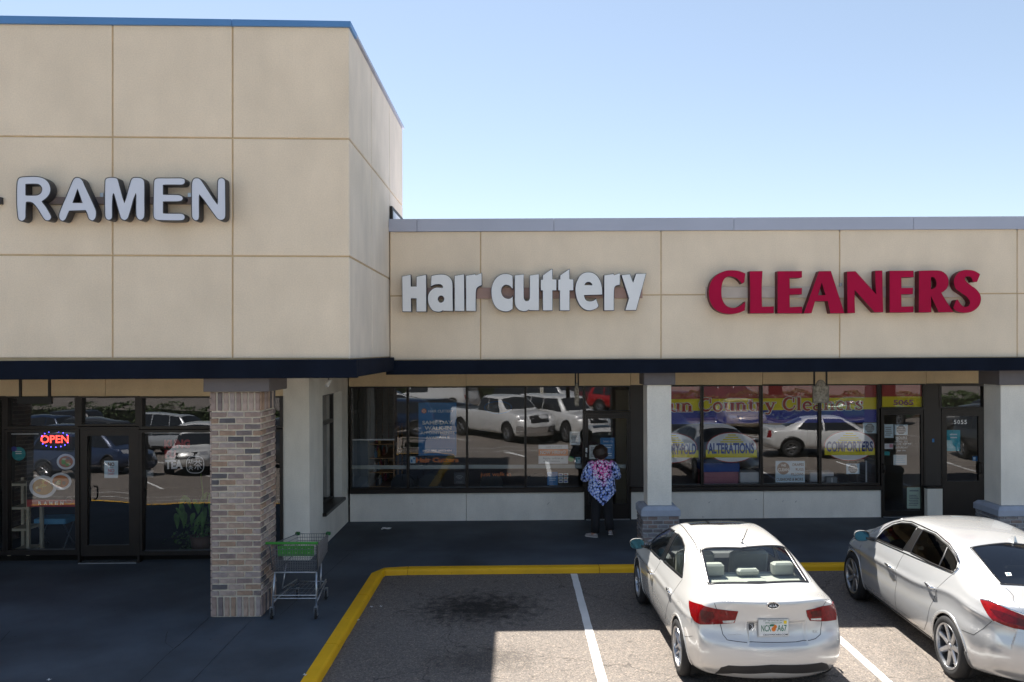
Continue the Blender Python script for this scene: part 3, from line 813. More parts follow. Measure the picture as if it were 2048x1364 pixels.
def sign_letters(defs, org, sc, Y, depth, mf, ms, p, rim=.006):
    for loops in defs:
        L = []
        for s in loops:
            pts = smooth_poly(P(s)) if isinstance(s, str) else s
            w = []
            for x, y in pts:
                q = atY(org[0]+x/sc, org[1]+y/sc, Y); w.append((q.x, q.z))
            L.append(w)
        fill_shape(L, Y, Y+depth, 'letter', mf, ms, p, rim)
def ell(cx, cy, rx, ry, n=24): return [(cx+rx*math.cos(2*math.pi*i/n), cy+ry*math.sin(2*math.pi*i/n)) for i in range(n)]
def shiftx(s, dx):
    r = []
    for w in s.split():
        c = w.endswith('*'); x, y = w.rstrip('*').split(','); r.append('%g,%s%s' % (float(x)+dx, y, '*' if c else ''))
    return ' '.join(r)
LETW = mat('letter_face_white', (.68,.71,.80), .35, var=.02, scale=2)
LETW2 = mat('letter_face_warm_white', (.84,.85,.86), .35, var=.03, scale=2)
LETS = mat('letter_side_dark', (.035,.035,.042), .45, var=.15)
LETS2 = mat('letter_side_navy', (.03,.04,.07), .45, var=.15)
RED = mat('letter_face_red', (.42,.001,.045), .5, var=.10, scale=1.6, spec=.15)
REDS = mat('letter_side_red', (.12,.010,.020), .5, var=.2, spec=.3)
RACE1 = mat('raceway_brown', (.20,.155,.14), .6, var=.08)
RACE2 = mat('raceway_pink', (.47,.30,.25), .6, var=.06)
RACE3 = mat('raceway_cream', (.58,.50,.44), .6, var=.05)
ramen = [
 ['285,230 300,160 350,118 480,105 620,105 740,130 830,200 872,300 860,400 810,475 725,540* 790,620 850,720 885,790 880,830 850,865 800,872 755,850 700,770 640,670 575,590 530,560 455,555* 450,700 448,800 430,850 390,878 350,875 310,840 295,770 280,600 277,400',
  '445,250* 640,250 690,280 708,330 690,385 640,418 560,425 445,425*'],
 ['1310,120 1370,132 1420,180 1450,250 1520,400 1580,530 1640,670 1652,740 1640,820 1600,868 1560,870 1510,835 1480,750 1455,695* 1190,705* 1160,775 1125,848 1080,878 1040,870 1005,830 1000,760 1040,640 1110,480 1180,310 1230,190 1265,138',
  '1325,330* 1400,555* 1248,555*'],
 ['1783,250 1795,155 1850,124 1940,121 2000,135 2025,175 2125,555* 2222,190 2263,130 2333,120 2413,130 2463,170 2476,240 2476,500 2476,760 2458,830 2403,862 2348,840 2315,770 2313,560 2315,405* 2203,800 2163,855 2113,864 2058,830 2030,750 1968,520 1935,405* 1925,600 1925,790 1910,840 1860,862 1810,840 1785,780 1780,500'],
 [shiftx('655,230 668,165 720,132 900,130 1130,130 1190,150 1205,195 1190,240 1140,262 1000,262 828,262* 828,412* 1080,415 1140,435 1170,480 1150,525 1090,545 960,548 828,548* 828,732* 1000,733 1130,735 1180,755 1203,800 1185,850 1130,870 900,870 720,862 665,830 648,770 650,500', 1962.7)],
 [shiftx('1300,260 1315,180 1350,138 1400,128 1450,142 1500,200 1745,580* 1742,400 1745,200 1765,150 1810,128 1860,140 1888,185 1892,400 1895,760 1880,830 1830,862 1770,855 1720,810 1445,425* 1445,600 1445,790 1430,850 1385,872 1335,850 1305,790 1300,500', 1962.7)]]
sg = thing('channel_letter_sign', 'pale rounded letters RAMEN on the tall beige wall', 'sign', (atY(245,400,TY).x, TY, atY(245,400,TY).z))
sign_letters(ramen, (0,340), 8.533, TY-.19, .13, LETW, LETS, sg, .010)
a = atY(-40,408,TY-.05); c = atY(430,394,TY-.05)
child(MB().box(a.x, atY(2,400,TY-.05).x, TY-.06, TY-.003, a.z, c.z), 'raceway', LETS, sg)
child(MB().box(atY(50,400,TY-.05).x, c.x, TY-.06, TY-.003, a.z, c.z), 'raceway', RACE1, sg)
for px, py in ((206,390),(381,390)):
    q = atY(px, py, TY); child(MB().box(q.x-.02,q.x+.02,TY-.035,TY-.002,q.z-.03,q.z+.02), 'bracket', STEEL, sg)
hair = [
 ['108,175* 250,148* 255,333* 335,333* 335,180* 495,148* 497,737* 335,737* 333,530* 255,530* 260,737* 115,737*'],
 ['570,165* 640,150 720,142 800,150 860,185 900,240 912,300 915,500 918,728* 765,728* 755,718* 720,738 670,742 600,725 550,670 518,590 512,510 530,440 580,380 640,350 700,350 745,355* 738,325 700,308 640,312 590,330 562,348*', ell(725,537,43,48)],
 ['935,165* 1092,140* 1098,728* 937,728*'],
 ['1113,163* 1265,138* 1275,155* 1368,122* 1372,322* 1320,345 1290,375 1280,430 1278,500 1278,728* 1117,728*'],
 ['1858,165* 1800,140 1740,132 1670,145 1600,190 1550,260 1518,350 1513,430 1525,540 1560,630 1610,690 1680,728 1750,738 1810,725 1860,690* 1858,470* 1830,510 1790,525 1740,515 1700,480 1680,420 1690,360 1730,322 1790,325 1830,360 1858,390*'],
 ['1882,158* 2034,140* 2036,510 2048,548 2074,562 2104,550 2117,515 2119,160* 2272,138* 2272,718* 2117,718* 2109,708* 2069,730 2019,733 1955,715 1905,665 1883,600 1881,400']]
hair4 = ['355,160* 490,62* 515,62* 515,220* 578,222* 578,403* 515,405* 515,720* 358,720* 355,405* 323,403* 323,228* 355,225*',
 '628,160* 770,60* 783,60* 785,218* 845,222* 845,403* 785,405* 785,720* 625,720* 625,405* 597,403* 597,225* 628,222*']
sg = thing('channel_letter_sign', 'white chunky letters Hair Cuttery on the low beige wall', 'sign', (atY(1050,585,RY).x, RY, atY(1050,585,RY).z))
sign_letters(hair, (790,530), 7.877, RY-.17, .12, LETW2, LETS2, sg, .008)
for s in hair4: sign_letters([[s]], (1040,530), 7.877, RY-.17, .12, LETW2, LETS2, sg, .008)
sign_letters([['1078,108 1150,120 1215,165 1265,240 1295,340 1302,470* 1015,478* 1030,525 1060,558 1110,567 1160,552 1195,520* 1245,645* 1210,685 1150,712 1090,722 1020,705 950,650 900,560 872,450 868,350 890,260 935,175 1000,122', '1025,313* 1045,283 1080,273 1115,285 1133,313*'],
 ['1323,158* 1470,133* 1485,152* 1578,122* 1578,318* 1530,325 1500,345 1488,390 1485,480 1485,718* 1322,718*'],
 ['1595,155* 1735,138* 1782,272* 1825,133* 1990,130* 1832,715* 1655,715* 1712,525*']], (1040,530), 7.877, RY-.17, .12, LETW2, LETS2, sg, .008)
a = atY(855,597.5,RY-.05); c = atY(1285,574.5,RY-.05)
child(MB().box(a.x, c.x, RY-.048, RY-.003, a.z, c.z), 'raceway', RACE2, sg)
clean = [
 ['640,122* 560,88 460,75 350,85 240,140 165,220 130,320 125,420 150,530 210,620 310,675 430,692 540,678 632,640* 640,515* 590,560 530,595 450,605 380,580 330,520 305,440 303,340 320,240 360,180 420,160 490,175 550,215 590,265* 625,245*'],
 ['700,88* 883,85* 874,250 872,400 876,590* 1043,585* 1043,680* 705,682* 708,400 706,250'],
 ['1095,88* 1440,85* 1440,175* 1420,182* 1265,180* 1268,330* 1440,325* 1438,415* 1265,418* 1268,595* 1442,588* 1443,682* 1095,682*'],
 ['1680,88* 1848,85* 2040,682* 1840,682* 1805,512* 1625,510* 1575,680* 1465,682*', '1720,250* 1772,425* 1668,425*']]
clean6 = [
 ['100,92* 218,88* 512,415* 500,250 497,80* 597,78* 603,400 610,668* 490,668* 208,355* 207,500 212,678* 105,680*'],
 ['700,82* 1038,80* 1040,172* 865,175* 868,325* 1030,322* 1028,412* 865,412* 868,588* 1038,582* 1035,668* 700,672*'],
 ['1115,82* 1250,78 1380,78 1450,95 1510,150 1535,230 1520,310 1480,360 1430,392* 1500,510 1605,665* 1395,668* 1285,440* 1290,668* 1112,670*', '1285,170* 1330,180 1362,240 1350,310 1285,345*'],
 ['1978,130* 1900,85 1820,70 1740,75 1660,120 1615,190 1610,260 1640,340 1720,400 1790,450 1835,520 1820,570 1770,592 1715,565 1665,490* 1640,495* 1600,600* 1630,640 1700,668 1790,675 1880,650 1960,580 1990,490 1975,410 1920,340 1850,290 1780,230 1765,185 1800,160 1850,175 1880,240* 1935,238*']]
sg = thing('channel_letter_sign', 'crimson flared letters CLEANERS on the low beige wall', 'sign', (atY(1690,585,RY).x, RY, atY(1690,585,RY).z))
sign_letters(clean, (1400,530), 7.062, RY-.19, .14, RED, REDS, sg, .0)
sign_letters(clean6, (1680,530), 7.062, RY-.19, .14, RED, REDS, sg, .0)
a = atY(1412,596,RY-.05); c = atY(1925,573.5,RY-.05)
child(MB().box(a.x, c.x, RY-.048, RY-.003, a.z, c.z+.01), 'raceway', RACE3, sg)
q = atY(1680,570,RY); child(MB().box(q.x-.02,q.x+.02,RY-.04,RY-.002,q.z-.02,q.z+.03), 'bracket', STEEL, sg)
# ------------------------------------------------------------------ cars
def I(tab, y): 
    ys = [a for a, _ in tab]; vs = [b_ for _, b_ in tab]
    # smooth (pchip-like) interpolation
    if y <= ys[0]: return vs[0]
    if y >= ys[-1]: return vs[-1]
    i = max(k for k in range(len(ys)-1) if ys[k] <= y)
    h = ys[i+1]-ys[i]; t = (y-ys[i])/h
    def sl(k):
        if k <= 0: return (vs[1]-vs[0])/(ys[1]-ys[0])
        if k >= len(ys)-1: return (vs[-1]-vs[-2])/(ys[-1]-ys[-2])
        d0 = (vs[k]-vs[k-1])/(ys[k]-ys[k-1]); d1 = (vs[k+1]-vs[k])/(ys[k+1]-ys[k])
        return 0 if d0*d1 <= 0 else 2*d0*d1/(d0+d1)
    m0, m1 = sl(i)*h, sl(i+1)*h
    return vs[i]*(2*t**3-3*t**2+1)+m0*(t**3-2*t**2+t)+vs[i+1]*(-2*t**3+3*t**2)+m1*(t**3-t**2)
TR = [0,.10,.28,.44,.54,.60,.74,.88,1]
WO = [-.09,-.03,-.004,0,0,-.002,-.014,-.04,None]
FR = [1,.84,.62,.41,.2,0]
def car_cage(S):
    """half-and-mirrored cage of a car from profile tables; y forward from the rear bumper"""
    st = S['st']; V = []; idx = {}
    def vid(p):
        V.append(p); return len(V)-1
    nr = len(TR); rings = []
    for k, y in enumerate(st):
        zs, zb, wb, hw, wr, zr = (I(S[n], y) for n in ('zs','zb','wb','hw','wr','zr'))
        drop = I(S['drop'], y); cab = max(0.0, min(1.0, (zr-zb-.10)/.25))
        end = 0 if k == 0 else (1 if k == len(st)-1 else None)
        def yy(fr, row):
            if end is None:
                # stations near the ends follow the plan curvature too
                d0 = S['plan0']*max(0, 1-(y-st[0])/S['planl']); d1 = S['plan1']*max(0, 1-(st[-1]-y)/S['planl'])
                return y + d0*(fr**3) - d1*(fr**3)
            if end == 0: 
                yc = I(S['capR'], TR[row]); return yc + (S['plan0'])*(abs(fr)**2.6)
            yc = I(S['capF'], TR[row]); return yc - (S['plan1'])*(abs(fr)**2.6)
        ring = {}
        for j in range(5, 0, -1):     # bottom columns centre -> side
            f = FR[j]; ring[('b', j)] = (f*(hw-.09), yy(f, 0), zs)
        for r_ in range(nr):
            z = zs+(zb-zs)*TR[r_]; x = wb if WO[r_] is None else hw+WO[r_]
            if WO[r_] is not None and TR[r_] > .6: 
                x = min(x, hw+WO[r_]); 
            ring[('s', r_)] = (x, yy(1, r_), z)
        zrl = max(zb+.004, zr-drop)
        g = [(wb+(wr-wb)*.5+.012*cab, zb+(zrl-zb)*.55), (wr, zrl), (wr*.80, zrl+(zr-zrl)*.62), (wr*.42, zr-(zr-zrl)*.10), (0, zr)]
        h = [(wb*f, zb+(zr-zb)*(1-f**2.4)) for f in FR[1:]]
        cab = max(0.0, min(1.0, (zr-zb-.03)/.10))
        for j in range(1, 6):
            a, b_ = g[j-1], h[j-1]; x = b_[0]+(a[0]-b_[0])*cab; z = b_[1]+(a[1]-b_[1])*cab
            ring[('t', j)] = (x, yy(x/max(wb,1e-6), nr-1), z)
        order = [('b', j) for j in range(5, 0, -1)] + [('s', r_) for r_ in range(nr)] + [('t', j) for j in range(1, 6)]
        ids = {}
        for key in order:
            x, y_, z = ring[key]
            ids[key] = (vid((x,y_,z)), vid((-x,y_,z)) if x > 1e-6 else None)
        rings.append((order, ids, ring))
    F = []; CR = {}
    def R_(k, key): return rings[k][1][key][0]
    def L_(k, key): 
        q = rings[k][1][key]; return q[1] if q[1] is not None else q[0]
    order = rings[0][0]
    for k in range(len(st)-1):
        for a, b_ in zip(order[:-1], order[1:]):
            F.append((R_(k,a), R_(k+1,a), R_(k+1,b_), R_(k,b_)))
            F.append((L_(k,a), L_(k,b_), L_(k+1,b_), L_(k+1,a)))
    # caps
    for end in (0, len(st)-1):
        ring = rings[end][2]; grid = {}
        for r_ in range(nr):
            zc = ring[('s', r_)][2]
            for j in range(6):
                if r_ == 0: key = ('s',0) if j == 0 else ('b', j)
                elif r_ == nr-1: key = ('s', nr-1) if j == 0 else ('t', j)
                elif j == 0: key = ('s', r_)
                else: key = None
                if key: grid[(r_,j,1)] = R_(end,key); grid[(r_,j,-1)] = L_(end,key); continue
                f = FR[j]; x = ring[('s', r_)][0]*f
                zc = ring[('s', r_)][2]
                # rows follow the crown of the top edge a little
                ztop = ring[('t', j)][2] if j else ring[('s', nr-1)][2]; zb0 = ring[('s', nr-1)][2]
                z = zc+(ztop-zb0)*max(0, (TR[r_]-.54)/.46)
                if end == 0: y = I(S['capR'], TR[r_])+S['plan0']*f**2.6
                else: y = I(S['capF'], TR[r_])-S['plan1']*f**2.6
                i1 = vid((x,y,z)); grid[(r_,j,1)] = i1
                grid[(r_,j,-1)] = vid((-x,y,z)) if x > 1e-6 else i1
        for r_ in range(nr-1):
            for j in range(5):
                a = (grid[(r_,j,1)], grid[(r_,j+1,1)], grid[(r_+1,j+1,1)], grid[(r_+1,j,1)])
                b_ = (grid[(r_,j,-1)], grid[(r_,j+1,-1)], grid[(r_+1,j+1,-1)], grid[(r_+1,j,-1)])
                if end: a, b_ = a[::-1], b_
                else: b_ = b_[::-1]
                # orient: outward
                F.append(a[::-1] if end == 0 else a[::-1]); F.append(b_[::-1] if end == 0 else b_[::-1])
    return V, F, rings
def sub_eval(V, F, lvl, creases=()):
    me = bpy.data.meshes.new('cage'); me.from_pydata(V, [], F)
    bm = bmesh.new(); bm.from_mesh(me); bmesh.ops.remove_doubles(bm, verts=bm.verts, dist=1e-5); bmesh.ops.recalc_face_normals(bm, faces=bm.faces)
    bm.to_mesh(me); bm.free()
    o = bpy.data.objects.new('cage', me); COL.objects.link(o)
    md = o.modifiers.new('s', 'SUBSURF'); md.levels = lvl; md.render_levels = lvl
    dg = bpy.context.evaluated_depsgraph_get(); dg.update()
    ev = o.evaluated_get(dg); me2 = bpy.data.meshes.new_from_object(ev)
    n = len(me2.vertices); co = np.empty(n*3, 'f'); me2.vertices.foreach_get('co', co); co = co.reshape(-1,3).astype(float)
    fs = np.empty(len(me2.loops), 'i'); me2.loops.foreach_get('vertex_index', fs); fs = fs.reshape(-1,4)
    bpy.data.objects.remove(o); bpy.data.meshes.remove(me); bpy.data.meshes.remove(me2)
    return co, fs
def inpoly(pts, poly):
    x, y = pts[:,0], pts[:,1]; c = np.zeros(len(pts), bool); n = len(poly); j = n-1
    for i in range(n):
        xi, yi = poly[i]; xj, yj = poly[j]
        if abs(yj-yi) > 1e-12:
            c ^= ((yi > y) != (yj > y)) & (x < (xj-xi)*(y-yi)/(yj-yi)+xi)
        j = i
    return c
class Car:
    def __init__(s, S, lvl, loc, rz, scale, label, cat, paint, group=None, name='parked_car'):
        s.S = S; s.scale = scale; s.paint = paint
        s.root = thing(name, label, cat, loc, rz, group)
        V, F, _ = car_cage(S)
        co, fs = sub_eval(V, F, lvl)
        if 'deform' in S: co = S['deform'](co)
        s.co, s.fs = co, fs
        s.bvh = BVHTree.FromPolygons([tuple(v) for v in co], [tuple(int(i) for i in f) for f in fs])
        s.L = S['len']
        s.kill = np.zeros(len(fs), bool)
        s.cen = co[fs].mean(1)
        nn = np.cross(co[fs[:,2]]-co[fs[:,0]], co[fs[:,3]]-co[fs[:,1]]); s.nrm = nn/np.maximum(np.linalg.norm(nn,axis=1,keepdims=True),1e-12)
        s.M = Matrix.Translation(loc) @ Matrix.Rotation(rz, 4, 'Z') @ Matrix.Scale(scale, 4)
        s.Mi = s.M.inverted()
        s.off = Vector((0, -s.L/2, 0))
    # local "car" space (y from the rear bumper) -> object space = (p+off)*scale
    def pix(s, px, py):
        """photo pixel -> point on the body in car space"""
        o = s.Mi @ Vector((0,0,CAMH)) - s.off; q = s.Mi @ (Vector((0,0,CAMH))+ray(px,py)) - s.off
        d = (q-o).normalized(); h = s.bvh.ray_cast(o, d)
        if h[0] is None:
            # nearest approach: march
            best = None
            for t in np.linspace(4, 16, 240):
                p = o+d*float(t); n_ = s.bvh.find_nearest(p)
                if best is None or n_[3] < best[0]: best = (n_[3], n_[0])
            return best[1]
        return h[0]
    def frame(s, kind, u, v, c=None):
        if kind == 'left': return Vector((-3,u,v)), Vector((1,0,0))
        if kind == 'right': return Vector((3,u,v)), Vector((-1,0,0))
        if kind == 'rear': return Vector((u,-3,v)), Vector((0,1,0))
        if kind == 'front': return Vector((u,s.L+3,v)), Vector((0,-1,0))
        if kind == 'top': return Vector((u,v,4)), Vector((0,0,-1))
        if kind == 'cyl':      # c = centre, u angle
            d = Vector((math.cos(u), math.sin(u), 0)); return Vector((c[0],c[1],v))+d*4, -d
    def to2(s, kind, p, c=None):
        if kind in ('left','right'): return (p.y, p.z)
        if kind in ('rear','front'): return (p.x, p.z)
        if kind == 'top': return (p.x, p.y)
        a = math.atan2(p.y-c[1], p.x-c[0])
        if a > math.pi/2+.3: a -= 2*math.pi
        return (a, p.z)
    def hit(s, kind, u, v, c=None, off=0.0):
        o, d = s.frame(kind, u, v, c); h = s.bvh.ray_cast(o, d)
        if h[0] is None:
            n_ = s.bvh.find_nearest(o+d*2.2); h = n_
        n = h[1]; n = n if n.dot(d) < 0 else -n
        return h[0]+n*off, n
    def patch(s, name, kind, poly, off, m, c=None, res=.05, parent=None, grow=0.0, edge=True, smooth=True):
        P2 = [Vector(p) for p in poly]
        if grow:
            n = len(P2); ar = sum(P2[i].x*P2[(i+1)%n].y-P2[(i+1)%n].x*P2[i].y for i in range(n)); sg_ = -1 if ar > 0 else 1; Q = []
            for i in range(n):
                d = (P2[(i+1)%n]-P2[i-1]).normalized(); Q.append(P2[i]+Vector((-d.y,d.x))*grow*sg_)
            P2 = Q
        bd = []; n = len(P2)
        for i in range(n):
            a, b_ = P2[i], P2[(i+1)%n]; k = max(1, int((b_-a).length/res)); 
            for q in range(k): bd.append(a.lerp(b_, q/k))
        xs_ = [p.x for p in bd]; ys_ = [p.y for p in bd]; pts = list(bd)
        gx = np.arange(min(xs_)+res/2, max(xs_), res); gy = np.arange(min(ys_)+res/2, max(ys_), res)
        G = np.array([(x,y) for x in gx for y in gy])
        if len(G):
            ok = inpoly(G, [(p.x,p.y) for p in bd]); B = np.array([(p.x,p.y) for p in bd])
            for p in G[ok]:
                if np.min(np.hypot(*(B-p).T)) > res*.4: pts.append(Vector(p))
        es = [(i,(i+1)%len(bd)) for i in range(len(bd))]
        r = geometry.delaunay_2d_cdt(pts, es, [], 1, 1e-6)
        V2, F2 = r[0], r[2]; V = []; N_ = []
        for p in V2:
            h, n_ = s.hit(kind, p.x, p.y, c, off); V.append(h); N_.append(n_)
        # keep triangles inside
        Fk = []
        poly2 = [(p.x,p.y) for p in bd]
        for f in F2:
            cc = np.array([[sum(V2[i].x for i in f)/3, sum(V2[i].y for i in f)/3]])
            if inpoly(cc, poly2)[0]: Fk.append(tuple(f))
        if edge:
            cnt = {}
            for f in Fk:
                for a, b_ in ((f[0],f[1]),(f[1],f[2]),(f[2],f[0])): 
                    cnt[(a,b_)] = 1
            be = [(a,b_) for (a,b_) in cnt if (b_,a) not in cnt]
            mp = {}
            for a, b_ in be:
                for q in (a,b_):
                    if q not in mp: mp[q] = len(V); V.append(V[q]-N_[q]*(off+.008))
            Fk += [(b_,a,mp[a],mp[b_]) for a, b_ in be]
        o = mobj(name, [(v+s.off)*s.scale for v in V], Fk, m, parent or s.root)
        if smooth:
            try:
                o.data.polygons.foreach_set('use_smooth', [True]*len(o.data.polygons)); 
                o.data.set_sharp_from_angle(angle=R(40))
            except Exception: pass
        return o
    def strip(s, name, kind, pts, w, h, m, c=None, closed=True, parent=None, res=.03, off=0.0, smooth=True):
        """raised strip following a 2D polyline on the body"""
        P2 = [Vector(p) for p in pts]; n = len(P2); L = []
        rng = n if closed else n-1
        for i in range(rng):
            a, b_ = P2[i], P2[(i+1)%n]; k = max(1, int((b_-a).length/res))
            for q in range(k): L.append(a.lerp(b_, q/k))
        if not closed: L.append(P2[-1])
        pos = []; nor = []
        for p in L:
            a, b_ = s.hit(kind, p.x, p.y, c, off); pos.append(a); nor.append(b_)
        V = []; F = []; M_ = len(L)
        for i in range(M_):
            a = pos[i-1] if (closed or i) else pos[0]; b_ = pos[(i+1)%M_] if (closed or i < M_-1) else pos[-1]
            t = (b_-a); t = t.normalized() if t.length > 1e-9 else Vector((0,1,0)); sd_ = t.cross(nor[i]).normalized()*w/2; nn = nor[i]
            V += [pos[i]-sd_-nn*.006, pos[i]-sd_*.8+nn*h, pos[i]+sd_*.8+nn*h, pos[i]+sd_-nn*.006]
        for i in range(M_ if closed else M_-1):
            j = (i+1)%M_
            for k in range(3): F.append((i*4+k, i*4+k+1, j*4+k+1, j*4+k))
        return mobj(name, [(v+s.off)*s.scale for v in V], F, m, parent or s.root, smooth)
    def cut(s, kind, poly, lo=None):
        cen, nrm = s.cen, s.nrm
        if kind in ('left','right'):
            sg_ = -1 if kind == 'left' else 1
            ok = (nrm[:,0]*sg_ > .15) & (cen[:,0]*sg_ > .3); uv = cen[:,1:3]
        elif kind == 'top': ok = nrm[:,2] > .15; uv = cen[:,:2]
        elif kind in ('rear',): ok = nrm[:,1] < -.2; uv = cen[:,[0,2]]
        s.kill |= ok & inpoly(uv, poly)
    def cutarch(s, y, z, r_):
        c = s.cen; s.kill |= (np.hypot(c[:,1]-y, c[:,2]-z) < r_) & (np.abs(c[:,0]) > .50) & (c[:,2] < z+r_)
    def body(s, name='body'):
        keep = ~s.kill; fs = s.fs[keep]
        used = np.unique(fs); mp = -np.ones(len(s.co), int); mp[used] = np.arange(len(used))
        V = (s.co[used]+np.array(s.off))*s.scale; F = mp[fs]
        me = bpy.data.meshes.new(name); me.vertices.add(len(V)); me.vertices.foreach_set('co', V.astype('f').ravel())
        me.loops.add(F.size); me.loops.foreach_set('vertex_index', F.astype('i').ravel())
        me.polygons.add(len(F)); me.polygons.foreach_set('loop_start', np.arange(0, F.size, 4, dtype='i'))
        me.polygons.foreach_set('use_smooth', np.ones(len(F), bool))
        me.update(calc_edges=True); me.validate(); me.materials.append(s.paint)
        o = bpy.data.objects.new(name, me); COL.objects.link(o); o.parent = s.root; return o
    def local(s, b, name, m, smooth=False, parent=None):
        return mobj(name, [(Vector(v)+s.off)*s.scale for v in b.v], b.f, m, parent or s.root, smooth)
TYRE = mat('tyre_rubber', (.018,.018,.019), .75, var=.2, scale=12, bump=.002, bscale=40)
ALLOY = mat('alloy_rim', (.42,.43,.45), .28, metal=.9, var=.04)
CHROME = mat('chrome', (.75,.76,.78), .06, metal=1.0, var=.02)
BLKRUB = mat('black_trim', (.012,.012,.013), .35, var=.1)
WELL = mat('wheel_well', (.008,.008,.008), .9, var=.1)
def wheel_meshes(r_, w, nsp, double=False, rim=.68, key=''):
    """tyre and rim meshes, axle along x, outer face towards -x"""
    k = ('wheel', r_, nsp, key)
    if k in BM: return BM[k]
    R0 = r_*rim
    b = MB(); h = w/2
    b.lathe([(R0-.01,-h+.015),(R0+.012,-h-.002),(r_*.86,-h-.008),(r_*.955,-h+.008),(r_*.985,-h+.03),(r_,-h+.05),(r_,-.01),(r_-.008,-.006),(r_-.008,.006),(r_,.01),(r_,h-.05),(r_*.985,h-.03),(r_*.93,h),(R0,h-.01)], 48, 'x')
    ty = bpy.data.meshes.new('tyre'); ty.from_pydata([tuple(v) for v in b.v], [], b.f); ty.materials.append(TYRE); ty.update(); ty.polygons.foreach_set('use_smooth', [True]*len(ty.polygons))
    b = MB(); b.lathe([(R0+.006,-h+.002),(R0+.004,-h-.004),(R0-.014,-h+.002),(R0-.02,-h+.03),(R0-.03,h-.02),(R0+.006,h-.01)], 48, 'x')
    b.lathe([(0,-h+.022),(.030,-h+.022),(.036,-h+.03),(.075,-h+.045),(.085,-h+.07),(.0,-h+.075)], 24, 'x')
    for i in range(nsp):
        a0 = 2*math.pi*i/nsp+.3
        for dz in ((-.035,.035) if double else (0,)):
            wi, wo = ((.020,.014) if double else (.034,.027))
            def pt(rad, side, lift, th):
                ca, sa = math.cos(a0), math.sin(a0); off_ = dz*(1 if rad < .1 else 1.0) + side
                return (-h+lift+th, ca*rad-sa*off_, sa*rad+ca*off_)
            q = []
            for rad, wd, lf in ((.05,wi,.030),(R0*.6,(wi+wo)/2,.024),(R0-.012,wo,.010)):
                q.append([pt(rad,-wd,lf+.012,0), pt(rad,-wd*.6,lf,0), pt(rad,wd*.6,lf,0), pt(rad,wd,lf+.012,0), pt(rad,wd,lf+.045,0), pt(rad,-wd,lf+.045,0)])
            base = len(b.v)
            for g_ in q: b.v += [Vector(p) for p in g_]
            for u in range(2):
                for k_ in range(6):
                    b.f.append((base+u*6+k_, base+u*6+(k_+1)%6, base+u*6+6+(k_+1)%6, base+u*6+6+k_))
    rm = bpy.data.meshes.new('rim'); rm.from_pydata([tuple(v) for v in b.v], [], b.f); rm.materials.append(ALLOY); rm.update()
    b = MB(); b.lathe([(R0-.03,-h+.085),(.02,-h+.085)], 32, 'x'); b.lathe([(R0*.78,-h+.078),(.05,-h+.078)], 32, 'x')
    dk = bpy.data.meshes.new('brake'); dk.from_pydata([tuple(v) for v in b.v], [], b.f); dk.materials.append(WELL); dk.update()
    BM[k] = (ty, rm, dk); return BM[k]
def add_wheels(s, pos, track, r_, w, nsp, double=False, arch=.36, key='', rim=.68, lip=True):
    ms = wheel_meshes(r_, w, nsp, double, rim, key)
    for y in pos:
        for sx in (-1, 1):
            p = (Vector((sx*track, y, r_))+s.off)*s.scale
            t = bpy.data.objects.new('wheel', ms[0]); COL.objects.link(t); t.parent = s.root; t.location = p
            t.scale = (s.scale,)*3; t.rotation_euler = (random.uniform(0,1.2), 0, 0 if sx < 0 else math.pi)
            for nm, me in (('rim', ms[1]), ('brake', ms[2])):
                o = bpy.data.objects.new(nm, me); COL.objects.link(o); o.parent = t
            if lip:
                # dark well behind the wheel
                b = MB(); b.lathe([(arch+.03, sx*(track+.02)), (arch+.03, sx*.45), (.0, sx*.45)], 40, 'x', (0,y,r_))
                b.f = [f for f in b.f if min(b.v[i].z for i in f) > .14]
                s.local(b, 'wheel_well', WELL, True)
def arch_lip(s, y, z, r_, w=.035, h=.006, m=None, z0=.21):
    for kind in ('left','right'):
        pts = []
        for k in range(41):
            a = math.pi*1.22 - k/40*math.pi*1.44
            u, v = y+math.cos(a)*r_, z+math.sin(a)*r_
            if v > z0: pts.append((u, v))
        s.strip('wheel_arch', kind, pts, w, h, m or s.paint, closed=False)
def paint(name, c, rough=.28, metal=.35, flake=.0, coat=1.0):
    return mat(name, c, rough, metal=metal, var=.015, scale=2, coat=coat, croughness=.02)
W_PEARL = paint('paint_white_pearl', (.68,.665,.64), .24, .28)
SILVER = paint('paint_silver', (.58,.585,.59), .24, .50)
LAMPR = mat('lamp_red', (.20,.001,.003), .25, var=.3, scale=30, coat=.35, spec=.25)
LAMPD = mat('lamp_dark_red', (.09,.001,.003), .25, var=.3, scale=30, coat=.35, spec=.25)
LAMPC = mat('lamp_clear', (.55,.55,.56), .12, var=.2, scale=40, coat=1.0, metal=.4)
GASKET = mat('gasket', (.010,.010,.011), .3, var=.1, coat=.3)
SEAM = mat('seam_dark', (.02,.02,.02), .8, var=.1)
BEIGE = mat('leather_beige', (.36,.36,.31), .6, var=.06, scale=8, bump=.001, bscale=60)
GREYIN = mat('cabin_grey', (.10,.10,.10), .8, var=.1)
def cushion(b, x0, x1, y0, y1, z0, z1, lean=0.0, r_=.035):
    n0 = len(b.v); b.cbox(x0, x1, y0, y1, z0, z1, r_)
    for v in b.v[n0:]: v.y -= lean*(v.z-z0)
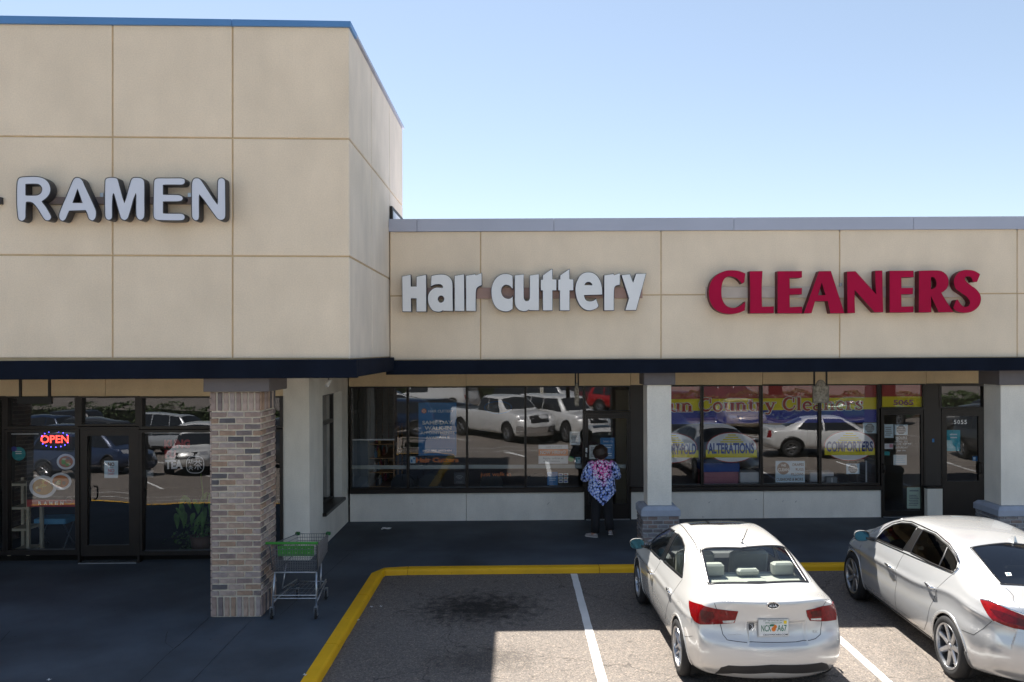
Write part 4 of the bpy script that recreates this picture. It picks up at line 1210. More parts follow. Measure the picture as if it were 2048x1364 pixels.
def cabin(s, m, front_y, rear_y, belt, w=.62, shelf=None):
    floor = MB().box(-w-.06, w+.06, .9, s.L-1.2, .28, .32); s.local(floor, 'cabin_floor', GREYIN)
    for y, n in ((front_y, 'front_seat'),):
        for x in (-.36, .36):
            b = MB(); cushion(b, x-.25, x+.25, y, y+.5, .38, .55); cushion(b, x-.25, x+.25, y-.10, y+.04, .52, 1.13, .25); cushion(b, x-.13, x+.13, y-.25, y-.15, 1.15, 1.34, .1)
            s.local(b, n, m, False)
    b = MB(); cushion(b, -w, w, rear_y, rear_y+.5, .36, .55); cushion(b, -w, w, rear_y-.12, rear_y+.04, .5, belt+.06, .25)
    for x in (-.42, .0, .42): cushion(b, x-.13, x+.13, rear_y-.30, rear_y-.17, belt+.05, belt+(.20 if x else .13), .1, .022)
    s.local(b, 'rear_seat', m)
    if shelf:
        b = MB(); b.cbox(-w, w, shelf[0], shelf[1], shelf[2]-.03, shelf[2], .01); s.local(b, 'parcel_shelf', m)
        b = MB(); b.tube([(-.16,shelf[0]+.12,shelf[2]+.005),(-.10,shelf[0]+.15,shelf[2]+.03),(.10,shelf[0]+.15,shelf[2]+.03),(.16,shelf[0]+.12,shelf[2]+.005)], .012, 6); s.local(b, 'shelf_lamp', GREYIN)
    b = MB(); b.cbox(-w-.02, w+.02, s.L-1.75, s.L-1.2, .55, .93, .05); s.local(b, 'dashboard', GREYIN)
    b = MB(); b.tube([(-.36+.17*math.cos(t), s.L-1.85+.06*math.sin(t), .85+.16*math.sin(t)) for t in [i*math.pi/10 for i in range(20)]], .014, 6, closed=True); s.local(b, 'steering_wheel', GREYIN, True)
def mirror_part(s, px, y, z, m, side=-1, size=(.10,.16,.11), glassm=None):
    """door mirror; px lateral attach position"""
    x = side*px
    b = MB(); b.tube([(x, y, z-.01), (x+side*.12, y-.01, z+.02)], [.03,.025], 8)
    s.local(b, 'mirror_stalk', GASKET, True)
    # shell as squashed ellipsoid, flat on the rear
    b = MB(); n1, n2 = 14, 10; cx, cy, cz = x+side*.175, y, z+.045
    for i in range(n2+1):
        ph = math.pi/2*i/n2
        for k in range(n1):
            a = 2*math.pi*k/n1; ca, sa = math.cos(a), math.sin(a)
            sx = abs(ca)**.75*(1 if ca > 0 else -1)*.108; sz = abs(sa)**.75*(1 if sa > 0 else -1)*.075
            rr = math.cos(ph)**.6 if ph < math.pi/2-.01 else 0
            b.v.append(Vector((cx+sx*rr, cy-.03+.11*math.sin(ph), cz+sz*rr+.01*math.sin(ph))))
    for i in range(n2):
        for k in range(n1): b.f.append((i*n1+k, i*n1+(k+1)%n1, (i+1)*n1+(k+1)%n1, (i+1)*n1+k))
    sh = s.local(b, 'door_mirror', m, True)
    b = MB(); 
    for rr, yo in ((1.0,0),(.90,.004)):
        for k in range(24):
            a = 2*math.pi*k/24; ca, sa = math.cos(a), math.sin(a)
            b.v.append(Vector((cx+abs(ca)**.75*(1 if ca > 0 else -1)*.107*rr, cy-.031+yo, cz+abs(sa)**.75*(1 if sa > 0 else -1)*.074*rr)))
    for k in range(24): b.f.append((k,(k+1)%24,24+(k+1)%24,24+k))
    rimo = s.local(b, 'mirror_rim', GASKET)
    b = MB(); b.v = [Vector((cx+abs(math.cos(a))**.75*(1 if math.cos(a) > 0 else -1)*.098, cy-.028, cz+abs(math.sin(a))**.75*(1 if math.sin(a) > 0 else -1)*.068)) for a in [2*math.pi*k/24 for k in range(24)]]; b.f = [tuple(range(24))]
    mm = mat('mirror_glass', (.022,.07,.105), .05, metal=1.0, var=.01)
    s.local(b, 'mirror_glass', mm)
def handle(s, kind, y, z, m=CHROME, ln=.20):
    p, n = s.hit(kind, y, z, None, .0); p2, _ = s.hit(kind, y+ln, z+.004)
    b = MB(); b.tube([p-n*.01, p+n*.028+Vector((0,.02,0)), (p+p2)/2+n*.040, p2+n*.03-Vector((0,.02,0)), p2-n*.01], [.010,.013,.014,.013,.010], 8)
    s.local(b, 'door_handle', m, True)
    s.patch('handle_cup', kind, [(y+ln*.55+.055*math.cos(t), z-.005+.032*math.sin(t)) for t in [i*math.pi/7 for i in range(14)]], .0015, s.paint if m is not CHROME else s.paint, res=.03)
# ------------------------------------------------------------------ the small white sedan
def recess(co, poly, depth, soft=.025, kind='rear'):
    m_ = (co[:,1] < .5) if kind == 'rear' else np.ones(len(co), bool)
    xs_ = [p[0] for p in poly]; zs_ = [p[1] for p in poly]
    x0, x1, z0, z1 = min(xs_), max(xs_), min(zs_), max(zs_)
    dx = np.minimum(co[:,0]-x0, x1-co[:,0]); dz = np.minimum(co[:,2]-z0, z1-co[:,2]); d = np.minimum(dx, dz)
    t = np.clip(d/soft, 0, 1); t = t*t*(3-2*t)
    co = co.copy(); co[m_,1] += depth*t[m_]; return co
def kia_deform(co):
    co = recess(co, [(-.325,.655),(.325,.905)], .03, .035)
    # soft character line along the flank
    y = co[:,1]; z = co[:,2]; x = co[:,0]
    zl = .60+.055*(y-1.0)*0.3
    k = np.exp(-((z-(.80-.02*(y-1)))/.035)**2)*.008*((y > .5) & (y < 3.9))*(np.abs(x) > .6)
    co = co.copy(); co[:,0] += np.sign(x)*k
    # lip on the boot
    return co
KIA = dict(len=4.53, plan0=.27, plan1=.34, planl=.55,
  st=[.06,.16,.28,.42,.58,.76,.95,1.15,1.35,1.6,1.9,2.2,2.5,2.75,3.0,3.25,3.45,3.65,3.9,4.15,4.36,4.47],
  zs=[(0,.30),(.3,.24),(.9,.20),(3.6,.20),(4.2,.20),(4.5,.24)],
  zb=[(0,1.03),(.3,1.045),(.6,1.03),(1.3,.975),(2,.935),(3,.90),(3.5,.895),(3.9,.86),(4.2,.80),(4.5,.66)],
  wb=[(0,.67),(.15,.70),(.4,.735),(.8,.765),(1.5,.80),(2.5,.81),(3.3,.81),(3.7,.785),(4.1,.73),(4.5,.60)],
  hw=[(0,.77),(.15,.795),(.4,.83),(.8,.868),(1.4,.878),(3.7,.88),(4.1,.865),(4.3,.82),(4.5,.74)],
  wr=[(0,.60),(.45,.655),(.62,.655),(.8,.64),(1.1,.605),(1.5,.575),(2.0,.565),(2.5,.575),(2.8,.60),(3.1,.645),(3.4,.68),(3.8,.6),(4.4,.45)],
  zr=[(0,1.115),(.12,1.125),(.3,1.12),(.5,1.115),(.65,1.15),(.85,1.235),(1.05,1.325),(1.25,1.405),(1.45,1.455),(1.8,1.495),(2.1,1.505),(2.5,1.475),(2.75,1.38),(3.0,1.27),(3.25,1.135),(3.45,1.02),(3.65,.965),(4.0,.92),(4.25,.86),(4.5,.74)],
  drop=[(0,.02),(.6,.025),(1.0,.05),(1.6,.07),(2.4,.07),(3.0,.05),(3.5,.03),(4.5,.02)],
  capR=[(0,.10),(.12,.02),(.30,-.005),(.44,.0),(.53,.02),(.62,.07),(.75,.085),(.9,.085),(1,.055)],
  capF=[(0,4.40),(.15,4.48),(.4,4.52),(.6,4.50),(.8,4.46),(1,4.38)], deform=kia_deform)
kr = atZ(1356,1349,0); kf = atZ(1276,1205,0)
print('kia contacts', kr, kf)
KS = .935
rzk = math.atan2(-(kf.x-kr.x), kf.y-kr.y)
fwdk = Vector((-math.sin(rzk), math.cos(rzk), 0)); rgk = Vector((math.cos(rzk), math.sin(rzk), 0))
mid = (kr+kf)/2
kloc = mid + rgk*(.888-.02)*KS + fwdk*((2.265-(.98+2.65/2))*KS)
kia = Car(KIA, 4, kloc, rzk, KS, 'small white sedan parked nose-in, seen from behind with its sunroof and red lamps', 'car', W_PEARL)
def pl(c, s): return [c.pix(*map(float, w.split(','))) for w in s.split()]
K = lambda s: ' '.join('%.1f,%.1f' % (1240+float(a)/3.965, 1020+float(b_)/3.965) for a, b_ in (w.split(',') for w in s.split()))
def seg2(c, kind, s, cc=None): return [c.to2(kind, p, cc) for p in pl(c, s)]
def flipx(poly): return [(-a, b_) for a, b_ in poly]
# side glass (front door, rear door) from the photograph's outline, in side view
FW = seg2(kia, 'left', K('232,300 258,245 300,185 350,150 400,140 438,172 415,215 375,285 330,370 318,388 275,350'))
RW = seg2(kia, 'left', K('345,405 390,310 440,215 458,190 490,230 512,290 515,330 508,420 495,535 430,480'))
for w in (FW, RW): print('win', [(round(a,2), round(b_,2)) for a, b_ in w])
def textmesh(body, m, p, w, h, name='lettering', bold=0.0, cx=0.0, z=0.0, y=0.0, narrow=None, align='c'):
    """flat print in the XZ plane facing -Y, fitted to w x h metres, centred at (cx, y, z) in parent's frame"""
    cu = bpy.data.curves.new('t', 'FONT'); cu.body = body; cu.offset = bold; cu.resolution_u = 3; cu.align_x = 'CENTER'
    o = bpy.data.objects.new('t', cu); COL.objects.link(o); dg = bpy.context.evaluated_depsgraph_get(); dg.update()
    me = bpy.data.meshes.new_from_object(o.evaluated_get(dg)); bpy.data.objects.remove(o); bpy.data.curves.remove(cu)
    if len(me.vertices) == 0: return None
    xs_ = [v.co.x for v in me.vertices]; ys_ = [v.co.y for v in me.vertices]
    x0, x1, y0, y1 = min(xs_), max(xs_), min(ys_), max(ys_); sx = w/(x1-x0); sy = h/(y1-y0)
    for v in me.vertices:
        a, b_ = (v.co.x-(x0+x1)/2)*sx, (v.co.y-(y0+y1)/2)*sy
        v.co = (cx+a, y, z+b_)
    me.materials.clear(); me.materials.append(m); me.name = name
    r = bpy.data.objects.new(name, me); COL.objects.link(r); r.parent = p
    return r
def glassset(c, polys, kinds, gk=.030, gm=None, glass=None, growg=.006):
    for poly, kind in zip(polys, kinds):
        c.cut(kind, poly)
    return
def wins(c, side_polys, top_polys, glass, gk=.03, gm=None):
    for poly in side_polys:
        for kind in ('left','right'):
            c.cut(kind, poly)
    for poly in top_polys: c.cut('top', poly)
def winparts(c, side_polys, top_polys, glass, gk=.03, gm=None, h=.004):
    gm = gm or GASKET
    for poly in side_polys:
        for kind in ('left','right'):
            w = c.patch('side_window', kind, poly, .0005, glass, grow=.012, edge=False, res=.06)
            c.strip('window_seal', kind, poly, gk, h, gm, parent=None)
    for poly in top_polys:
        c.patch('windscreen', 'top', poly, .0005, glass, grow=.012, edge=False, res=.07)
        c.strip('window_seal', 'top', poly, gk+.012, h, gm)
# --- glass
BL = [kia.to2('top', p) for p in pl(kia, K('640,312 960,303 1308,298 1390,420 1488,570 1100,580 705,588 670,440'))]
# symmetrise the rear glass
a_ = BL; 
WS = [(-.62,3.40),(-.40,3.46),(0,3.48),(.40,3.46),(.62,3.40),(.545,2.84),(.3,2.79),(0,2.78),(-.3,2.79),(-.545,2.84)]
for yy_ in (.98, 3.63): kia.cutarch(yy_, .33, .355)
wins(kia, [FW, RW], [BL, WS], CARGLASS)
kia.body()
winparts(kia, [FW, RW], [BL, WS], CARGLASS, .03)
# black pillar between the doors
PILL = seg2(kia, 'left', K('436,172 458,190 400,290 345,405 318,388 375,285'))
for k in ('left','right'): kia.patch('pillar_trim', k, PILL, .003, GASKET, res=.06)
for yy_ in (.98, 3.63): arch_lip(kia, yy_, .33, .355)
add_wheels(kia, (.98,3.63), .772, .325, .205, 5, True)
# lamps
CY_ = (0, .75)
LT = 'cyl'
LL = seg2(kia, LT, K('549,718 650,750 765,783 938,803 920,860 908,895 790,905 640,908 590,880 565,840 552,780'), CY_)
LR = seg2(kia, LT, K('1475,795 1600,762 1695,722 1713,790 1713,870 1640,882 1505,878 1485,845'), CY_)
lam = kia.patch('tail_lamp', LT, LL, .006, LAMPR, c=CY_, res=.02)
kia.patch('reversing_lamp', LT, seg2(kia, LT, K('815,878 912,872 900,893 820,897'), CY_), .009, LAMPC, c=CY_, res=.02, parent=lam)
kia.patch('lamp_insert', LT, seg2(kia, LT, K('640,790 740,810 750,850 700,895 650,880'), CY_), .0085, LAMPD, c=CY_, res=.02, parent=lam)
lam = kia.patch('tail_lamp', LT, LR, .006, LAMPR, c=CY_, res=.02)
kia.patch('reversing_lamp', LT, seg2(kia, LT, K('1510,860 1590,855 1590,874 1512,872'), CY_), .009, LAMPC, c=CY_, res=.02, parent=lam)
kia.patch('lamp_insert', LT, seg2(kia, LT, K('1510,805 1590,790 1595,840 1520,850'), CY_), .0085, LAMPD, c=CY_, res=.02, parent=lam)
# seams
def seam(c, s, kind, w=.007, cc=None, m=None, h=.0012, name='panel_gap'):
    return c.strip(name, kind, seg2(c, kind, s, cc), w, h, m or SEAM, c=cc, closed=False)
seam(kia, K('752,716 765,783 795,905 815,985 850,1030 950,1045 1200,1050 1400,1045 1550,1020 1590,985 1600,890 1608,762 1618,692'), 'cyl', .008, CY_)
seam(kia, K('325,402 262,520 262,700 288,833'), 'left')
seam(kia, K('495,548 440,625 375,760 360,860'), 'left')
seam(kia, K('152,330 150,430 165,560 185,650'), 'left')
seam(kia, K('440,960 470,975 520,1003 575,1000'), 'cyl', .006, CY_)
seam(kia, K('455,105 540,185 597,268 640,390 688,595'), 'top', .012, m=GASKET)
seam(kia, K('1090,92 1240,185 1330,283 1430,420 1520,572'), 'top', .012, m=GASKET)
kia.patch('sunroof', 'top', seg2(kia, 'top', K('514,95 620,85 800,80 960,82 1075,108 940,114 800,118 560,122')), .004, DARKGLASS, res=.06)
fd = [kia.to2('left', kia.pix(1240+(465+27*math.cos(t))/3.965, 1020+(780+60*math.sin(t))/3.965)) for t in [i*math.pi/10 for i in range(20)]]
kia.strip('fuel_flap', 'left', fd, .006, .001, mat('soft_gap', (.30,.29,.28), .6))
for k in ('left',):
    for s_ in (K('228,478 262,500'), K('372,632 412,655')):
        q = seg2(kia, 'left', s_); handle(kia, 'left', min(q[0][0],q[1][0]), (q[0][1]+q[1][1])/2+.005)
        handle(kia, 'right', min(q[0][0],q[1][0]), (q[0][1]+q[1][1])/2+.005)
# lower valance
kia.patch('lower_valance', 'rear', seg2(kia, 'rear', K('752,1296 800,1248 860,1232 1200,1226 1600,1208 1640,1218 1664,1262 1600,1272 1200,1288 900,1292')), .004, mat('valance_grey', (.03,.028,.028), .6), res=.05)
# plate and badges: flat things on the boot lid
def rearflat(c, s):
    q = [c.to2('rear', p) for p in pl(c, s)]; return min(a for a, _ in q), max(a for a, _ in q), min(b_ for _, b_ in q), max(b_ for _, b_ in q)
x0, x1, z0, z1 = rearflat(kia, K('1095,866 1330,990'))
yb = min(kia.hit('rear', (x0+x1)/2, z)[0].y for z in (z0, (z0+z1)/2, z1))-.006
sc_ = kia.scale
PLW = mat('plate_white', (.72,.74,.72), .4, var=.05); PLG = mat('plate_green', (.02,.16,.09), .5); ORNG = mat('plate_orange', (.75,.20,.02), .5); BLKINK = mat('black_ink', (.015,.015,.02), .6)
def flat(b_, x0, x1, z0, z1, y, th=.004): return b_.box(x0, x1, y-th, y, z0, z1)
fr_ = kia.local(flat(MB(), x0-.008, x1+.008, z0-.008, z1+.008, yb, .006), 'licence_plate', STEEL)
kia.local(flat(MB(), x0, x1, z0, z1, yb-.007, .002), 'plate_face', PLW, parent=fr_)
def ktext(c, s, x0, x1, z0, z1, y, m, p, bold=0.0, nm='lettering'):
    return textmesh(s, m, p, (x1-x0)*c.scale, (z1-z0)*c.scale, nm, bold, cx=((x0+x1)/2)*c.scale, z=((z0+z1)/2)*c.scale, y=(y+c.off.y)*c.scale)
w_, h_ = x1-x0, z1-z0
yt = yb-.0105
ktext(kia, 'NCX', x0+.08*w_, x0+.41*w_, z0+.28*h_, z0+.68*h_, yt, PLG, fr_, .012)
ktext(kia, 'A67', x0+.62*w_, x0+.94*w_, z0+.28*h_, z0+.68*h_, yt, PLG, fr_, .012)
ktext(kia, 'ST. PETERSBURG', x0+.15*w_, x0+.85*w_, z0+.91*h_, z0+.98*h_, yt, BLKINK, fr_)
ktext(kia, 'MYFLORIDA.COM', x0+.22*w_, x0+.78*w_, z0+.76*h_, z0+.86*h_, yt, PLG, fr_)
kia.local(flat(MB(), x0+.04*w_, x0+.96*w_, z0+.0*h_, z0+.16*h_, yb-.0093, .0015), 'plate_band', WHITEP, parent=fr_)
ktext(kia, 'CROWNCARS.COM', x0+.14*w_, x0+.97*w_, z0+.03*h_, z0+.13*h_, yt-.0015, BLKINK, fr_, .02)
b = MB(); 
for cx_, cz_, r_ in ((.50,.42,.075),(.55,.57,.06)): 
    b.v += [Vector((x0+w_*(cx_+r_*math.cos(t)), yt, z0+h_*(cz_+r_*2*math.sin(t)))) for t in [i*math.pi/6 for i in range(12)]]; n = len(b.v); b.f.append(tuple(range(n-12, n)))
kia.local(b, 'orange_motif', ORNG, parent=fr_)
b = MB(); b.v = [Vector((x0+w_*(.46+.11*math.cos(t)), yt+.0006, z0+h_*(.66+.07*math.sin(t)))) for t in [i*math.pi/6 for i in range(12)]]; b.f = [tuple(range(12))]; kia.local(b, 'leaf_motif', PLG, parent=fr_)
kia.local(flat(MB(), x0+.84*w_, x0+.94*w_, z0+.74*h_, z0+.94*h_, yt, .001), 'year_sticker', mat('sticker_yellow', (.75,.55,.02), .5), parent=fr_)
x0, x1, z0, z1 = rearflat(kia, K('1022,897 1064,955')); yb2 = kia.hit('rear', (x0+x1)/2, (z0+z1)/2)[0].y-.003
st_ = kia.local(flat(MB(), x0, x1, z0, z1, yb2, .002), 'square_sticker', BLKINK)
b = MB(); w_, h_ = x1-x0, z1-z0
b.box(x0+.12*w_, x1-.12*w_, yb2-.0035, yb2-.0025, z0+.08*h_, z0+.13*h_); b.box(x0+.12*w_, x1-.12*w_, yb2-.0035, yb2-.0025, z1-.13*h_, z1-.08*h_)
b.v += [Vector((x0+w_*(.55+.26*math.cos(t)), yb2-.0035, z0+h_*(.5+.26*math.sin(t)))) for t in [i*math.pi/7 for i in range(14)]]; n = len(b.v); b.f.append(tuple(range(n-14, n)))
b.add([(x0+w_*.3,yb2-.0035,z0+.14*h_),(x0+w_*.7,yb2-.0035,z0+.14*h_),(x0+w_*.62,yb2-.0035,z0+.3*h_),(x0+w_*.4,yb2-.0035,z0+.3*h_)],[(0,1,2,3)])
kia.local(b, 'sticker_print', WHITEP, parent=st_)
b = MB(); b.v += [Vector((x0+w_*(.47+.17*math.cos(t)), yb2-.0042, z0+h_*(.5+.17*math.sin(t)))) for t in [i*math.pi/7 for i in range(14)]]; b.f.append(tuple(range(14)))
kia.local(b, 'sticker_silhouette', BLKINK, parent=st_)
# oval badge
pc_ = kia.pix(1240+1213/3.965, 1020+757/3.965); h0, n0 = kia.hit('rear', pc_.x, pc_.z)
def oval(rx, rz, lift, m, nm, par=None):
    ux = Vector((1,0,0)); uz = n0.cross(ux).normalized()*-1
    if uz.z < 0: uz = -uz
    b = MB(); c0 = h0+n0*lift; b.v = [c0+n0*.0]+[c0+ux*rx*math.cos(t)+uz*rz*math.sin(t) for t in [i*math.pi/14 for i in range(28)]]+[c0-n0*(lift+.004)+ux*rx*1.03*math.cos(t)+uz*rz*1.03*math.sin(t) for t in [i*math.pi/14 for i in range(28)]]
    b.f = [(0,1+i,1+(i+1)%28) for i in range(28)]+[(1+i,29+i,29+(i+1)%28,1+(i+1)%28) for i in range(28)]
    return kia.local(b, nm, m, parent=par)
bd = oval(.068, .036, .010, CHROME, 'oval_badge'); oval(.060, .029, .0112, BLKINK, 'badge_face', bd)
t_ = ktext(kia, 'KIA', h0.x-.042, h0.x+.042, h0.z-.013, h0.z+.015, h0.y-.0135-.004, WHITEP, bd, .02)
x0, x1, z0, z1 = rearflat(kia, K('846,972 962,990')); yb3 = min(kia.hit('rear', x, (z0+z1)/2)[0].y for x in (x0, x1))-.002
ktext(kia, 'FORTE', x0, x1, z0, z1, yb3, mat('badge_silver', (.30,.30,.31), .3, metal=.6), kia.root, .0, 'model_lettering')
x0, x1, z0, z1 = rearflat(kia, K('1527,953 1562,970')); yb3 = min(kia.hit('rear', x, (z0+z1)/2)[0].y for x in (x0, x1))-.002
ktext(kia, 'EX', x0, x1, z0, z1, yb3, MATS['badge_silver'], kia.root, .0, 'model_lettering')
# aerial
ap = kia.pix(1240+962/3.965, 1020+255/3.965)
b = MB(); cushion(b, ap.x-.016, ap.x+.016, ap.y-.03, ap.y+.035, ap.z-.004, ap.z+.03, 0, .008); an = kia.local(b, 'aerial_base', W_PEARL)
b = MB(); b.tube([ap+Vector((0,0,.02)), ap+Vector((.02,-.03,.05)), ap+Vector((.035,-.13,.19))], [.010,.006,.0035], 8); kia.local(b, 'aerial', GASKET, True, an)
mp_ = kia.pix(1240+205/3.965, 1020+262/3.965)
for sd_ in (-1, 1): mirror_part(kia, .80, 3.10, .975, W_PEARL, sd_)
cabin(kia, BEIGE, 2.35, 1.35, 1.06, shelf=(.60,1.22,1.10))
# black rocker strip
for k in ('left','right'): kia.strip('sill_trim', k, [(1.36,.235),(2.3,.235),(3.26,.235)], .04, .004, GASKET, closed=False)
# ------------------------------------------------------------------ the larger silver sedan
B2 = lambda s: ' '.join('%.1f,%.1f' % (1640+float(a)/3.853, 1010+float(b_)/3.853) for a, b_ in (w.split(',') for w in s.split()))
def bk_deform(co):
    y = co[:,1]; z = co[:,2]; x = co[:,0]; co = co.copy()
    zl = .83+.10*np.exp(-((y-1.15)/.55)**2)-.02*(y-2)
    k = np.exp(-((z-zl)/.04)**2)*.016*((y > .3) & (y < 4.2))*(np.abs(x) > .6)
    k -= np.exp(-((z-zl+.14)/.09)**2)*.014*((y > .3) & (y < 4.2))*(np.abs(x) > .6)
    co[:,0] += np.sign(x)*k
    return co
BUI = dict(len=5.0, plan0=.42, plan1=.45, planl=.75,
  st=[.06,.18,.32,.50,.70,.90,1.1,1.3,1.5,1.75,2.0,2.3,2.6,2.9,3.15,3.4,3.65,3.85,4.05,4.35,4.6,4.8,4.93],
  zs=[(0,.32),(.3,.26),(1.0,.21),(4.0,.21),(4.7,.22),(5,.26)],
  zb=[(0,1.0),(.3,1.03),(.8,1.045),(1.4,1.02),(2.2,.985),(3.2,.955),(3.9,.94),(4.3,.90),(4.7,.80),(5,.68)],
  wb=[(0,.70),(.2,.74),(.5,.79),(.9,.83),(1.5,.85),(2.7,.86),(3.6,.85),(4.1,.82),(4.6,.74),(5,.6)],
  hw=[(0,.80),(.2,.84),(.5,.885),(.9,.925),(1.4,.93),(4.1,.93),(4.5,.88),(4.8,.80),(5,.7)],
  wr=[(0,.58),(.6,.665),(.8,.665),(1.2,.64),(1.6,.60),(2.1,.575),(2.6,.575),(3.0,.60),(3.4,.65),(3.8,.70),(4.2,.6),(5,.45)],
  zr=[(0,1.085),(.15,1.10),(.4,1.115),(.62,1.125),(.8,1.155),(1.0,1.22),(1.25,1.305),(1.5,1.38),(1.8,1.45),(2.1,1.485),(2.5,1.50),(2.9,1.475),(3.15,1.42),(3.4,1.325),(3.65,1.20),(3.85,1.09),(4.05,1.035),(4.4,.98),(4.7,.90),(5,.76)],
  drop=[(0,.02),(.7,.025),(1.2,.05),(1.8,.08),(2.7,.08),(3.4,.05),(3.9,.03),(5,.02)],
  capR=[(0,.10),(.12,.03),(.30,.0),(.44,.0),(.53,.01),(.62,.03),(.75,.06),(.9,.07),(1,.05)],
  capF=[(0,4.86),(.15,4.94),(.4,4.98),(.6,4.97),(.8,4.93),(1,4.84)], deform=bk_deform)
br = atZ(1899,1356,0); bf = atZ(1703,1196,0)
BS = .955
rzb = math.atan2(-(bf.x-br.x), bf.y-br.y)
fb = Vector((-math.sin(rzb), math.cos(rzb), 0)); rb = Vector((math.cos(rzb), math.sin(rzb), 0))
bloc = (br+bf)/2 + rb*(.93-.01)*BS + fb*((2.5-(1.16+2.837/2))*BS)
bui = Car(BUI, 4, bloc, rzb, BS, 'large silver sedan with dark windows parked at the right edge, nose-in', 'car', SILVER)
RWH = 1.16; FWH = 1.16+2.837
FW2 = seg2(bui, 'left', B2('436,262 500,190 560,155 620,140 700,145 752,172 700,260 640,348 560,315'))
RW2 = seg2(bui, 'left', B2('700,368 745,275 795,192 880,228 980,310 1040,392 1062,445 1055,490 1026,518 860,448'))
q = [bui.to2('top', p) for p in pl(bui, B2('1165,330 1240,420 1320,520 1400,612'))]
BL2 = q + [(0, min(a[1] for a in q)-.10)] + [(-a, b_) for a, b_ in q[::-1]] + [(0, max(b_ for a, b_ in q)+.06)]
BL2 = [(x, y) for x, y in BL2]
WS2 = [(-.64,3.80),(-.40,3.88),(0,3.91),(.40,3.88),(.64,3.80),(.56,3.20),(.3,3.15),(0,3.14),(-.3,3.15),(-.56,3.20)]
for y_ in (RWH, FWH): bui.cutarch(y_, .345, .375)
TINT = glass_mat('tinted_car_glass', (.16,.17,.17), 1.5, 0)
wins(bui, [FW2, RW2], [BL2, WS2], TINT)
bui.body()
winparts(bui, [FW2, RW2], [BL2, WS2], TINT, .022, GASKET)
for k in ('left','right'):
    ol = seg2(bui, 'left', B2('420,268 490,180 560,140 640,122 710,130 790,165 900,215 1000,300 1055,380 1078,440 1070,490 1032,532 860,460 650,370 540,322'))
    bui.strip('chrome_surround', k, ol, .016, .006, CHROME)
    bui.patch('pillar_trim', k, seg2(bui, 'left', B2('752,172 795,192 745,275 700,368 640,348 700,260')), .003, GASKET, res=.06)
    bui.strip('window_divider', k, seg2(bui, 'left', B2('985,318 950,400 915,475')), .03, .004, GASKET, closed=False)
for y_ in (RWH, FWH): arch_lip(bui, y_, .345, .375)
add_wheels(bui, (RWH,FWH), .815, .345, .225, 7, False, arch=.375, key='b', rim=.72)
CB = (0, .9)
LM = seg2(bui, 'cyl', B2('1235,730 1300,742 1400,783 1500,822 1600,862 1720,880 1720,1000 1600,990 1480,958 1400,928 1335,892 1275,815'), CB)
tl = bui.patch('tail_lamp', 'cyl', LM, .006, LAMPR, c=CB, res=.02)
bui.patch('lamp_insert', 'cyl', seg2(bui, 'cyl', B2('1310,800 1400,822 1560,880 1700,905 1700,950 1560,935 1430,895 1360,860'), CB), .009, LAMPD, c=CB, res=.02, parent=tl)
bui.patch('lamp_strip', 'cyl', seg2(bui, 'cyl', B2('1345,893 1420,925 1500,950 1700,985 1700,1000 1490,968 1410,938 1360,912'), CB), .009, LAMPC, c=CB, res=.02, parent=tl)
LMR = [(math.pi*-1 - a if a < 0 else math.pi-a, z) for a, z in LM]
bui.patch('tail_lamp', 'cyl', LMR, .006, LAMPR, c=CB, res=.02)
bui.strip('chrome_bar', 'cyl', seg2(bui, 'cyl', B2('1240,726 1310,738 1400,776 1500,815 1600,853 1720,872'), CB), .018, .007, CHROME, c=CB, closed=False)
seam(bui, B2('650,372 596,470 590,600 595,818'), 'left')
seam(bui, B2('1026,532 940,605 850,780 825,900 805,960 700,905 600,828'), 'left')
seam(bui, B2('318,305 312,400 315,520 330,640'), 'left')
seam(bui, B2('1090,962 1185,1000 1260,950 1325,895'), 'cyl', .007, CB)
seam(bui, B2('1430,640 1490,700 1540,790 1552,830'), 'cyl', .007, CB)
for s_ in (B2('510,455 565,490'), B2('815,603 885,640')):
    q = seg2(bui, 'left', s_)
    for k in ('left','right'): handle(bui, k, min(q[0][0],q[1][0]), (q[0][1]+q[1][1])/2, ln=.22)
for k in ('left','right'):
    bui.strip('sill_trim', k, [(1.62,.27),(2.6,.27),(3.55,.27)], .03, .006, GASKET, closed=False)
    bui.strip('sill_line', k, [(1.60,.225),(2.6,.225),(3.58,.225)], .025, .005, mat('sill_silver', (.3,.3,.31), .4, metal=.3), closed=False)
for sd_ in (-1, 1): mirror_part(bui, .835, 3.42, 1.03, SILVER, sd_)
ap = bui.pix(1640+1482/3.853, 1010+270/3.853); b = MB()
b.add([ap+Vector((-.02,-.07,-.01)), ap+Vector((.02,-.07,-.01)), ap+Vector((.025,.08,-.01)), ap+Vector((-.025,.08,-.01)), ap+Vector((-.005,-.055,.06)), ap+Vector((.005,-.055,.06)), ap+Vector((.006,-.02,.055)), ap+Vector((-.006,-.02,.055))],
      [(0,1,5,4),(1,2,6,5),(2,3,7,6),(3,0,4,7),(4,5,6,7)])
bui.local(b, 'fin_aerial', SILVER)
cabin(bui, mat('leather_dark', (.06,.055,.05), .6), 2.75, 1.72, 1.05, shelf=(.85,1.5,1.06))
q = seg2(bui, 'top', B2('1425,522 1468,522 1478,545 1440,548'))
stk = bui.patch('window_sticker', 'top', q, .004, WHITEP, res=.03); bui.patch('sticker_print', 'top', [(a*.5+sum(x for x,_ in q)/8, b_*.5+sum(y for _,y in q)/8) for a, b_ in q], .0055, mat('print_blue', (.06,.18,.40), .5), res=.03, parent=stk)
bui.strip('mud_flap', 'left', [(.80,.42),(.78,.22)], .05, .01, mat('flap_grey', (.12,.12,.12), .6), closed=False)
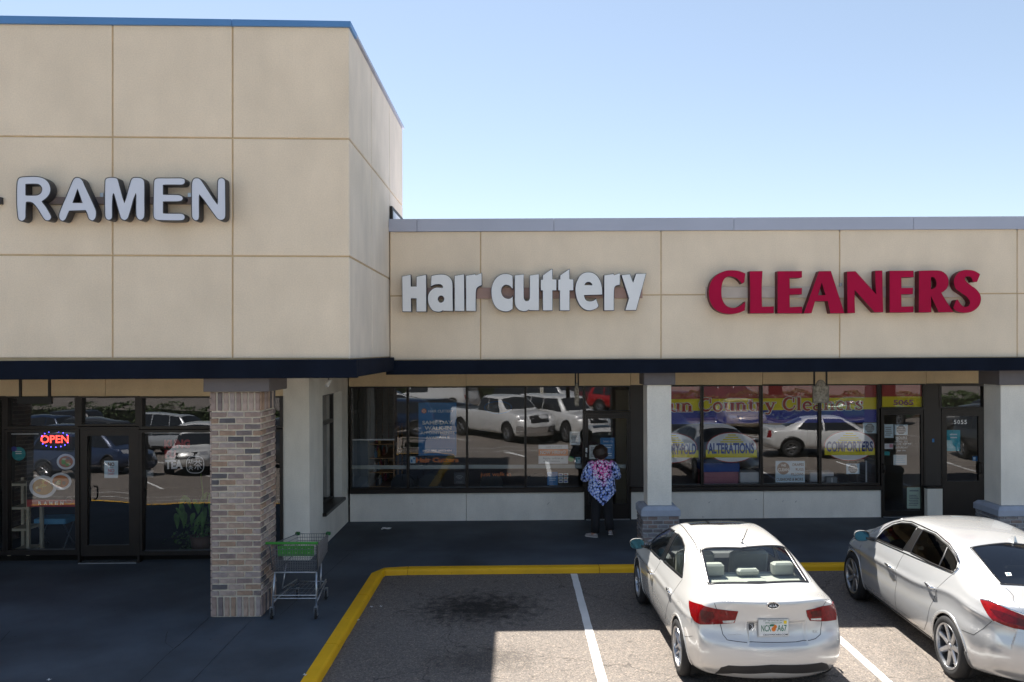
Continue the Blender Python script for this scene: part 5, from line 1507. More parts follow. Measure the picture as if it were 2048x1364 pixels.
# ------------------------------------------------------------------ vehicles in the lot behind (seen in the shop windows)
def prof(L, W, H, deck, hood, yb0, yb1, yf1, cowl, zbelt, wr=.60, bed=None):
    hw = W/2; r = dict(len=L, plan0=.16 if bed or yb0 < .2 else .25, plan1=.32, planl=.5)
    r['st'] = sorted(set([.06,.2,.4]+[round(v,2) for v in (yb0,(yb0+yb1)/2,yb1,yb1+.3,(yb1+yf1)/2,yf1-.3,yf1,(yf1+cowl)/2,cowl,cowl+.3,L-.7,L-.4,L-.17,L-.06)]))
    st = [r['st'][0]]
    for v in r['st'][1:]:
        if v-st[-1] > .09: st.append(v)
    r['st'] = st
    r['zs'] = [(0,.36),(.5,.30),(L-.5,.30),(L,.34)]
    r['zb'] = [(0,zbelt),(L*.5,zbelt-.01),(cowl,zbelt-.03),(L-.4,hood-.10),(L,hood-.25)]
    r['wb'] = [(0,hw*.88),(.3,hw*.93),(cowl,hw*.93),(L-.4,hw*.86),(L,hw*.72)]
    r['hw'] = [(0,hw*.92),(.4,hw),(L-.6,hw),(L,hw*.85)]
    r['wr'] = [(0,wr*1.1),(yb1,wr),(yf1,wr),(cowl,hw*.78),(L,hw*.6)]
    r['zr'] = [(0,deck-.01),(max(.02,yb0-.02),deck),(yb1,H-.05),(yb1+.4,H),(yf1-.3,H),(yf1,H-.05),(cowl,hood+.03),(L-.5,hood-.05),(L,hood-.2)]
    r['drop'] = [(0,.02),(yb0,.03),(yb1,.07),(yf1,.07),(cowl,.03),(L,.02)]
    r['capR'] = [(0,.08),(.2,.0),(.5,.0),(.62,.03),(1,.06)]
    r['capF'] = [(0,L-.10),(.2,L-.02),(.55,L),(.8,L-.05),(1,L-.12)]
    r['g'] = (yb0, yb1, yf1, cowl, zbelt, H, hood, deck, W, L); return r
TYPES = {
 'sedan': dict(P=prof(4.75,1.80,1.45,1.07,.98,.75,1.45,2.85,3.55,.95), w=(1.0,3.75), r=.33),
 'coupe': dict(P=prof(4.6,1.80,1.40,1.05,.96,.55,1.5,2.7,3.45,.93), w=(.95,3.65), r=.33),
 'suv': dict(P=prof(4.7,1.86,1.72,1.12,1.08,.12,.50,3.05,3.62,1.05,.66), w=(.95,3.68), r=.36),
 'large suv': dict(P=prof(5.2,2.0,1.92,1.25,1.20,.10,.35,3.25,3.85,1.20,.76), w=(1.05,4.1), r=.40),
 'minivan': dict(P=prof(5.0,1.95,1.75,1.10,1.05,.12,.45,3.4,4.2,1.02,.70), w=(1.0,3.95), r=.34),
 'van': dict(P=prof(5.4,2.0,2.15,1.35,1.15,.08,.22,3.8,4.5,1.20,.84), w=(1.1,4.3), r=.36),
 'pickup': dict(P=prof(5.9,2.0,1.92,1.22,1.28,2.15,2.35,3.9,4.5,1.20,.74,bed=2.0), w=(1.25,4.85), r=.41)}
LOTGLASS = mat('lot_vehicle_glass', (.02,.022,.025), .03, var=.1, spec=.7)
PROTO = {}
def lot_body_mat(col, name):
    return mat(name, col, .3, metal=.2, var=.02, coat=.8)
def build_lot(kind, label, m, loc, rz, grp=None):
    T = TYPES[kind]; P_ = T['P']; yb0, yb1, yf1, cowl, zb, H, hood, deck, Wd, L = P_['g']
    c = Car(P_, 3 if kind in ('pickup','large suv') else 2, loc, rz, 1.0, label, kind.split()[-1] if kind != 'large suv' else 'suv', m, grp, name='parked_'+('suv' if 'suv' in kind else kind))
    for y in T['w']: c.cutarch(y, T['r'], T['r']+.045)
    c.body()
    for y in T['w']: arch_lip(c, y, T['r'], T['r']+.05, .09, .012, BLKRUB, .30)
    zt = H-.13; zl = zb+.03
    if kind == 'pickup': sp = [[(2.32,zl),(3.15,zl),(3.15,zt),(2.45,zt)],[(3.2,zl),(4.25,zl-.02),(3.85,zt-.02),(3.2,zt)]]
    elif kind in ('suv','large suv','minivan'): sp = [[(.45,zl+.02),(1.35,zl),(1.35,zt),(.62,zt-.02)],[(1.42,zl),(2.4,zl),(2.4,zt),(1.42,zt)],[(2.46,zl),(cowl-.25,zl-.01),(yf1-.05,zt-.03),(2.46,zt)]]
    elif kind == 'van': sp = [[(2.9,zl),(cowl-.2,zl),(yf1-.1,zt-.1),(2.9,zt-.1)]]
    else: sp = [[(yb0+.45,zl+.01),(2.05,zl),(2.05,zt+.03),(yb1+.1,zt+.01)],[(2.1,zl),(cowl-.3,zl-.01),(yf1-.1,zt+.01),(2.1,zt+.03)]]
    for poly in sp:
        for k in ('left','right'): c.patch('side_window', k, poly, .014, LOTGLASS, res=.11)
    wr_ = .58 if kind in ('sedan','coupe') else .66
    c.patch('windscreen', 'top', [(-wr_-.05,cowl-.06),(0,cowl+.02),(wr_+.05,cowl-.06),(wr_-.03,yf1+.06),(0,yf1+.02),(-wr_+.03,yf1+.06)], .014, LOTGLASS, res=.12)
    if kind in ('sedan','coupe'): c.patch('rear_window', 'top', [(-wr_,yb0+.08),(wr_,yb0+.08),(wr_-.07,yb1-.04),(-wr_+.07,yb1-.04)], .014, LOTGLASS, res=.12)
    elif kind == 'pickup': c.patch('bed_cover', 'top', [(-.78,.12),(.78,.12),(.78,2.02),(-.78,2.02)], .006, BLKRUB, res=.3)
    else: c.patch('rear_window', 'rear', [(-wr_,zb+.06),(wr_,zb+.06),(wr_-.08,H-.16),(-wr_+.08,H-.16)], .014, LOTGLASS, res=.12)
    hz = hood-.22
    for sx in (-1, 1):
        c.patch('headlamp', 'front', [(sx*Wd*.26,hz-.09),(sx*Wd*.42,hz-.07),(sx*Wd*.44,hz+.08),(sx*Wd*.27,hz+.06)], .008, LAMPC, res=.1)
        c.patch('tail_lamp', 'rear', [(sx*Wd*.33,.72),(sx*Wd*.43,.72),(sx*Wd*.43,.98),(sx*Wd*.34,.96)], .008, LAMPR, res=.1)
    c.patch('grille', 'front', [(-Wd*.22,hz-.20),(Wd*.22,hz-.20),(Wd*.24,hz+.06),(-Wd*.24,hz+.06)], .008, BLKRUB, res=.15)
    if kind == 'pickup': c.patch('front_bumper', 'front', [(-.92,.48),(.92,.48),(.92,.72),(-.92,.72)], .02, CHROME, res=.15)
    if kind in ('suv','large suv'): c.strip('lower_cladding', 'left', [(1.5,.38),(L-1.5,.38)], .16, .012, BLKRUB, closed=False); c.strip('lower_cladding', 'right', [(1.5,.38),(L-1.5,.38)], .16, .012, BLKRUB, closed=False)
    add_wheels(c, T['w'], Wd/2-.12, T['r'], .22, 6, False, arch=T['r']+.05, key='lot', rim=.62)
    return c.root
def copy_tree(o, parent=None):
    c = o.copy(); COL.objects.link(c); c.parent = parent
    for ch in list(o.children): copy_tree(ch, c)
    return c
LC = {'white': (.70,.70,.69), 'silver': (.42,.44,.46), 'navy': (.012,.03,.075), 'black': (.01,.01,.012), 'red': (.35,.012,.015), 'maroon': (.10,.01,.015), 'tan': (.36,.30,.22), 'blue': (.03,.05,.11), 'charcoal': (.05,.052,.055), 'green': (.02,.07,.04)}
def lot_vehicle(kind, colour, x, y, hd, label):
    m = lot_body_mat(LC[colour], 'lot_paint_'+colour); rz = R(hd-90); loc = Vector((x,y,0))
    if kind in PROTO:
        src = PROTO[kind]; r = copy_tree(src); r.location = loc; r.rotation_euler = (0,0,rz)
        for ch in r.children:
            nm = ch.name.split('.')[0]
            if nm == 'body' and len(ch.material_slots):
                ch.material_slots[0].link = 'OBJECT'; ch.material_slots[0].material = m
        r['label'] = label
    else:
        r = build_lot(kind, label, m, loc, rz, 'vehicles parked across the lot'); PROTO[kind] = r
    r['group'] = 'vehicles parked across the lot'; r.scale = (.93,)*3
    return r
# heading: degrees counter-clockwise from +X for the nose
lot_vehicle('pickup', 'white', -.67, .09, 55, 'white crew cab pickup truck mirrored in the salon window')
lot_vehicle('large suv', 'white', 1.80, .0, 55, 'white full size SUV mirrored beside the pale lamp post')
lot_vehicle('suv', 'navy', -5.6, -.6, 165, 'dark navy SUV mirrored in the left salon window')
lot_vehicle('sedan', 'black', 5.6, 2.3, 95, 'black sedan mirrored at the salon door post')
lot_vehicle('coupe', 'tan', 5.5, -5.5, 100, 'tan coupe mirrored in the salon door glass')
lot_vehicle('sedan', 'white', 10.3, 6.2, 8, 'white sedan mirrored low in the cleaners window')
lot_vehicle('suv', 'charcoal', 15.2, 8.4, 88, 'charcoal SUV mirrored in the far right door glass')
lot_vehicle('minivan', 'blue', -15.4, -2.8, 15, 'blue minivan mirrored in the ramen shop door')
lot_vehicle('suv', 'white', -12.4, -4.6, 80, 'white SUV mirrored beside the tea lettering')
lot_vehicle('suv', 'silver', -17.6, -15, 15, 'silver SUV mirrored in the transom above the tea lettering')
lot_vehicle('sedan', 'black', -13.0, -11, 25, 'black sedan mirrored behind the brick pillar')
lot_vehicle('van', 'white', -4.9, -15.5, 200, 'white van mirrored at the top of the salon window')
lot_vehicle('coupe', 'white', -7.2, -11.5, 160, 'white coupe mirrored high in the left salon window')
lot_vehicle('van', 'white', 1.5, -17, 30, 'second white van mirrored above the pickup truck')
lot_vehicle('large suv', 'black', 1.0, -9.5, 30, 'black full size SUV mirrored above the white pickup')
lot_vehicle('minivan', 'red', 6.4, -14, 20, 'red minivan mirrored above the salon door')
lot_vehicle('sedan', 'maroon', -23.5, -17.5, 20, 'maroon sedan mirrored in the ramen door transom')
lot_vehicle('sedan', 'navy', -20.5, -6.5, 30, 'navy sedan mirrored in the left ramen window')
lot_vehicle('suv', 'charcoal', -19.6, -10.5, 200, 'charcoal SUV mirrored in the left ramen transom')
lot_vehicle('sedan', 'tan', 9.8, -2.6, 95, 'tan sedan mirrored in the cleaners window')
lot_vehicle('sedan', 'charcoal', 18.5, 1.5, 20, 'charcoal sedan mirrored in the right door transom')
lot_vehicle('coupe', 'silver', 21.5, -3.0, 160, 'silver coupe mirrored above the far right door')
lot_vehicle('sedan', 'black', -10.5, -9.8, 150, 'black sedan mirrored left of the white coupe')
lot_vehicle('suv', 'charcoal', -5.0, -17.5, 160, 'charcoal SUV mirrored behind the white coupe')
lot_vehicle('minivan', 'maroon', 4.6, -18.5, 190, 'maroon minivan mirrored at the top of the fourth salon pane')
lot_vehicle('sedan', 'charcoal', 8.9, -11.5, 30, 'charcoal sedan mirrored behind the cleaners lettering')
lot_vehicle('suv', 'black', 12.5, -13.5, 20, 'black SUV mirrored high in the cleaners window')
lot_vehicle('sedan', 'green', 16.5, -5.0, 20, 'dark green sedan mirrored by the cleaners door')
lot_vehicle('suv', 'navy', -22.5, -12.8, 15, 'navy SUV mirrored at the far left transom')
lot_vehicle('sedan', 'black', -26.5, -8.5, 15, 'black sedan mirrored in the far left ramen pane')
lot_vehicle('suv', 'black', -25.0, -20, 15, 'black SUV mirrored highest in the far left transom')
lot_vehicle('large suv', 'navy', -9.6, -18.5, 20, 'navy full size SUV mirrored above the brick pillar')
# lot markings and islands
for i in range(-6, 6): line(i*3.1+1.2, 1.2, i*3.1-2.6, -3.6, .11)
for i in range(-6, 6): line(i*3.1+.2, -8.5, i*3.1-3.6, -13.5, .11)
line(-24, 4.2, 24, 4.4, .06); line(-24, 3.2, 24, 3.6, .06)
line(-3.0, 4.6, -2.0, 5.9, .14); line(-.4, 4.6, .2, 6.0, .14); line(2.4, 4.4, 3.1, 5.9, .14)
isl = struct(MB().cbox(-.6, 2.8, -3.4, -2.7, 0, .13, .02).build('kerb_island', YELLOW))
lp = thing('lamp_post', 'pale square lamp post mirrored in the salon window', 'lamp post', (1.10,-3.05,.13))
child(MB().cbox(1.01,1.19,-3.14,-2.96,.13,7.2,.02), 'post', mat('post_cream', (.55,.53,.47), .6), lp)
child(MB().cbox(.92,1.28,-3.23,-2.87,.131,.22,.02), 'base_plate', STEEL, lp)
child(MB().cbox(.72,1.48,-3.9,-3.0,7.202,7.36,.02), 'lamp_head', BRONZE, lp)
# clumps of ornamental grass on a planted island
GR = mat('grass_blades', (.07,.11,.02), .7, var=.5, scale=3)
def grass(cx, cy, rad, n, h):
    b = MB()
    for i in range(n):
        a = random.random()*6.283; r_ = rad*math.sqrt(random.random()); x, y = cx+r_*math.cos(a), cy+r_*math.sin(a)
        d = Vector((math.cos(a),math.sin(a),0)); s_ = Vector((-d.y,d.x,0))*.012; hh = h*random.uniform(.6,1.1); lean = random.uniform(.1,.5)*hh
        p0 = Vector((x,y,.1)); p1 = p0+Vector((0,0,hh*.6))+d*lean*.4; p2 = p0+Vector((0,0,hh*.9))+d*lean
        b.add([p0-s_,p0+s_,p1+s_,p1-s_,p2], [(0,1,2,3),(3,2,4)])
    o = b.build('ornamental_grass', GR); tag(o, kind='stuff'); o['label'] = 'tall green ornamental grass on a planted island'; o['category'] = 'grass'; return o
struct(MB().cbox(-22.5,-17.5,-12.6,-11.2,0,.12,.02).build('planted_island', mat('mulch', (.06,.035,.02), .95)))
grass(-20, -11.9, .9, 900, 1.3)

lot_vehicle('sedan', 'black', -4.3, -5.2, 160, 'black sedan mirrored behind the blue salon poster')
lot_vehicle('minivan', 'charcoal', -8.8, -6.2, 20, 'charcoal minivan mirrored left of the blue salon poster')
HL = mat('hedge_leaf', (.045,.075,.02), .7, var=.6, scale=6)
def hedge(x0, x1, y0, y1, h, n, label):  # hedges added out of view as dark masses to dim the window reflections
    t = thing('hedge', label, 'hedge', ((x0+x1)/2,(y0+y1)/2,0))
    b = MB()
    for i in range(n):
        x = random.uniform(x0,x1); u = random.random(); hh = h*(1+.12*math.sin(x*2.3)+.06*math.sin(x*7.1))
        if u < .45: p = Vector((x, y1-.05*random.random()+.06*math.sin(x*5), random.uniform(.1,hh)))
        elif u < .8: p = Vector((x, random.uniform(y0,y1), hh-.08*random.random()))
        else: p = Vector((x, random.uniform(y0,y1), random.uniform(.2,hh)))
        d = Vector((random.gauss(0,1),random.gauss(.3,1),random.gauss(.5,1))).normalized(); e = d.orthogonal().normalized()*random.uniform(.05,.10); g_ = d.cross(e.normalized())*random.uniform(.04,.07)
        b.add([p-e,p-g_,p+e,p+g_],[(0,1,2,3)])
    o = child(b, 'foliage', HL, t); o['kind'] = 'stuff'
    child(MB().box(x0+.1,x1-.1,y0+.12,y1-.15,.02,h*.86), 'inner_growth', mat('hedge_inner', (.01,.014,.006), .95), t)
    struct(MB().cbox(x0-.3,x1+.3,y0-.3,y1+.3,0,.12,.02).build('planted_island', MATS['mulch']))
hedge(5.0, 24, -8.4, -7.2, 1.25, 5200, 'long hedge added to darken the reflection behind the cleaners banner')
hedge(-16, 4.2, -22.6, -21.4, 1.7, 4200, 'tall far hedge added to darken the reflection along the top of the salon window')
hedge(-34, -18.5, -23.8, -22.6, 1.8, 3200, 'far hedge added to darken the reflection in the left transoms')
# ------------------------------------------------------------------ things on and behind the glass
def col(name, c, r=.55, **k): return mat(name, c, r, var=.04, scale=6, **k)
C_RED = col('print_maroon', (.46,.045,.045)); C_YEL = col('print_yellow', (.85,.70,.01)); C_BLUE = col('print_blue_band', (.05,.06,.42)); C_MAR = col('print_dark_maroon', (.25,.02,.035))
C_PALE = col('print_pale', (.82,.80,.84)); C_NAVY = col('print_navy', (.015,.04,.25)); C_SKY = col('print_poster_blue', (.04,.20,.48)); C_WHT = col('print_white', (.86,.87,.88))
C_INK = col('print_ink', (.05,.05,.06)); C_ORG = col('print_orange', (.75,.20,.03)); C_TEAL = col('print_teal', (.01,.33,.36)); C_GRY = col('print_grey', (.24,.25,.27)); C_PBL = col('print_pale_blue', (.62,.74,.84))
C_BRN = col('print_brown', (.16,.09,.07)); C_FROST = col('frosted_band', (.42,.44,.43)); C_GRN = col('print_green', (.15,.45,.15)); C_PGRN = col('print_pale_green', (.62,.74,.60)); C_PNK = col('print_pink', (.62,.25,.32))
class Flat:
    """a flat printed thing on one plane, laid out with positions on that plane; layers step forward by 1.2 mm"""
    def __init__(s, name, label, cat, px, py, Y, group=None):
        s.Y = Y; q = atY(px, py, Y); s.t = None; s.name = name; s.label = label; s.cat = cat; s.o = q; s.k = 0; s.first = None; s.group = group
    def _m(s, V, F, name, m, lay, th=.0):
        y = s.Y-.0012*lay; vv = [(v[0]-s.o.x, y-s.Y, v[1]-s.o.z) for v in V]
        if s.first is None:
            n = len(vv); vv2 = vv+[(a, y-s.Y+.0011, c) for a, _, c in vv]; F2 = list(F)
            if len(F) == 1: F2 = [tuple(F[0]), tuple(n+i for i in reversed(F[0]))]+[(F[0][i], n+F[0][i], n+F[0][(i+1)%len(F[0])], F[0][(i+1)%len(F[0])]) for i in range(len(F[0]))]
            else: vv2 = vv
            o = mobj(s.name, vv2, F2, m); o.location = s.o; s.first = o; tag(o, s.label, s.cat, s.group); return o
        return mobj(name, vv, F, m, s.first)
    def P(s, px, py): q = atY(px, py, s.Y); return (q.x, q.z)
    def rect(s, x0, y0, x1, y1, m, lay=0, name='panel'):
        return s._m([s.P(x0,y1), s.P(x1,y1), s.P(x1,y0), s.P(x0,y0)], [(0,1,2,3)], name, m, lay)
    def poly(s, pts, m, lay=0, name='shape'):
        V = [s.P(*p) for p in pts]; ar = sum(V[i][0]*V[(i+1)%len(V)][1]-V[(i+1)%len(V)][0]*V[i][1] for i in range(len(V)))
        if ar < 0: V = V[::-1]
        return s._m(V, [tuple(range(len(V)))], name, m, lay)
    def ell(s, cx, cy, rx, ry, m, lay=0, name='disc', n=36):
        return s.poly([(cx+rx*math.cos(2*math.pi*i/n), cy+ry*math.sin(2*math.pi*i/n)) for i in range(n)], m, lay, name)
    def ring(s, pts, w, m, lay=0, name='outline', closed=True):
        V = []; F = []; n = len(pts)
        for i, p in enumerate(pts):
            a = Vector(pts[i-1] if closed or i else pts[0]); b_ = Vector(pts[(i+1)%n] if closed or i < n-1 else pts[-1]); t = (b_-a).normalized(); q = Vector((-t.y,t.x))*w/2
            V += [s.P(p[0]+q.x,p[1]+q.y), s.P(p[0]-q.x,p[1]-q.y)]
        for i in range(n if closed else n-1): F.append((2*i,2*i+1,(2*i+3)%(2*n),(2*i+2)%(2*n)))
        return s._m(V, F, name, m, lay)
    def text(s, t, x0, y0, x1, y1, m, lay=1, bold=0.0, name='lettering'):
        a = s.P(x0,y1); c = s.P(x1,y0)
        o = textmesh(t, m, s.first, c[0]-a[0], c[1]-a[1], name, bold, cx=(a[0]+c[0])/2-s.o.x, z=(a[1]+c[1])/2-s.o.z, y=-.0012*lay-.0004)
        return o
    def bars(s, x0, y0, x1, y1, n, m, lay=1, frac=.45):
        V = []; F = []; h = (y1-y0)/n
        for i in range(n):
            e = x0+(x1-x0)*random.uniform(.0,.12); f = x1-(x1-x0)*random.uniform(0,.25); yb_ = y0+h*(i+.5+frac/2); yt_ = y0+h*(i+.5-frac/2); k = len(V)
            V += [s.P(e,yb_), s.P(f,yb_), s.P(f,yt_), s.P(e,yt_)]; F.append((k,k+1,k+2,k+3))
        return s._m(V, F, 'text_lines', m, lay)
GY = SY+.042
# --- salon
f = Flat('poster', 'blue poster about same day walk-in appointments in the salon window', 'poster', 875, 860, GY)
f.rect(837,805,913,911,C_SKY); f.ell(848,822,5,5,C_ORG,1,'logo'); f.ring([(848+2.6*math.cos(i*.7),822+2.6*math.sin(i*.7)) for i in range(9)],1.0,C_WHT,2,'logo_ring')
for t, a in (('HAIR CUTTERY',(857,819.5,907,825)),('SAME-DAY',(844.5,841,905,849.2)),('WALK-IN',(849,852,903,860)),('APPOINTMENTS',(841,862.6,909,868.7)),('AVAILABLE',(851,872,899,878)),('INQUIRE WITHIN',(845,899,903,904))):
    f.text(t, *a, C_WHT, 1, .03 if a[3]-a[1] > 7 else .01)
f = Flat('window_lettering', 'orange words Hair Cutters lettered under the blue poster', 'lettering', 875, 920, GY)
f.rect(832,925.6,832.6,926,C_ORG); f.text('Hair Cutters', 832, 914.5, 917, 925, C_ORG, 1, .05)
f = Flat('sticker', 'white and blue sticker left of the orange Hair Cutters words', 'sticker', 825, 920, GY)
f.rect(820,913,831,926.5,C_PBL); f.ell(828,917,2,2,C_SKY,1); f.rect(821.5,919,825,924.5,C_SKY,1)
for k, (a, c, nm) in enumerate(((704,813,'first from the left'),(820,931,'second from the left'),(937,1048,'third from the left'),(1054,1164,'fourth from the left'))):
    f = Flat('frosted_band', 'pale frosted safety band on the salon pane %s' % nm, 'window decal', (a+c)/2, 934, GY-.004)
    f.rect(a,930.5-(a-700)*.004,c,938-(a-700)*.004,C_FROST)
f = Flat('frosted_band', 'pale frosted safety band across the salon door glass', 'window decal', 1215, 934, SY+.02); f.rect(1178,929,1252,936,C_FROST)
f = Flat('sticker', 'dark square wireless internet sticker low in the salon window', 'sticker', 919, 956, GY); f.rect(908,945,930,968,C_INK)
for r_ in (3,6,9): f.ring([(919+r_*math.cos(a),960+r_*math.sin(a)) for a in [math.pi*(1.2+.6*i/8) for i in range(9)]],1.4,C_GRY,1,'arc',False)
f.text('FREE', 913, 962.5, 925, 965.5, C_GRY, 1)
f = Flat('window_lettering', 'orange words just walk in low on the salon glass', 'lettering', 990, 951, GY); f.rect(961,955.5,961.5,956,C_ORG); f.text('just walk in', 961, 944, 1022, 955, C_ORG, 1, .01)
f = Flat('hiring_sign', 'orange and white now hiring sign in the fourth salon pane', 'sign', 1106, 908, GY)
f.rect(1077,889.5,1136,927.5,C_PALE); f.rect(1080.7,891,1131,898,C_WHT,1); f.rect(1077,898,1136,911.7,C_ORG,1); f.rect(1080,912.2,1132,925.5,C_WHT,1)
f.text('HAIR CUTTERY',1092,892.5,1124,896,C_GRY,2); f.text('NOW HIRING!',1080.5,901,1132,908,C_WHT,2,.015); f.text('Apply online at',1085.5,914,1127,920,C_GRY,2); f.bars(1085,921,1127,923.5,1,C_GRY,2)
f = Flat('sticker', 'round pale green sticker beside the now hiring sign', 'sticker', 1142, 918, GY); f.ell(1142,918,5.6,5.6,C_GRN)
f = Flat('sticker', 'small pale sticker with teal marks at the salon window edge', 'sticker', 1156, 920, GY); f.rect(1151,914,1161,927,C_PBL); f.ell(1158,917.5,1.8,1.8,C_TEAL,1); f.rect(1152.3,916,1154.8,924,C_TEAL,1)
f = Flat('paper_notice', 'white paper notice high in the fourth salon pane', 'notice', 1150, 876, GY); f.rect(1139.4,863,1160,890,C_WHT); f.bars(1142,866,1158,886,8,C_GRY)
f = Flat('card', 'blue card standing low in the fourth salon pane', 'card', 1105, 957, GY); f.rect(1094.7,943.7,1115.4,970.4,C_SKY); f.bars(1098,952,1113,962,3,C_PBL)
for i, nm in enumerate(('top left','top right','middle left','middle right','bottom left','bottom right')):
    x_ = 1117+(i%2)*10.3; y_ = 946.6+(i//2)*6.8
    f = Flat('payment_sticker', 'tiny payment sticker, %s of six beside the blue card' % nm, 'sticker', x_+4, y_+2.6, GY); f.rect(x_,y_,x_+8.8,y_+5.6,C_WHT); f.rect(x_+1.5,y_+1.8,x_+7,y_+3.9,[C_BLUE,C_RED,C_SKY,C_ORG,C_NAVY,C_BLUE][i],1)
DY = SY+.026
f = Flat('paper_notice', 'white paper notice on the salon door left of the person', 'notice', 1189, 904, DY); f.rect(1178.5,890,1200,918,C_WHT); f.bars(1181,894,1198,914,7,C_GRY)
f = Flat('poster', 'blue notice poster on the salon door right of the person', 'poster', 1215, 897, DY); f.rect(1200.7,875.5,1229,917.7,C_SKY); f.text('THANK YOU',1206,881,1226,885,C_WHT,1); f.bars(1207,888,1226,897,2,C_PBL); f.bars(1208,905,1226,913,2,C_PBL)
f = Flat('sticker', 'orange oval sticker on the salon door by the handle', 'sticker', 1184, 931, DY); f.ell(1185,932,8,8.5,C_ORG)
f = Flat('sticker', 'thin white upright sticker on the salon door stile', 'sticker', 1173, 905, SY-.045); f.rect(1171.2,896,1174.6,914,C_WHT); f.bars(1172,898,1174,912,5,C_GRY)
# unlit open sign seen in the salon window
f = Flat('open_sign', 'unlit tube sign reading OPEN high in the third salon pane', 'sign', 996, 815, GY)
f.ring([(996+27*math.cos(2*math.pi*i/30),815+12*math.sin(2*math.pi*i/30)) for i in range(30)],1.2,C_SKY,1); f.text('OPEN',977,810,1015,820,C_GRY,2)
# --- banner of the cleaners
panes = [(1293,1401),(1407.5,1519),(1526,1636.5),(1643,1754)]
def by(x, y0): return y0-(x-1340)*.0085
for (a, c), nm in zip(panes, ('behind the column','second from the column','third from the column','beside the cleaners door')):
    f = Flat('window_banner', 'red, yellow and blue banner strip in the cleaners pane %s' % nm, 'banner', (a+c)/2, 810, GY+.006)
    f.poly([(a,by(a,773)),(c,by(c,773)),(c,by(c,848)),(a,by(a,848))], C_BLUE); f.poly([(a,by(a,773)),(c,by(c,773)),(c,by(c,798)),(a,by(a,798))], C_RED, 1, 'red_band')
    f.poly([(a,by(a,798.2)),(c,by(c,798.2)),(c,by(c,822)),(a,by(a,822))], C_YEL, 1, 'yellow_band')
# slab serif lettering built from strokes
def arc(cx, cy, rx, ry, a0, a1, n=14): return [(cx+rx*math.cos(R(a0+(a1-a0)*i/n)), cy+ry*math.sin(R(a0+(a1-a0)*i/n))) for i in range(n+1)]
T_, t_ = .155, .065
GL = {
 'S': (.62, [(arc(.30,.75,.19,.19,20,200),t_*1.5),(arc(.30,.56,.19,.0,180,180,1),t_),(([(.12,.72),(.16,.60),(.30,.50),(.44,.40),(.49,.27)]),T_),(arc(.29,.22,.20,.17,20,-170),t_*1.5),([(.50,.62),(.50,.94)],t_),([(.09,.02),(.09,.36)],t_)]),
 'C': (.74, [(arc(.40,.48,.29,.43,60,300,20),T_*.95),([(.62,.60),(.62,.93)],t_),(arc(.44,.50,.26,.43,-70,-20,6),t_)]),
 'u': (.62, [([(.14,.60),(.14,.20)],T_),(arc(.28,.18,.14,.14,180,300,8),t_*1.6),([(.47,.60),(.47,.04)],T_),([(.02,.57),(.16,.57)],t_),([(.36,.57),(.48,.57)],t_),([(.42,.035),(.61,.035)],t_)]),
 'n': (.64, [([(.15,.60),(.15,.0)],T_),(arc(.32,.42,.15,.16,170,20,8),t_*1.6),([(.48,.44),(.48,.0)],T_),([(.02,.57),(.16,.57)],t_),([(.03,.03),(.28,.03)],t_),([(.36,.03),(.62,.03)],t_)]),
 'o': (.58, [(arc(.28,.31,.20,.29,0,360,24),T_*.85)]),
 't': (.42, [([(.19,.80),(.19,.16)],T_),(arc(.29,.16,.10,.12,180,330,6),t_*1.5),([(.03,.57),(.36,.57)],t_)]),
 'r': (.50, [([(.15,.60),(.15,.0)],T_),(arc(.32,.44,.14,.13,170,40,7),t_*1.8),([(.02,.57),(.16,.57)],t_),([(.03,.03),(.31,.03)],t_)]),
 'y': (.62, [([(.12,.58),(.31,.04)],T_),([(.50,.58),(.26,-.16)],t_*1.3),(arc(.16,-.14,.09,.08,0,-180,6),t_*1.6),([(.01,.57),(.26,.57)],t_),([(.40,.57),(.60,.57)],t_)]),
 'l': (.33, [([(.16,.94),(.16,.0)],T_),([(.03,.91),(.17,.91)],t_),([(.03,.03),(.30,.03)],t_)]),
 'e': (.54, [(arc(.28,.31,.19,.28,8,310,20),T_*.8),([(.12,.34),(.46,.34)],t_)]),
 'a': (.58, [(arc(.24,.46,.15,.13,165,10,7),t_*1.7),([(.40,.48),(.40,.06)],T_),(arc(.24,.18,.15,.16,60,330,12),t_*1.6),([(.38,.035),(.55,.035)],t_)]),
 's': (.46, [(arc(.22,.45,.13,.12,20,200),t_*1.4),([(.09,.44),(.22,.33),(.34,.20)],T_*.8),(arc(.22,.15,.14,.12,20,-170),t_*1.4),([(.37,.40),(.37,.60)],t_),([(.06,.01),(.06,.22)],t_)]),
 ' ': (.30, [])}
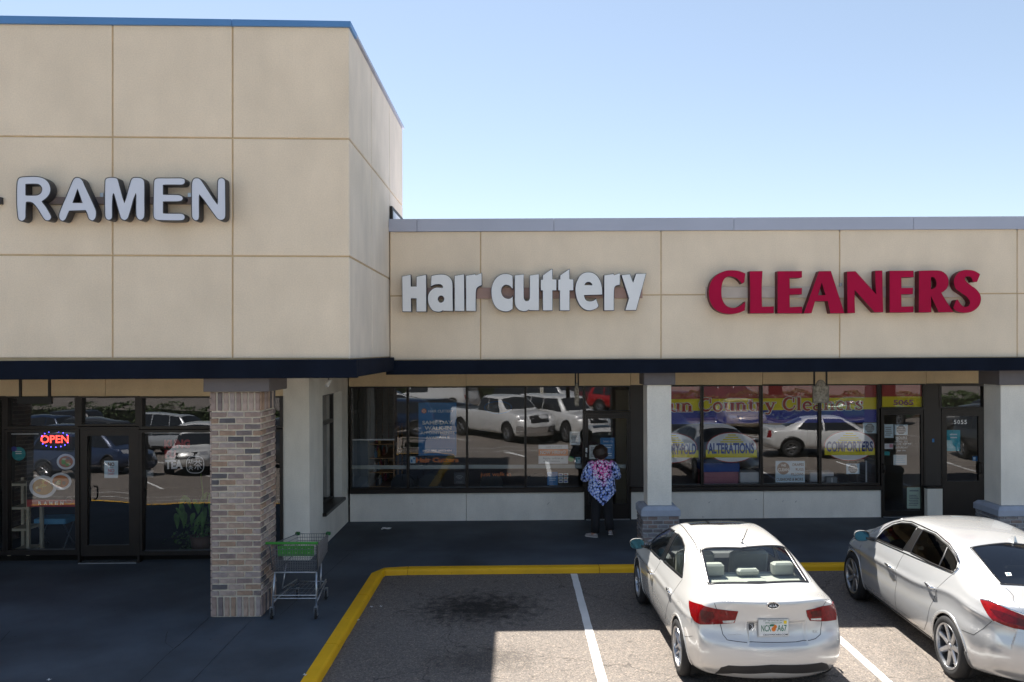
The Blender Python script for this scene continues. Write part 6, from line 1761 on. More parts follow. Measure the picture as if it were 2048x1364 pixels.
def slab_text(s, x0, x1, ybase, em_h, Y, extra=0.0, m=None, name='lettering', par=None, slope=0.0):
    tot = sum(GL[c][0] for c in s); sx = (x1-x0)/tot; out = MB(); cx = 0; k = 0
    off = p_world(par)
    for ch in s:
        w, st = GL[ch]
        for pts, wd in st:
            wd = wd+extra; n = len(pts)
            if n >= 2:
                # extend ends for the outline layer
                P2 = [Vector(p) for p in pts]
                if extra and (P2[0]-P2[-1]).length > .02:
                    P2[0] = P2[0]+(P2[0]-P2[1]).normalized()*extra/2; P2[-1] = P2[-1]+(P2[-1]-P2[-2]).normalized()*extra/2
                V = []
                for i in range(n):
                    a = P2[max(0,i-1)]; b_ = P2[min(n-1,i+1)]; t = (b_-a)
                    if t.length < 1e-6: t = Vector((0,1))
                    t.normalize(); q = Vector((-t.y,t.x))*wd/2
                    for r_ in (P2[i]+q, P2[i]-q):
                        px = x0+(cx+r_.x)*sx; py = ybase+(px-x0)*slope-r_.y*em_h
                        v = atY(px, py, Y); V.append(Vector((v.x, Y-.00018*(k%9), v.z))-off)
                out.add(V, [(2*i,2*i+1,2*i+3,2*i+2) for i in range(n-1)])
            k += 1
        cx += w
    return out.build(name, m, par)
f = Flat('window_lettering', 'large maroon words Sun Country Cleaners lettered over the banner', 'lettering', 1530, 812, GY+.003)
f.rect(1640,820,1640.5,820.5,C_MAR)
slab_text('Sun Country Cleaners', 1315, 1727, 824.0, 28, GY+.0015, .085, C_PALE, 'letter_outline', f.first, -.011)
slab_text('Sun Country Cleaners', 1315, 1727, 824.0, 28, GY-.0015, .0, C_RED, 'lettering', f.first, -.011)
def oval_decal(cx, cy, words, tx0, tx1, ty0, ty1, label, yb0, yb1, bx0, bx1):
    f = Flat('oval_decal', label, 'window decal', cx, cy, GY)
    f.ell(cx,cy,51,30.5,C_RED); f.ell(cx,cy,49.3,29,C_PALE,1,'oval_face')
    for i in range(5):
        y_ = cy-26+i*4.6; w_ = 8+i*5.0; f.rect(cx-w_, y_, cx+w_, y_+2.4, C_YEL, 2, 'sun_bar')
    f.rect(bx0, yb0, bx1, yb1, C_YEL, 3, 'yellow_band')
    f.text(words, tx0, ty0, tx1, ty1, C_NAVY, 5, .035)
oval_decal(1344, 896, 'WASH\u00b7DRY\u00b7FOLD', 1297, 1392, 886.5, 909.5, 'oval wash, dry and fold decal partly behind the column', 900.5, 915, 1294, 1397)
oval_decal(1463.6, 894.8, 'ALTERATIONS', 1415.7, 1508, 885.4, 907.7, 'oval alterations decal in the second cleaners pane', 899.5, 914.8, 1411.5, 1514)
oval_decal(1698.9, 891.3, 'COMFORTERS', 1652.6, 1745.8, 882, 903.5, 'oval comforters decal in the pane beside the cleaners door', 896, 910, 1649, 1749.7)
f = Flat('poster', 'pale poster listing drapes, rugs, pillows and cushions', 'poster', 1580, 943, GY); f.rect(1551,921.8,1609.7,964.7,C_PBL); f.ell(1566.8,936.6,12.4,12.4,C_BRN,1)
f.text('WE',1562,928.5,1571.5,933.5,C_WHT,2,.02); f.text('CLEAN',1556,936,1577.5,942.5,C_WHT,2,.02)
for t, a in (('DRAPES',(1585,926.5,1607.5,932)),('RUGS',(1591.5,936,1607,941.5)),('PILLOWS',(1582,945.8,1607,951.2)),('CUSHIONS & MORE',(1552.8,955.5,1606.5,961.8))): f.text(t,*a,C_BRN,1,.02)
def octo(px0, py0, px1, py1, Y, label):
    f = Flat('mask_sticker', label, 'sticker', (px0+px1)/2, (py0+py1)/2, Y); f.rect(px0,py0,px1,py1,C_PBL); cx, cy, r_ = (px0+px1)/2, (py0+py1)/2, (py1-py0)*.46
    f.poly([(cx+r_*math.cos(math.pi/8+i*math.pi/4), cy+r_*math.sin(math.pi/8+i*math.pi/4)) for i in range(8)], C_GRY, 1)
    f.text('MASK',cx-r_*.4,cy-r_*.62,cx+r_*.4,cy-r_*.3,C_WHT,2); f.text('REQUIRED TO',cx-r_*.8,cy-r_*.12,cx+r_*.8,cy+r_*.15,C_WHT,2); f.text('ENTER STORE',cx-r_*.75,cy+r_*.3,cx+r_*.75,cy+r_*.56,C_WHT,2)
octo(1726,845.6,1752.8,866.7,GY,'octagon mask sticker high in the pane beside the door')
octo(1692.5,927,1719,948,GY,'octagon mask sticker low in the pane under comforters')
octo(1789,849,1815.5,870,DY,'octagon mask sticker on the cleaners door glass')
f = Flat('window_banner', 'red and yellow street number strip over the cleaners door', 'banner', 1803, 792, GY+.006); f.rect(1764,770,1844,793,C_RED); f.rect(1764,793,1844,815,C_YEL,1); f.text('5065',1786.5,799,1827,810.5,mat('print_mauve',(.35,.13,.22),.6),2,.04)
f = Flat('paper_notice', 'pale paper notice top left on the cleaners door', 'notice', 1777, 862, DY); f.rect(1767.5,848.5,1787,875.7,C_PBL); f.bars(1770,853,1785,872,5,C_GRY)
f = Flat('hours_lettering', 'white opening hours lettered on the cleaners door', 'lettering', 1803, 888, DY); f.text_ = f.rect(1790,878.6,1815,878.9,C_WHT)
for t, a in (('HOURS',(1790.7,873,1814,878)),('MON - FRI',(1790,881.2,1815,885.2)),('7:00 AM - 7:00 PM',(1784.6,886.4,1822,890.2)),('SATURDAY',(1790,893,1815.5,897)),('8AM - 5PM',(1794,899.4,1811,902.8))): f.text(t,*a,C_WHT,1,.01)
f = Flat('paper_notice', 'white paper notice under the hours on the cleaners door', 'notice', 1800, 920, DY); f.rect(1786.8,909.4,1813.7,930,C_WHT); f.bars(1789,912,1811,927,4,C_PBL)
f = Flat('sticker', 'pink and white sticker at the edge of the cleaners door', 'sticker', 1778, 893, DY); f.rect(1769,887,1786,898,C_PALE); f.rect(1779,888,1785.5,895,C_PNK,1)
f = Flat('sticker', 'small teal sticker near the cleaners door handle', 'sticker', 1774, 907, DY); f.rect(1769,903,1779,910.5,C_TEAL)
f = Flat('paper_notice', 'pale green licence paper low on the cleaners door', 'notice', 1828, 996, DY); f.rect(1814,974.6,1841,1017,C_PGRN); f.bars(1817,979,1838,984,1,C_GRY); f.bars(1817,989,1838,1012,7,C_GRY)
f = Flat('street_number', 'white street number 5055 on the far right door glass', 'lettering', 1920, 844, DY-.02)
f.rect(1906,838.2,1935,849.6,C_INK); 
for i, ch in enumerate('5055'): f.text(ch, 1907.6+i*7, 839.6, 1912.8+i*7, 848.2, C_WHT, 1, .02)
f = Flat('poster', 'bright cyan poster behind the far right door glass', 'poster', 1907, 881, SY+.05); f.rect(1893.5,860,1920.5,902,mat('print_cyan',(.02,.45,.60),.5)); f.bars(1898,866,1918,878,2,C_PBL)
f = Flat('sticker', 'small blue sticker above the far right door handle', 'sticker', 1950, 917, DY); f.rect(1944.8,912.6,1955.6,922,C_SKY); f.rect(1946.5,914.5,1951,920,C_PBL,1)
f = Flat('sticker', 'tiny blue sticker on the brown panel between the doors', 'sticker', 1866, 880, SY-.023); f.rect(1864.5,877.5,1868.5,884.5,C_SKY)
# --- ramen shop
RYG = VY+.115
NEON = mat('neon_red', (.9,.05,.05), .5, emit=(1,.03,.02), es=2.6); NEONB = mat('neon_blue', (.1,.1,.9), .5, emit=(.08,.06,1), es=3.0)
f = Flat('open_sign', 'lit red OPEN sign ringed by small blue lights', 'sign', 110, 878, RYG-.01); f.rect(77,860,144.5,896,BLACKM); f.text('OPEN',81.5,870.5,137,886,NEON,1,.01)
for i in range(18):
    a = 2*math.pi*i/18+.1; x_ = 109.7+29*math.cos(a); y_ = 878.5+15.8*math.sin(a)
    if abs(math.sin(a)) > .42: f.ell(x_,y_,1.0,1.0,NEONB,1,'light',8)
f = Flat('poster', 'black ramen poster showing three bowls over a red strip', 'poster', 102, 957, RYG); f.rect(53.6,901,151.3,1013.5,mat('poster_black',(.02,.02,.024),.4))
f.poly([(53.6,901)]+[(53.6+(97.7)*t, 950-49*math.sin(t*1.35)) for t in [i/12 for i in range(13)]]+[(151.3,901)], mat('poster_grey',(.07,.075,.085),.5), 1, 'grey_curve')
f.rect(53.6,999.3,151.3,1013.5,C_RED,1,'red_strip'); 
for i, ch in enumerate('RAMEN'): f.text(ch, 77+i*11, 1002.8, 83+i*11, 1009.6, C_WHT, 2, .03)
f.ring([(138+6.5*math.cos(a),1000.5+6.5*math.sin(a)) for a in [i*.35 for i in range(18)]],.8,C_GRY,2)
SOUP = [mat('soup_brown',(.50,.27,.08),.5),mat('soup_red',(.60,.20,.06),.5),mat('noodle',(.85,.72,.42),.5),mat('leaf_green_print',(.20,.45,.06),.5),mat('egg',(.75,.50,.12),.5),mat('pork',(.30,.20,.14),.5)]
for cx, cy, rx, ry, k in ((86,973.6,27.4,22.4,0),(132.1,923.3,18.5,15.7,1),(121.6,962.7,21.9,17.4,1)):
    f.ell(cx,cy,rx,ry,C_PALE,2+k,'bowl'); f.ell(cx,cy,rx*.76,ry*.72,SOUP[k],3+k,'soup')
    random.seed(int(cx))
    for j in range(9):
        a = random.random()*6.28; r_ = random.uniform(.1,.52)
        f.ell(cx+rx*r_*math.cos(a),cy+ry*r_*math.sin(a),rx*random.uniform(.12,.26),ry*random.uniform(.10,.24),SOUP[random.choice([2,2,3,4,5,1])],4+k+.2*j,'topping',12)
f = Flat('sticker', 'round teal sticker with a blue cap on the left ramen window', 'sticker', 37, 908, RYG); f.ell(37.4,907.6,13.6,13.6,C_TEAL); f.ell(28,898,6,5,C_BLUE,1); f.bars(30,901,44,909,2,C_WHT,2)
f = Flat('door_notice', 'pale notice reading NO twice on the ramen shop door', 'notice', 222, 938, VY+.016+.03); f.rect(208.6,921.6,236,955.8,C_PBL); f.text('NO',216,924.8,228.8,932.4,C_BRN,1,.03); f.bars(216,933.8,229,936,1,C_GRY); f.text('NO',216,937.5,228.8,945,C_PNK,1,.03); f.bars(216,946,229,950,2,C_PNK)
f = Flat('window_lettering', 'red and white KUNG FU TEA lettering beside an oval emblem', 'lettering', 350, 905, RYG); f.rect(329.5,918,330,918.4,C_WHT)
f.text('KUNG',328.5,879,380,896.5,C_RED,1,.06); f.text('FU',329.5,900,352,916.5,C_RED,1,.06); f.text('TEA',330,919.5,365.5,938,C_PALE,1,.05)
rr = [(390.3+17.3*abs(math.cos(a))**.7*(1 if math.cos(a) > 0 else -1), 929.3+16.8*abs(math.sin(a))**.7*(1 if math.sin(a) > 0 else -1)) for a in [2*math.pi*i/40 for i in range(40)]]
f.ring(rr,1.4,C_PALE,1,'emblem_ring')
def strokes(fl, L, x0, y0, w, h, sw, m):
    for st in L: fl.ring([(x0+a*w, y0+b_*h) for a, b_ in st], sw, m, 2+.15*L.index(st), 'stroke', False)
strokes(f, [[(0,.15),(1,.15)],[(.3,0),(.3,.3)],[(.7,0),(.7,.3)],[(.5,.2),(.0,.55)],[(.5,.2),(1,.55)],[(.2,.55),(.8,.55)],[(.5,.42),(.5,1)],[(.3,.65),(.1,.9)],[(.7,.65),(.9,.9)]], 388,919.5,16,20,1.5,C_PALE)
strokes(f, [[(0,.1),(.42,.1)],[(.2,.1),(.2,.75)],[(0,.8),(.45,.68)],[(.5,.25),(1,.25),(.92,.95)],[(.72,0),(.7,.4),(.5,1)]], 376.5,918.5,10,9.5,1.0,C_PALE)
strokes(f, [[(.15,.2),(.85,.2)],[(0,.5),(1,.5)],[(.5,0),(.48,.5),(.1,1)],[(.52,.5),(.95,1)]], 376.8,930.5,9.5,10,1.0,C_PALE)
f = Flat('sticker', 'small dark grey sticker low left on the tea shop window', 'sticker', 299, 947, RYG); f.rect(292,939.6,306.6,954.6,C_GRY); f.bars(294,943,304,952,3,C_PALE)
b = MB(); q = atY(20,868,VY+.30); q2 = atY(420,867,VY+.30); 
rl = thing('light_rail', 'thin pale horizontal rail behind the ramen shop glass', 'rail', (q.x, q.y, q.z)); child(MB().box(q.x, q2.x, VY+.29, VY+.31, q.z-.010, q.z+.010), 'rail', C_PALE, rl)
# ------------------------------------------------------------------ furniture behind the glass
def shelfunit():
    Y0 = VY+.45; x0 = atY(14,1000,Y0).x; x1 = atY(58,1000,Y0).x; z = lambda py: atY(40,py,Y0).z
    t = thing('shelf_unit', 'cream open shelf unit behind the left ramen window', 'shelf', ((x0+x1)/2, Y0+.2, KH))
    m = col('shelf_cream', (.55,.48,.36)); top = z(962)
    for x in (x0, x1-.05):
        for y in (Y0, Y0+.38): child(MB().box(x, x+.05, y, y+.05, KH+.01, top), 'upright', m, t)
    for py in (969.5,1016.8,1060,1103): child(MB().box(x0+.051, x1-.051, Y0+.005, Y0+.42, z(py)-.02, z(py)+.02), 'shelf_board', m, t)
shelfunit()
Y0 = VY+.9; a = atY(67,1038,Y0); c = atY(131,1051,Y0)
t = thing('folding_table', 'low folding table under a blue cloth behind the ramen poster', 'table', ((a.x+c.x)/2, Y0+.2, KH))
child(MB().cbox(a.x,c.x,Y0,Y0+.4,c.z+.02,a.z,.01), 'table_cloth', col('cloth_blue',(.12,.38,.62)), t)
for x in (a.x+.05, c.x-.05):
    child(MB().tube([(x,Y0+.03,c.z+.02),(x+.0,Y0+.36,KH+.01)],.012,6), 'leg', STEEL, t); child(MB().tube([(x,Y0+.36,c.z+.02),(x,Y0+.03,KH+.01)],.012,6), 'leg', STEEL, t)
# plant
LEAF = mat('plant_leaf', (.10,.20,.035), .45, var=.3, scale=9, spec=.4); LEAF2 = mat('shrub_leaf', (.055,.12,.02), .5, var=.5, scale=14)
random.seed(5)
pc = atY(402, 1000, VY+.55); t = thing('potted_plant', 'tall indoor plant with drooping green leaves behind the tea shop glass', 'plant', (pc.x, VY+.6, KH))
child(MB().lathe([(.02,KH+.01),(.16,KH+.01),(.20,KH+.30),(.17,KH+.30),(.16,KH+.27),(0,KH+.27)],20,'z',(pc.x,VY+.6,0)), 'pot', col('pot_brown',(.10,.05,.03)), t, True)
child(MB().tube([(pc.x,VY+.6,KH+.25),(pc.x+.02,VY+.6,1.0),(pc.x-.01,VY+.58,1.45)],[.02,.016,.01],8), 'stem', LEAF, t, True)
for i in range(16):
    sx_, sy_ = atY(340+random.random()*95, 985+random.random()*25, VY+.45).x, VY+.35+random.random()*.25
    zt_ = atY(400, 985+random.random()*45, VY+.5).z; ln = random.uniform(.28,.50); wd = random.uniform(.035,.05); ang = random.uniform(-.5,.5)
    b = MB(); rows = []
    for k in range(8):
        u = k/7; cx = sx_+ang*ln*u*.7; cz = zt_+.10*math.sin(u*2.2)-ln*u; w_ = wd*math.sin(math.pi*(u*.92+.06))**.8
        rows.append([(cx-w_, sy_+.01+.03*u, cz),(cx, sy_-.012+.03*u, cz),(cx+w_, sy_+.01+.03*u, cz)])
    for r_ in rows: b.v += [Vector(p) for p in r_]
    for k in range(7):
        for j in range(2): b.f.append((k*3+j,k*3+j+1,(k+1)*3+j+1,(k+1)*3+j))
    child(b, 'leaf', LEAF, t, True)
b = MB()
for i in range(650):
    x_ = atY(random.gauss(405,28), 1070, VY+.6).x; u = random.random(); z_ = KH+.02+u*.62*(1-abs(x_-pc.x)*.9); y_ = VY+.45+random.random()*.5; r_ = random.uniform(.018,.035)
    if z_ < KH+.02: continue
    d = Vector((random.gauss(0,1),random.gauss(-.6,1),random.gauss(.4,1))).normalized(); e = d.orthogonal().normalized()*r_; g_ = d.cross(e).normalized()*r_*.7; p = Vector((x_,y_,z_))
    b.add([p-e, p-g_, p+e, p+g_], [(0,1,2,3)])
o = child(b, 'foliage', LEAF2, t); o['kind'] = 'stuff'
# salon: dark blind, partition, product shelves, chairs, wire crate
a = atY(704,878,SY+.22); c = atY(789,776,SY+.22)
t = thing('window_blind', 'dark grey blind half drawn in the leftmost salon pane', 'blind', (a.x,SY+.22,c.z)); nb = 7; wv = (c.x-a.x)/nb
for i in range(nb): child(MB().box(a.x+i*wv+.004,a.x+(i+1)*wv-.004,SY+.215+(i%2)*.006,SY+.225+(i%2)*.006,a.z,c.z+.02), 'slat', mat('blind_grey_%d'%(i%3),((.085,.08,.075),(.07,.065,.06),(.10,.095,.09))[i%3],.8), t)
child(MB().box(a.x,c.x,SY+.205,SY+.235,a.z-.03,a.z-.002), 'bottom_rail', C_PALE, t)
def productshelf():
    Y0 = SY+.75; x0 = atY(738,900,Y0).x; x1 = atY(789,900,Y0).x
    t = thing('product_shelves', 'orange toned shelves of hair products in the left salon pane', 'shelf', (x0,Y0,KH)); m = col('shelf_birch',(.46,.26,.12)); m2 = col('shelf_side',(.35,.33,.30))
    child(MB().box(x0-.03,x0,Y0,Y0+1.7,KH+.01,1.9), 'side_panel', m2, t)
    for k in range(3): child(MB().box(x1-.03,x1,Y0+k*.6,Y0+k*.6+.04,KH+.01,1.9), 'upright', m, t)
    for k in range(6): child(MB().box(x0,x1-.031,Y0+.05,Y0+1.7,.35+k*.30,.37+k*.30), 'shelf_board', m, t)
    cols = [(.30,.06,.03),(.05,.05,.06),(.55,.52,.48),(.10,.20,.30),(.45,.25,.05),(.35,.05,.12)]
    PB = None
    for k in range(5):
        for j in range(9):
            key = ('btl',(j+k)%6)
            if key not in BM:
                b = MB(); b.lathe([(0,0),(.032,0),(.034,.015),(.034,.13),(.014,.15),(.014,.165),(.018,.166),(.018,.19),(0,.19)],10,'z'); me = bpy.data.meshes.new('bottle'); me.from_pydata([tuple(v) for v in b.v],[],b.f); me.materials.append(col('bottle_%d'%key[1], cols[key[1]], .35)); BM[key] = me
            o = bpy.data.objects.new('bottle', BM[key]); COL.objects.link(o); o.location = (x0+.10+random.random()*.12, Y0+.12+j*.17, .372+k*.30); o.scale = (1,1,random.uniform(.8,1.15))
            tag(o, 'small hair product bottle standing on the %s salon shelf from the floor' % ('lowest','second','third','fourth','top')[k], 'bottle', 'hair product bottles on the salon shelves')
productshelf()
b = MB(); a = atY(704,972,SY+.55); c = atY(735,880,SY+.55); t = thing('partition', 'grey blue low partition under the blind in the salon', 'partition', (a.x,SY+.55,KH)); child(MB().box(a.x,c.x,SY+.55,SY+.62,KH+.01,c.z), 'panel', col('partition_blue',(.22,.25,.30)), t)
def chair(px, label, first=[None]):
    x = atY(px, 970, SY+.55).x
    if first[0]: 
        r = copy_tree(first[0]); r.location = (x, SY+.55, KH); r['label'] = label; return
    t = thing('waiting_chair', label, 'chair', (x,SY+.55,KH), 0, 'black waiting chairs behind the salon window')
    b = MB(); pts = [(-.24,.42)]+[(-.24*math.cos(a)*1.0,.68+.20*math.sin(a)) for a in [math.pi*i/12 for i in range(13)]]+[(.24,.42)]
    b.prism([(p[0],p[1]) for p in pts], -.02, .02); mobj('backrest', b.v, b.f, BLACKM, t)
    b = MB(); b.cbox(-.25,.25,.03,.50,.40,.47,.02); mobj('seat', b.v, b.f, BLACKM, t)
    for sx in (-.22,.22):
        for y in (.02,.46): b = MB(); b.tube([(sx,y,.40),(sx,y,.0)],.012,6); mobj('leg', b.v, b.f, STEEL, t)
    first[0] = t
chair(805,'black waiting chair leftmost in the row behind the salon window'); chair(860,'black waiting chair under the Hair Cutters words'); chair(983,'black waiting chair under the words just walk in'); chair(1075,'black waiting chair behind the blue card')
a = atY(804,931,SY+.40); c = atY(852,894,SY+.40); b = MB()
t = thing('wire_crate', 'black wire crate hanging behind the second salon pane', 'crate', ((a.x+c.x)/2,SY+.5,a.z)); y0, y1 = SY+.40, SY+.62
for i in range(9): x = a.x+(c.x-a.x)*i/8; b.tube([(x,y0,a.z),(x,y0,c.z)],.004,4,False); b.tube([(x,y1,a.z),(x,y1,c.z)],.004,4,False); b.tube([(x,y0,a.z),(x,y1,a.z)],.004,4,False)
for i in range(6): z = a.z+(c.z-a.z)*i/5; b.tube([(a.x,y0,z),(c.x,y0,z),(c.x,y1,z),(a.x,y1,z)],.004,4,False,True)
child(b, 'wire_frame', BLACKM, t)
# cleaners interior: counter boxes
def boxthing(name, label, cat, px0, py0, px1, py1, Y, d, m):
    a = atY(px0,py1,Y); c = atY(px1,py0,Y); t = thing(name, label, cat, ((a.x+c.x)/2, Y+d/2, a.z)); n_ = MB().cbox(a.x,c.x,Y,Y+d,a.z,c.z,.012); child(n_, 'body', m, t)
    w = c.x-a.x; child(MB().box(a.x+w*.46,a.x+w*.54,Y-.002,Y,a.z+.01,c.z-.01), 'tape', C_PALE, t); return t
def counter(name, label, px0, px1, ptop, Y, d, m1, m2, pmid):
    a = atY(px0,ptop,Y); c = atY(px1,ptop,Y); mz = atY(px0,pmid,Y).z; t = thing(name, label, 'counter', ((a.x+c.x)/2,Y+d/2,KH))
    child(MB().cbox(a.x,c.x,Y,Y+d,KH+.01,mz-.002,.01), 'cabinet', m2, t); child(MB().cbox(a.x-.02,c.x+.02,Y-.02,Y+d,mz,a.z,.01), 'top_cloth', m1, t)
counter('counter', 'pink counter with a bright blue top behind the alterations decal', 1408,1477,926,SY+.5,.6,col('cloth_cobalt',(.02,.10,.45)),col('cabinet_pink',(.55,.22,.28)),944)
boxthing('carton','white carton beside the pink counter in the cleaners','box',1480,944,1518,966,SY+.45,.35,C_PALE)
boxthing('carton','white carton low behind the comforters window','box',1620,944,1668,964,SY+.5,.3,C_PALE)
boxthing('carton','small grey carton in front of the white comforters carton','box',1653,954,1675,966,SY+.3,.12,C_GRY)
boxthing('carton','tall dark carton in the corner beside the cleaners door','box',1713,920,1752,968,SY+.5,.4,mat('carton_dark',(.05,.04,.04),.7))
# salon back room seen through the door
a = atY(1232,1010,SY+1.2); c = atY(1262,780,SY+1.2)
t = thing('partition', 'beige partition wall seen through the salon door', 'partition', (a.x,SY+1.2,KH)); child(MB().box(a.x,c.x+.3,SY+1.2,SY+1.3,KH+.01,c.z), 'panel', col('partition_beige',(.35,.29,.20)), t)
# ------------------------------------------------------------------ small things outside
t = thing('security_camera', 'small white camera under the canopy left of the salon', 'camera', atY(657,757,VY-.6))
q = atY(657,764,VY-.6); child(MB().tube([(q.x+.0,q.y,q.z+.09),(q.x,q.y,q.z+.02)],.008,6), 'bracket', BRONZE, t)
child(MB().tube([(q.x+.015,q.y+.03,q.z+.03),(q.x-.02,q.y-.05,q.z-.06)],[.030,.034],12), 'housing', WHITEP, t, True)
ms = mat('blade_sign_face', (.20,.18,.15), .6, var=.35, scale=12)
def bladesign(px0, px1, prx, ptop, parch, pbot, Y, label, ang=0.0, rodtop=744):
    a = atY(px0,pbot,Y); c = atY(px1,ptop,Y); cx = (a.x+c.x)/2; w = (c.x-a.x)/2; zt = atY(px0,parch,Y).z; zs = c.z
    t = thing('hanging_sign', label, 'sign', (cx,Y,zt), ang)
    pts = [(-w,a.z-zt),(w,a.z-zt),(w,zs-zt),(w*.6,zs-zt+.01)]+[(w*.6*math.cos(x_), zs-zt+.01+(zt-zs)*math.sin(x_)) for x_ in [math.pi*i/8 for i in range(1,8)]]+[(-w*.6,zs-zt+.01),(-w,zs-zt)]
    b = MB(); b.prism(pts, -.015, .015); bo = mobj('board', b.v, b.f, ms, t)
    b = MB(); b.prism([(p[0]*.86,(p[1]-(a.z-zt)/2)*.88+(a.z-zt)/2) for p in pts], -.019, -.0155); mobj('board_face', b.v, b.f, mat('blade_sign_inner',(.30,.27,.22),.6,var=.5,scale=22), bo)
    zr_ = FZ0+.06-zt if Y < 13 else RZ0+.06-zt
    for rx in prx:
        x = atY(rx, 760, Y).x-cx; b = MB(); b.box(x-.014,x+.014,-.014,.014,zs-zt-.02,zr_); mobj('rod', b.v, b.f, BLACKM, t)
bladesign(1625.5,1657.5,(1628.5,1653),772,760.5,806,15.0,'arched grey sign hanging on two rods before the cleaners window')
bladesign(1149,1158,(1151,1156.5),776,766,812,15.0,'narrow dark sign hanging edge-on before the salon door')
a = atY(36,808,12.2); c = atY(105,793,12.2)
t = thing('hanging_sign', 'black sign board on two rods under the canopy at the far left', 'sign', ((a.x+c.x)/2,12.2,c.z))
child(MB().cbox(a.x,c.x,12.18,12.22,a.z,c.z,.004), 'board', BLACKM, t)
for px in (41,99): x = atY(px,770,12.2).x; child(MB().box(x-.016,x+.016,12.185,12.215,c.z,FZ0+.06), 'rod', BLACKM, t)
def paper(px, py, label, w=.16, z=KH+.004, m=None, nm='litter_paper'):
    q = atZ(px, py, z); b = MB(); n = 5
    for i in range(n):
        for j in range(n): b.v.append(Vector(((i/(n-1)-.5)*w*(1+.2*math.sin(j*2.1)), (j/(n-1)-.5)*w*.8+.02*math.sin(i*1.7), .003+.018*abs(math.sin(i*1.9+j*1.3))*(w/.16))))
    for i in range(n-1):
        for j in range(n-1): b.f.append((i*n+j,(i+1)*n+j,(i+1)*n+j+1,i*n+j+1))
    o = b.build(nm, m or WHITEP); o.location = q; tag(o, label, 'litter')
paper(773,1058,'crumpled white paper on the walkway below the salon window',.17)
paper(715,1240,'white scrap nearest the yellow kerb of the empty bay',.05,.004); paper(743,1214,'tiny white scrap in the empty bay near the kerb corner',.035,.004); paper(698,1262,'pale scrap lying low against the yellow kerb',.05,.004); paper(762,1213,'pale speck of litter right of the tiny scrap',.03,.004)
for i, (px, py) in enumerate(((477,1233),(610,1350),(98,1360))):
    paper(px,py,('white speck of litter at the foot of the brick pillar','white speck of litter beside the kerb at the bottom edge','white speck of litter at the bottom left of the walkway')[i],.035)
# pavement joints and cracks as narrow sunk lines filled with dirt
JL = mat('joint_dirt', (.022,.022,.024), .95)
def pline(pts, w=.007, z=KH+.004, wob=.0, name='pavement_joint', m=None):
    P3 = [atZ(px,py,z) for px, py in pts]; L = []
    for a, c in zip(P3[:-1], P3[1:]):
        k = max(1, int((c-a).length/.08))
        for i in range(k):
            p = a.lerp(c, i/k); L.append(p+Vector((random.uniform(-wob,wob),random.uniform(-wob,wob),0)))
    L.append(P3[-1]); b = MB()
    for i, p in enumerate(L):
        a = L[max(0,i-1)]; c = L[min(len(L)-1,i+1)]; d = (c-a).normalized(); s_ = Vector((-d.y,d.x,0))*w/2*(1 if not wob else random.uniform(.4,1.4)); b.v += [p+s_, p-s_]
    b.f = [(2*i,2*i+1,2*i+3,2*i+2) for i in range(len(L)-1)]
    struct(b.build(name, m or JL))
pline([(418,1235),(375,1275),(330,1313),(278,1364)], .008, wob=.004); pline([(503,1240),(460,1283),(420,1325),(383,1364)], .006, wob=.003)
pline([(690,1101),(1250,1099)], .006); pline([(1250,1099),(1262,1099)], .006)
pline([(0,1283),(20,1262)], .006, wob=.005, name='pavement_crack'); pline([(335,1262),(330,1284),(345,1296)], .004, wob=.006, name='pavement_crack')
pline([(560,1230),(700,1106)], .005)

# scuffs on the low walls
SC_ = mat('scuff_mark', (.09,.085,.08), .9)
for i, (px, py, dx, dy) in enumerate(((1095,1009,4,-5),(824,1007,.6,2),(1417,1006,4,-3),(1511,1000,3,-2),(1565,1003,3,-2),(1590,1005,4,-4),(1404,1034,5,.5),(1340,1031,2,-1))):
    a = atY(px,py,SY-.0135); c = atY(px+dx,py+dy,SY-.0135); b = MB(); d = (c-a).normalized(); n_ = Vector((-d.z,0,d.x))*.006
    b.add([a-n_*.3, c-n_*.2, c+n_*.3, a+n_], [(0,1,2,3)]); o = child(b, 'scuff', SC_, wing)
